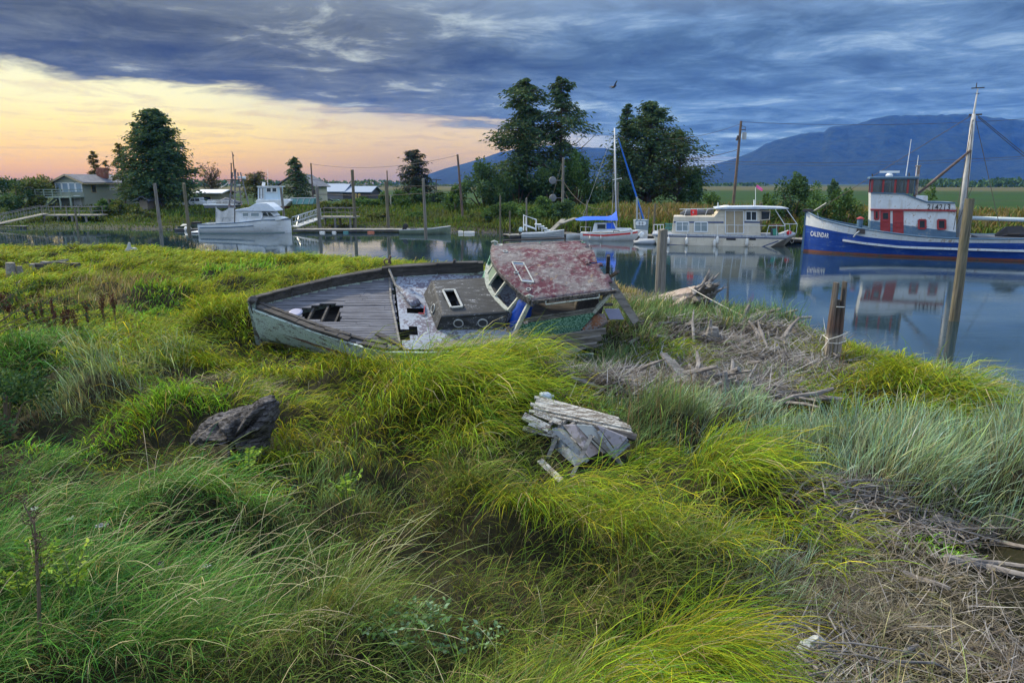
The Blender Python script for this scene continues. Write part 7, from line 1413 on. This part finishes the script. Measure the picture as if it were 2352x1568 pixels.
# ---- other buildings
def barn(name, label, px0, px1, Y, ye, yr, depth, wm, rm, ridge_x=True, base_y=None, cat='barn'):
    x0, x1 = npx(px0, Y), npx(px1, Y); z0 = gz((x0 + x1) / 2, Y); e, r_ = W(px0, ye, Y).z - z0, W(px0, yr, Y).z - z0; o = thing(name, label, cat, (x0, Y, z0)); w_ = x1 - x0; q = MB(); q.box((w_ / 2, depth / 2, e / 2 - .2), (w_, depth, e + .4))
    if ridge_x: q.prism([(0, 0, e), (0, depth, e), (0, depth / 2, r_)], (w_, 0, 0))
    else: q.prism([(0, 0, e), (w_, 0, e), (w_ / 2, 0, r_)], (0, depth, 0))
    q.build('wall', wm, o); q = MB(); ov = .5
    if ridge_x: q.panel((-ov, -ov, e - .15), (w_ + ov, -ov, e - .15), (w_ + ov, depth / 2, r_ + .05), (-ov, depth / 2, r_ + .05), .15); q.panel((-ov, depth + ov, e - .15), (-ov, depth / 2, r_ + .05), (w_ + ov, depth / 2, r_ + .05), (w_ + ov, depth + ov, e - .15), .15)
    else: q.panel((-ov, -ov, e - .15), (w_ / 2, -ov, r_ + .08), (w_ / 2, depth + ov, r_ + .08), (-ov, depth + ov, e - .15), .15); q.panel((w_ + ov, -ov, e - .15), (w_ + ov, depth + ov, e - .15), (w_ / 2, depth + ov, r_ + .08), (w_ / 2, -ov, r_ + .08), .15)
    q.build('roof', rm, o); return o, w_, e, r_
blue_roof = paint('blue_metal_roof', (.20, .26, .36), None, 0, .6, 1, .15, .1, stretch=(5, 1, 1)); grey_wall = paint('grey_barn_wall', (.17, .17, .19), None, 0, .8, 1, .2)
o, w_, e, r_ = barn('gabled_house', 'cream gabled house half hidden by a dark spruce', 638, 716, 112, 428, 402, 9, cream_w, roof_g, False, cat='house'); hwin(o, (w_ * .25, 0, e * .75), .9, 1.1, 'y', trim_t, dark_glass); hwin(o, (w_ * .7, 0, e * .35), .9, 1.1, 'y', trim_t, dark_glass)
barn('barn', 'low barn with broad blue grey roof right of the gabled house', 716, 786, 150, 440, 424, 12, grey_wall, blue_roof)
barn('barn', 'second low barn with dark open front farther right', 786, 848, 150, 441, 430, 12, plain('barn_shade', (.05, .05, .055), .9), blue_roof)  # closed walls in near black, painted-in shade of an open front
o, w_, e, r_ = barn('trailer_shed', 'long flat roofed shed behind the pickup', 452, 503, 104, 443, 438.5, 5, paint('tan_shed', (.26, .26, .20), None, 0, .8, 1, .2), paint('pale_shed_roof', (.50, .54, .60), None, 0, .6, 1, .1), cat='shed'); hwin(o, (w_ * .4, 0, e * .55), 1.2, .7, 'y', trim_t, dark_glass)
barn('garden_shed', 'small grey shed under the big conifer', 315, 333, 93, 460, 454, 2, paint('shed_wood', (.24, .21, .17), None, 0, .8, 3, .3), roof_g, False, cat='shed')
# ---- vehicles
def vehicle(name, label, px0, px1, Y, body, pickup=False, van=False):
    x0, x1 = npx(px0, Y), npx(px1, Y); L = x1 - x0; z0 = gz((x0 + x1) / 2, Y); o = thing(name, label, 'pickup' if pickup else 'car', (x0, Y, z0)); k = L / 5.2
    prof = [(0, .45), (.02, .85), (.95, 1.0), (1.35, 1.05), (1.75, 1.62), (2.9, 1.68), (3.2, 1.08), (5.2, 1.05), (5.2, .45)] if pickup else [(0, .40), (.05, .75), (1.2, .90), (1.9, 1.38), (3.5, 1.38), (4.4, .95), (5.15, .85), (5.2, .40)]
    if pickup: prof = [(0, .45), (.0, .9), (1.05, 1.05), (1.55, 1.62), (3.05, 1.68), (3.12, 1.10), (5.2, 1.08), (5.2, .5)]
    q = MB(); q.prism([(x * k, 0, z * k) for x, z in prof], (0, 1.75 * k, 0)); q.build('body', body, o, bevel=.06 * k)
    ww = [[(1.35, 1.08), (2.15, 1.08), (2.15, 1.52), (1.62, 1.52)], [(2.25, 1.08), (2.98, 1.10), (2.95, 1.54), (2.25, 1.54)]] if pickup else [[(1.45, .92), (2.55, .92), (2.55, 1.28), (1.95, 1.28)], [(2.65, .92), (3.95, .95), (3.45, 1.28), (2.65, 1.28)]]
    for w4 in ww: q = MB(); q.prism([(x * k, -.02, z * k) for x, z in w4], (0, .03, 0)); q.build('window', dark_glass, o)
    for x in (1.0, 4.2):
        for y in (.0, 1.6): q = MB(); q.lathe((x * k, y * k, .36 * k), [(0, -.06), (.36 * k, -.06), (.36 * k, .2 * k), (0, .2 * k)], 14, 'y'); w_ = q.build('wheel', rubber, o); q = MB(); q.lathe((x * k, (y - .08) * k, .36 * k), [(0, -.03), (.2 * k, -.03), (.2 * k, .03), (0, .03)], 10, 'y'); q.build('rim', steel, w_)
    for y in (.25, 1.5): q = MB(); q.box((-.0, y * k, .78 * k), (.06, .3 * k, .16 * k)); q.build('headlight', chrome, o)
    return o
silver = plain('silver_car_paint', (.42, .47, .53), .3, .5, .06, 2)
vehicle('pickup_truck', 'silver crew cab pickup parked on the far bank', 414, 484, 96, silver, True)
vehicle('parked_car', 'dark low car parked before the barns', 742, 764, 128, plain('dark_car_paint', (.05, .09, .085), .3, .3))
vehicle('parked_car', 'pale teal car just right of the dark one', 764, 777, 132, plain('teal_car_paint', (.20, .38, .40), .3, .3))
# ---- boat on land with blue cabin; teal tank boat; railed raft
Yb = 84; b = W(586, 474, Yb); b.z = gz(b.x, b.y); bo = thing('beached_workboat', 'white workboat with square blue white wheelhouse standing on the bank', 'boat', b); BP = lambda x, y, d=0: W(x, y, Yb + d) - b
q = MB(); q.prism([BP(586, 463), BP(592, 474), BP(655, 474), BP(668, 461), BP(660, 458), BP(590, 459)], (0, 2.6, 0)); q.build('hull', white_p, bo, bevel=.05); q = MB(); q.prism([BP(592, 474), BP(655, 474), BP(650, 480), BP(598, 480)], (0, 2.4, 0)); q.build('keel', rust, bo)
q = MB(); q.prism([BP(592, 459, .4), BP(638, 459, .4), BP(638, 429, .4), BP(592, 429, .4)], (0, 1.9, 0)); q.build('wheelhouse', paint('pale_blue_paint', (.46, .58, .68), None, 0, .5, 1, .1), bo); q = MB(); q.prism([BP(590, 429.5, .2), BP(640, 429.5, .2), BP(640, 427.5, .2), BP(590, 427.5, .2)], (0, 2.3, 0)); q.build('roof', white_p, bo)
BK = lambda x, y, d=0: BP(x, y, d)
for x0, x1, y1 in ((612, 623, 441.5), (625, 636, 441.5), (595, 599, 457), (602, 606, 457)): win(bo, BK, x0, 431.5, x1, y1, .38, white_p, dark_glass, .09)
q = MB(); q.tube([BP(605, 427, 1), BP(606, 419, 1)], .2, 8); q.tube([BP(615, 427, 1), BP(615, 388, 1)], .02, 4); q.build('radar', chrome, bo)
b = W(668, 470, 85); b.z = gz(b.x, b.y); o = thing('teal_boat', 'open teal boat hull standing beside the white workboat', 'boat', b); q = MB(); A = lambda x, y, d=0: W(x, y, 85 + d) - b; q.prism([A(666, 461), A(672, 470), A(718, 469), A(724, 455), A(668, 456)], (0, 2.2, 0)); q.build('hull', paint('teal_hull', (.16, .36, .37), (.36, .46, .46), .3, .5, 1.2, .2), o, bevel=.05); q = MB()
for x in (680, 694, 708): q.beam(A(x, 469, -.04), A(x + 5, 456, -.04), .1, .06)
q.tube([A(666, 455.5, -.05), A(724, 454.5, -.05)], .05, 5); q.build('gunwale', alu, o)
b = W(468, 478, 87); b.z = gz(b.x, b.y); o = thing('railed_raft', 'flat pontoon raft with white railing beside the pickup', 'raft', b); A = lambda x, y, d=0: W(x, y, 87 + d) - b; q = MB(); q.prism([A(466, 471.5), A(540, 471.5), A(540, 468.5), A(466, 468.5)], (0, 2.4, 0)); q.build('deck', white_p, o); q = MB(); q.prism([A(470, 478), A(536, 478), A(538, 471.5), A(468, 471.5)], (0, 2.2, 0)); q.build('pontoon', dark_dk, o); q = MB()
for d in (0, 2.3):
    q.tube([A(477, 460, d), A(538, 461, d)], .04, 5); q.tube([A(477, 464.5, d), A(538, 465, d)], .03, 4)
    for x in (477, 490, 496, 510, 524, 538): q.tube([A(x, 468.5, d), A(x, 460, d)], .03, 4)
q.build('railing', chrome, o); q = MB(); q.tube([A(498, 467, 1), A(520, 461.5, 1), A(552, 466, 1)], [.2, .45, .2], 8); q.build('covered_load', dark_dk, o)
b = loc(822, 470); o = thing('sign_frame', 'yellow board on two posts on the far bank', 'sign', b); A = lambda x, y, d=0: W(x, y, b.y + d) - b; q = MB(); q.beam(A(817.5, 471), A(817.5, 445), .22, .1, up=(0, 1, 0)); q.beam(A(825.5, 470), A(825.5, 445), .22, .1, up=(0, 1, 0)); q.build('post', plain('yellow_wood', (.46, .33, .10), .7), o); q = MB(); q.prism([A(822, 455, .1), A(828, 455, .1), A(828, 446, .1), A(822, 446, .1)], (0, .08, 0)); q.build('board', plain('yellow_board', (.50, .38, .12), .6), o)
b = loc(898, 478); o = tag(MB().tube([(0, 0, -.2), (0, 0, W(898, 448, b.y).z - b.z)], .10, 7).build('marker_post', cream_w), 'thin cream post beside the thin dark pole', 'post'); o.location = b
for i, (px, py, s_) in enumerate([(385, 487, .5), (394, 484, .45), (402, 488, .55), (410, 485, .4), (379, 490, .4), (416, 489, .45)]):
    b = loc(px, py); q = MB(); rs = [[Vector((s_ * 1.2 * math.cos(a) * r_ * random.uniform(.8, 1.2), s_ * math.sin(a) * r_ * random.uniform(.8, 1.2), s_ * z)) for a in np.linspace(0, 2 * math.pi, 8, endpoint=False)] for z, r_ in ((-.3, .9), (.2, 1), (.6, .8), (.85, .35))]; q.loft(rs); o = q.build('boulder', plain('bank_rock_%d' % i, (.22, .22, .22), .9, 0, .35, 2)); o.location = b
    tag(o, ['rounded grey boulder second from the left of the rock heap', 'small boulder high in the rock heap', 'largest boulder in the middle of the rock heap', 'small pale boulder near the pale piling', 'leftmost low boulder of the rock heap', 'low boulder at the foot of the pale piling'][i], 'boulder', 'rock heap on the far bank')

# ---- vegetation across the river
def far_grass():
    n = 46000; a = rng.uniform(-.80, .72, n); d = rng.random(n) ** 1.3 * 22 + .1
    X0 = np.tan(a); x = X0 * 70; 
    for _ in range(4): ysh = np.interp(x, FS[:, 0], FS[:, 1]); x = X0 * (ysh + d)
    y = np.interp(x, FS[:, 0], FS[:, 1]) + d
    z = ground_h(x, y) - .03; ok = z > -.05; x, y, d, z, a = x[ok], y[ok], d[ok], z[ok], a[ok]; n = len(x)
    px = 1176 + np.tan(a) * 1568; tan_w = np.clip((px - 1330) / 120, 0, 1) * sstep(1.0, 5.0, d) * (.55 + .9 * (fbm(x * .25, y * .25, 91) - .3)); br = np.clip((fbm(x * .3 + 9, y * .3, 92) - .45) * 3, 0, 1)
    g0 = np.array([(.065, .125, .025), (.095, .155, .032), (.05, .10, .026), (.14, .165, .04)])[rng.integers(0, 4, n)]; t0 = np.array([(.19, .145, .065), (.15, .12, .055), (.23, .18, .085), (.11, .11, .04)])[rng.integers(0, 4, n)]; b0 = np.array([(.12, .10, .055), (.09, .09, .04)])[rng.integers(0, 2, n)]
    c1 = g0 * (1 - .5 * br[:, None]) + b0 * .5 * br[:, None]; c1 = np.where((rng.random(n) < tan_w)[:, None], t0, c1) * rng.uniform(.75, 1.25, (n, 1))
    L = rng.uniform(.45, 1.1, n) * (.7 + .6 * fbm(x * .4, y * .4, 93)) * np.where(tan_w > .3, 1.35, 1); L = np.where((d < 5) & (px < 1130), L * .45, L) * np.where(px < 900, .62, .9)
    V, F, Cc = blade_mesh(np.c_[x, y, z], rng.uniform(0, 6.28, n), L, np.radians(rng.normal(8, 6, n)), np.radians(rng.normal(48, 18, n)), rng.uniform(.06, .13, n), c1 * .75, c1, 3, rng.normal(0, .5, n)); tag(np_mesh('bank_grass', V, F, leaf_m['B'], colors=Cc), 'tall green and tan grass on the far bank', None, None, 'stuff')
far_grass()
bark = wood('tree_bark', (.045, .035, .03), (.13, .105, .09), grain=(6, 6, 1))
def conifer(name, label, px, Y, top, base_w, prof, n_br, n_leaf, cols, droop=.25, leaf=.5, sparse=0.0, lean=0.0, trunk_r=.3, asp=.28, z_low=.05, limbs=(), group=None, updir=0.0):
    """tapered trunk, whorled limbs, sprays of needle faces hung along each limb; prof(t) = crown radius share at height t"""
    x = npx(px, Y); z0 = gz(x, Y); H_ = W(px, top, Y).z - z0; R_ = base_w * Y / FPX / 2; o = thing(name, label, 'tree', (x, Y, z0), group=group)
    q = MB(); q.tube([(0, 0, -.4), (lean * .3, 0, H_ * .4), (lean, 0, H_ * .98)], [trunk_r, trunk_r * .65, .04], 8); q.build('trunk', bark, o); br = MB(); C_, D_, S_ = [], [], []
    for i in range(n_br):
        t = z_low + (1 - z_low) * ((i + random.random()) / n_br) ** .92; rad = R_ * prof(t) * random.uniform(.65, 1.12); a = random.uniform(0, 6.283); dz = (-droop + .9 * max(0, t - .7) + updir) * rad
        p0 = Vector((lean * t, 0, H_ * t)); p2 = p0 + Vector((math.cos(a) * rad, math.sin(a) * rad, dz)); p1 = p0.lerp(p2, .5) + Vector((0, 0, .10 * rad))
        if rad > .5: br.tube([p0, p1, p2], [.05 + .02 * rad, .04, .012], 4)
        if random.random() < sparse and t < .55: continue
        m = max(6, int(n_leaf / n_br * (.4 + rad / R_)))
        u = rng.random(m) ** .7 * .95 + .08; pts = np.array(p0)[None] * ((1 - u) ** 2)[:, None] + 2 * np.array(p1)[None] * (u * (1 - u))[:, None] + np.array(p2)[None] * (u ** 2)[:, None]
        sp_ = (.10 + .20 * rad * (1 - .5 * u))[:, None]; pts = pts + rng.normal(0, 1, (m, 3)) * sp_ * [1, 1, .45] - np.c_[np.zeros(m), np.zeros(m), rng.random(m) * .35 * min(1, rad)]
        C_.append(pts); sd_ = rng.choice([-1, 1], m); D_.append(np.c_[math.cos(a) + .8 * sd_ * -math.sin(a), math.sin(a) + .8 * sd_ * math.cos(a), np.full(m, -.45 + updir)]); S_.append(np.array(cols)[rng.integers(0, len(cols), m)] * random.uniform(.7, 1.3) * rng.uniform(.8, 1.2, (m, 1)))
    for (t, a, ln, up) in limbs:
        p0 = Vector((lean * t, 0, H_ * t)); br.tube([p0, p0 + Vector((math.cos(a) * ln * .6, math.sin(a) * ln * .6, up * .3)), p0 + Vector((math.cos(a) * ln, math.sin(a) * ln, up))], [.11, .07, .02], 5)
        for k_ in range(5): s_ = p0 + Vector((math.cos(a) * ln * (.45 + .12 * k_), math.sin(a) * ln * (.45 + .12 * k_), up * (.3 + .15 * k_))); br.tube([s_, s_ + Vector((random.uniform(-.5, .8), random.uniform(-.5, .5), random.uniform(.2, .9)))], [.03, .008], 4)
    br.build('limbs', bark, o); Cn, Dn, Sn = np.concatenate(C_), np.concatenate(D_), np.concatenate(S_); V, F, Cc = leaf_faces(Cn, Dn, leaf, asp, Sn, .35); np_mesh('crown', V, F, foliage, o, Cc); return o
spruce = [(.042, .088, .050), (.062, .112, .056), (.032, .068, .044), (.085, .120, .050)]; olive_c = [(.05, .085, .030), (.07, .11, .035), (.04, .07, .03), (.085, .10, .035)]
cone = lambda t: (1 - t) ** .8 * min(1, 3 + t * 0)
conifer('conifer', 'left of the pair of tall ragged conifers', 1207, 96, 181, 300, lambda t: .95 * min(1, max(.02, 1.02 - t) ** .55 * 1.05) * (.75 + .25 * math.sin(t * 23)), 140, 18000, spruce, .24, .62, .04, trunk_r=.38)
conifer('conifer', 'right of the pair of tall ragged conifers with bare lower limbs', 1287, 96, 180, 275, lambda t: (.95 if t > .45 else .6) * min(1, max(.02, 1.02 - t) ** .6 * 1.25) * (.7 + .3 * math.sin(t * 19 + 1)), 100, 12500, spruce, .16, .62, .40, trunk_r=.36, limbs=[(.42, -.2, 4.6, 2.4), (.40, .1, 3.6, .8), (.44, 3.3, 3.4, 1.4), (.47, .5, 4.0, 1.8)])
conifer('conifer', 'massive dark conifer group behind the sailboat mast', 1492, 96, 238, 292, lambda t: min(1, max(.02, 1.03 - t) ** .80 * 1.15), 170, 17000, spruce, -.10, .58, 0, trunk_r=.5, z_low=.04, updir=.12)
conifer('conifer', 'slim conifer spire leaning on the massive dark group at its left', 1436, 95, 240, 96, lambda t: min(1, max(.02, 1.03 - t) ** .7 * 1.1), 62, 4600, spruce, .0, .5, 0, trunk_r=.3, z_low=.3, updir=.1)
conifer('spreading_tree', 'olive tree spreading at the right of the massive dark conifer', 1560, 93, 305, 150, lambda t: min(1, max(.02, 1.05 - t) ** .5), 60, 5200, olive_c, -.25, .42, 0, trunk_r=.22, updir=.1)
conifer('big_conifer', 'broad dense conifer towering beside the house', 365, 96, 254, 172, lambda t: (1 - max(0, (.32 - t)) * .7) * min(1, max(.02, 1.0 - t) ** .50 * 1.12), 250, 27000, [(.042, .092, .052), (.062, .115, .056), (.034, .074, .046), (.080, .118, .042)], -.02, .52, 0, trunk_r=.55, z_low=.07, asp=.32, updir=.05)
conifer('conifer', 'dark spruce in front of the gabled house', 680, 100, 362, 128, lambda t: max(.02, 1.02 - t) ** .75 * (.8 + .2 * math.sin(t * 30)), 70, 5200, spruce, .2, .45, 0, trunk_r=.22)
conifer('conifer', 'lone dense spruce left of the blue hill', 953, 112, 346, 96, lambda t: min(1, max(.02, 1.06 - t) ** .45 * 1.05), 80, 6200, [(.034, .050, .040), (.045, .060, .045), (.028, .040, .034)], .05, .5, 0, trunk_r=.3)
conifer('small_tree', 'feathery tree behind the house chimney', 222, 118, 347, 46, lambda t: max(.05, 1.05 - t) ** .6, 34, 1500, [(.09, .085, .035), (.07, .08, .035)], .1, .5, .1, trunk_r=.14, z_low=.4)
conifer('small_tree', 'thin drooping tree right of the feathery tree', 248, 118, 368, 30, lambda t: max(.05, 1.05 - t) ** .5, 22, 800, [(.09, .085, .035), (.07, .08, .035)], .3, .45, .1, trunk_r=.12, z_low=.4)
conifer('small_tree', 'light feathery tree at the left flank of the big conifer', 283, 102, 330, 50, lambda t: max(.05, 1.05 - t) ** .5, 34, 1900, [(.08, .10, .035), (.10, .105, .04)], .1, .45, .1, trunk_r=.14, z_low=.3)
conifer('small_tree', 'airy round tree behind the lookout tower', 588, 108, 400, 66, lambda t: math.sin(min(1, t + .12) * math.pi * .85) ** .6, 46, 2100, [(.07, .085, .035), (.09, .10, .04)], -.1, .42, 0, trunk_r=.15, z_low=.25)
conifer('small_tree', 'bare twiggy shrub tree behind the long shed', 486, 112, 404, 52, lambda t: .8, 40, 1300, [(.06, .06, .04), (.08, .08, .045)], -.9, .38, 0, trunk_r=.12, z_low=.15, updir=.4)
mid = [(.055, .115, .040), (.075, .145, .045), (.042, .090, .038), (.095, .16, .05)]; dusk = [(.048, .100, .050), (.070, .125, .052), (.038, .080, .042)]; oliv = [(.085, .125, .04), (.11, .15, .05), (.07, .10, .04), (.13, .13, .06)]
BUSH = [(30, 470, 92, 60, 62, 4, dusk, 'dark bush at the left edge of the far bank'), (85, 478, 96, 110, 78, 4, oliv, 'feathery olive bush left of the house'), (8, 452, 105, 40, 50, 4, dusk, 'dark tree clump cut by the left edge'), (245, 486, 90, 52, 36, 2, mid, 'round green bush before the house wall'), (268, 484, 90, 40, 26, 2, oliv, 'low bush between house and garden shed'), (835, 478, 98, 74, 30, 3, mid, 'low bramble right of the yellow board'), (905, 476, 96, 86, 44, 3, mid, 'bramble mound left of the lone spruce'), (958, 472, 98, 70, 44, 3, dusk, 'dark scrub below the lone spruce'), (1010, 466, 120, 60, 26, 3, dusk, 'low hedge under the blue hill'), (1042, 482, 88, 52, 64, 3, mid, 'upright shrub left of the rounded bush'), (1112, 480, 92, 118, 112, 5, dusk, 'large rounded dark bush left of the tall conifers'), (1190, 472, 93, 110, 110, 4, dusk, 'thicket under the left tall conifer'), (1262, 470, 92, 110, 120, 4, dusk, 'thicket under the right tall conifer'), (1325, 470, 92, 80, 140, 4, mid, 'tall green thicket at the right foot of the tall conifers'), (1160, 505, 77, 120, 52, 3, mid, 'bramble bank above the slim green piling'), (1240, 502, 75, 120, 50, 3, mid, 'bramble bank behind the pale pole'), (1300, 500, 74, 80, 42, 3, dusk, 'bramble bank below the slack cables'), (1370, 462, 90, 60, 40, 3, dusk, 'dark scrub left of the sailboat mast'), (1420, 470, 92, 80, 70, 4, dusk, 'dark scrub right behind the sailboat mast'), (1590, 462, 92, 70, 90, 3, dusk, 'scrub at the right foot of the massive conifer'), (1635, 462, 78, 60, 22, 2, mid, 'low bush left of the transformer pole'), (1770, 480, 66, 60, 40, 2, mid, 'green bush behind the houseboat roof'), (1822, 482, 66, 110, 88, 3, dusk, 'tall dark bush behind the tug bow'), (1880, 484, 63, 76, 62, 2.5, mid, 'bright leafy bush before the tug wheelhouse'), (1945, 480, 62, 100, 62, 3, mid, 'wide leafy bush left of the tug wheelhouse'), (2140, 470, 60, 60, 36, 2, mid, 'small bush seen behind the tug derrick'), (1915, 430, 150, 26, 18, 2, dusk, 'round distant bush on the field edge'), (790, 478, 92, 60, 22, 2, oliv, 'low weeds right of the barns'), (740, 478, 90, 50, 16, 2, oliv, 'low weeds below the parked cars'), (870, 500, 85, 80, 12, 1.5, oliv, 'reedy clump behind the thick piling'), (955, 500, 85, 80, 13, 1.5, mid, 'reedy clump behind the green skiff'), (1100, 506, 80, 70, 14, 1.5, oliv, 'reedy clump right of the tall bare pole'), (310, 490, 86, 90, 12, 1.5, oliv, 'weedy clump at the left of the first leaning piling'), (560, 482, 82, 60, 20, 1.5, oliv, 'weeds behind the cruiser cabin')]
for px, by, Y, wpx, hpx, dep, cols, lb in BUSH:
    x = npx(px, Y); z0 = gz(x, Y); top = W(px, by - hpx, Y).z; bush('bush', lb, 'bush', Vector((x, Y, z0)), (wpx * Y / FPX / 2, dep, max(.8, (top - z0) * .95)), int(min(5200, 700 + wpx * hpx * .42)), .34 * Y / 85, cols, None, 8, 16, .5)
def treeline(px0, px1, Y, h0, h1, n, label):
    x = rng.uniform(npx(px0, Y), npx(px1, Y), n); hh = h0 + (h1 - h0) * fbm(x / 28, x * 0, 77); z = 2 + rng.random(n) ** .8 * hh; y = Y + rng.normal(0, 12, n); cols = np.array(dusk)[rng.integers(0, 3, n)] * rng.uniform(.7, 1.3, (n, 1)); V, F, Cc = leaf_faces(np.c_[x, y, z], np.tile([.3, 0, 1.0], (n, 1)), 3.2, .8, cols, .8); tag(np_mesh('distant_treeline', V, F, foliage, colors=Cc), label, None, None, 'stuff')
treeline(2100, 2600, 640, 2, 9, 2600, 'dark distant trees along the right edge of the fields'); treeline(1000, 1760, 900, 1, 6, 2200, 'thin distant trees under the mountain'); treeline(-200, 1000, 700, 3, 9, 3000, 'distant trees under the sunset')
# ---- a bird in the air
b = W(1411, 200, 60); o = thing('bird', 'dark bird gliding above the trees', 'bird', b); q = MB(); q.loft([[Vector((x, r_ * math.cos(a), r_ * math.sin(a) + z)) for a in np.linspace(0, 6.283, 8, endpoint=False)] for x, r_, z in ((-.32, .01, 0), (-.2, .05, 0), (0, .08, .01), (.15, .06, .03), (.24, .035, .05), (.30, .008, .04))])
for s_ in (-1, 1): q.prism([(-.08, .03 * s_, .02), (.10, .03 * s_, .03), (.14, .35 * s_, .18), (.05, .75 * s_, .26), (-.03, .70 * s_, .24), (-.08, .32 * s_, .15)], (0, 0, .012))
q.prism([(-.28, -.02, 0), (-.28, .02, 0), (-.46, .09, -.01), (-.46, -.09, -.01)], (0, 0, .01)); q.build('body', plain('dark_feather', (.02, .02, .022), .8), o); o.rotation_euler = (R(-15), R(-25), R(25))

# ================================================================ the evening air
hz = MB(); hz.box((0, 1950, 269), (15000, 6400, 542))
hm = bpy.data.materials.new('evening_air'); hm.use_nodes = True; ht = hm.node_tree; ht.nodes.clear()
pv = ht.nodes.new('ShaderNodeVolumePrincipled'); pv.inputs['Color'].default_value = (.035, .20, .97, 1); pv.inputs['Absorption Color'].default_value = (1, 1, 1, 1); pv.inputs['Density'].default_value = .000076
pv.inputs['Anisotropy'].default_value = 0.0
ho = ht.nodes.new('ShaderNodeOutputMaterial'); ht.links.new(pv.outputs[0], ho.inputs['Volume'])
tag(hz.build('haze', hm), 'pale blue evening haze over the fields', None, None, 'stuff')
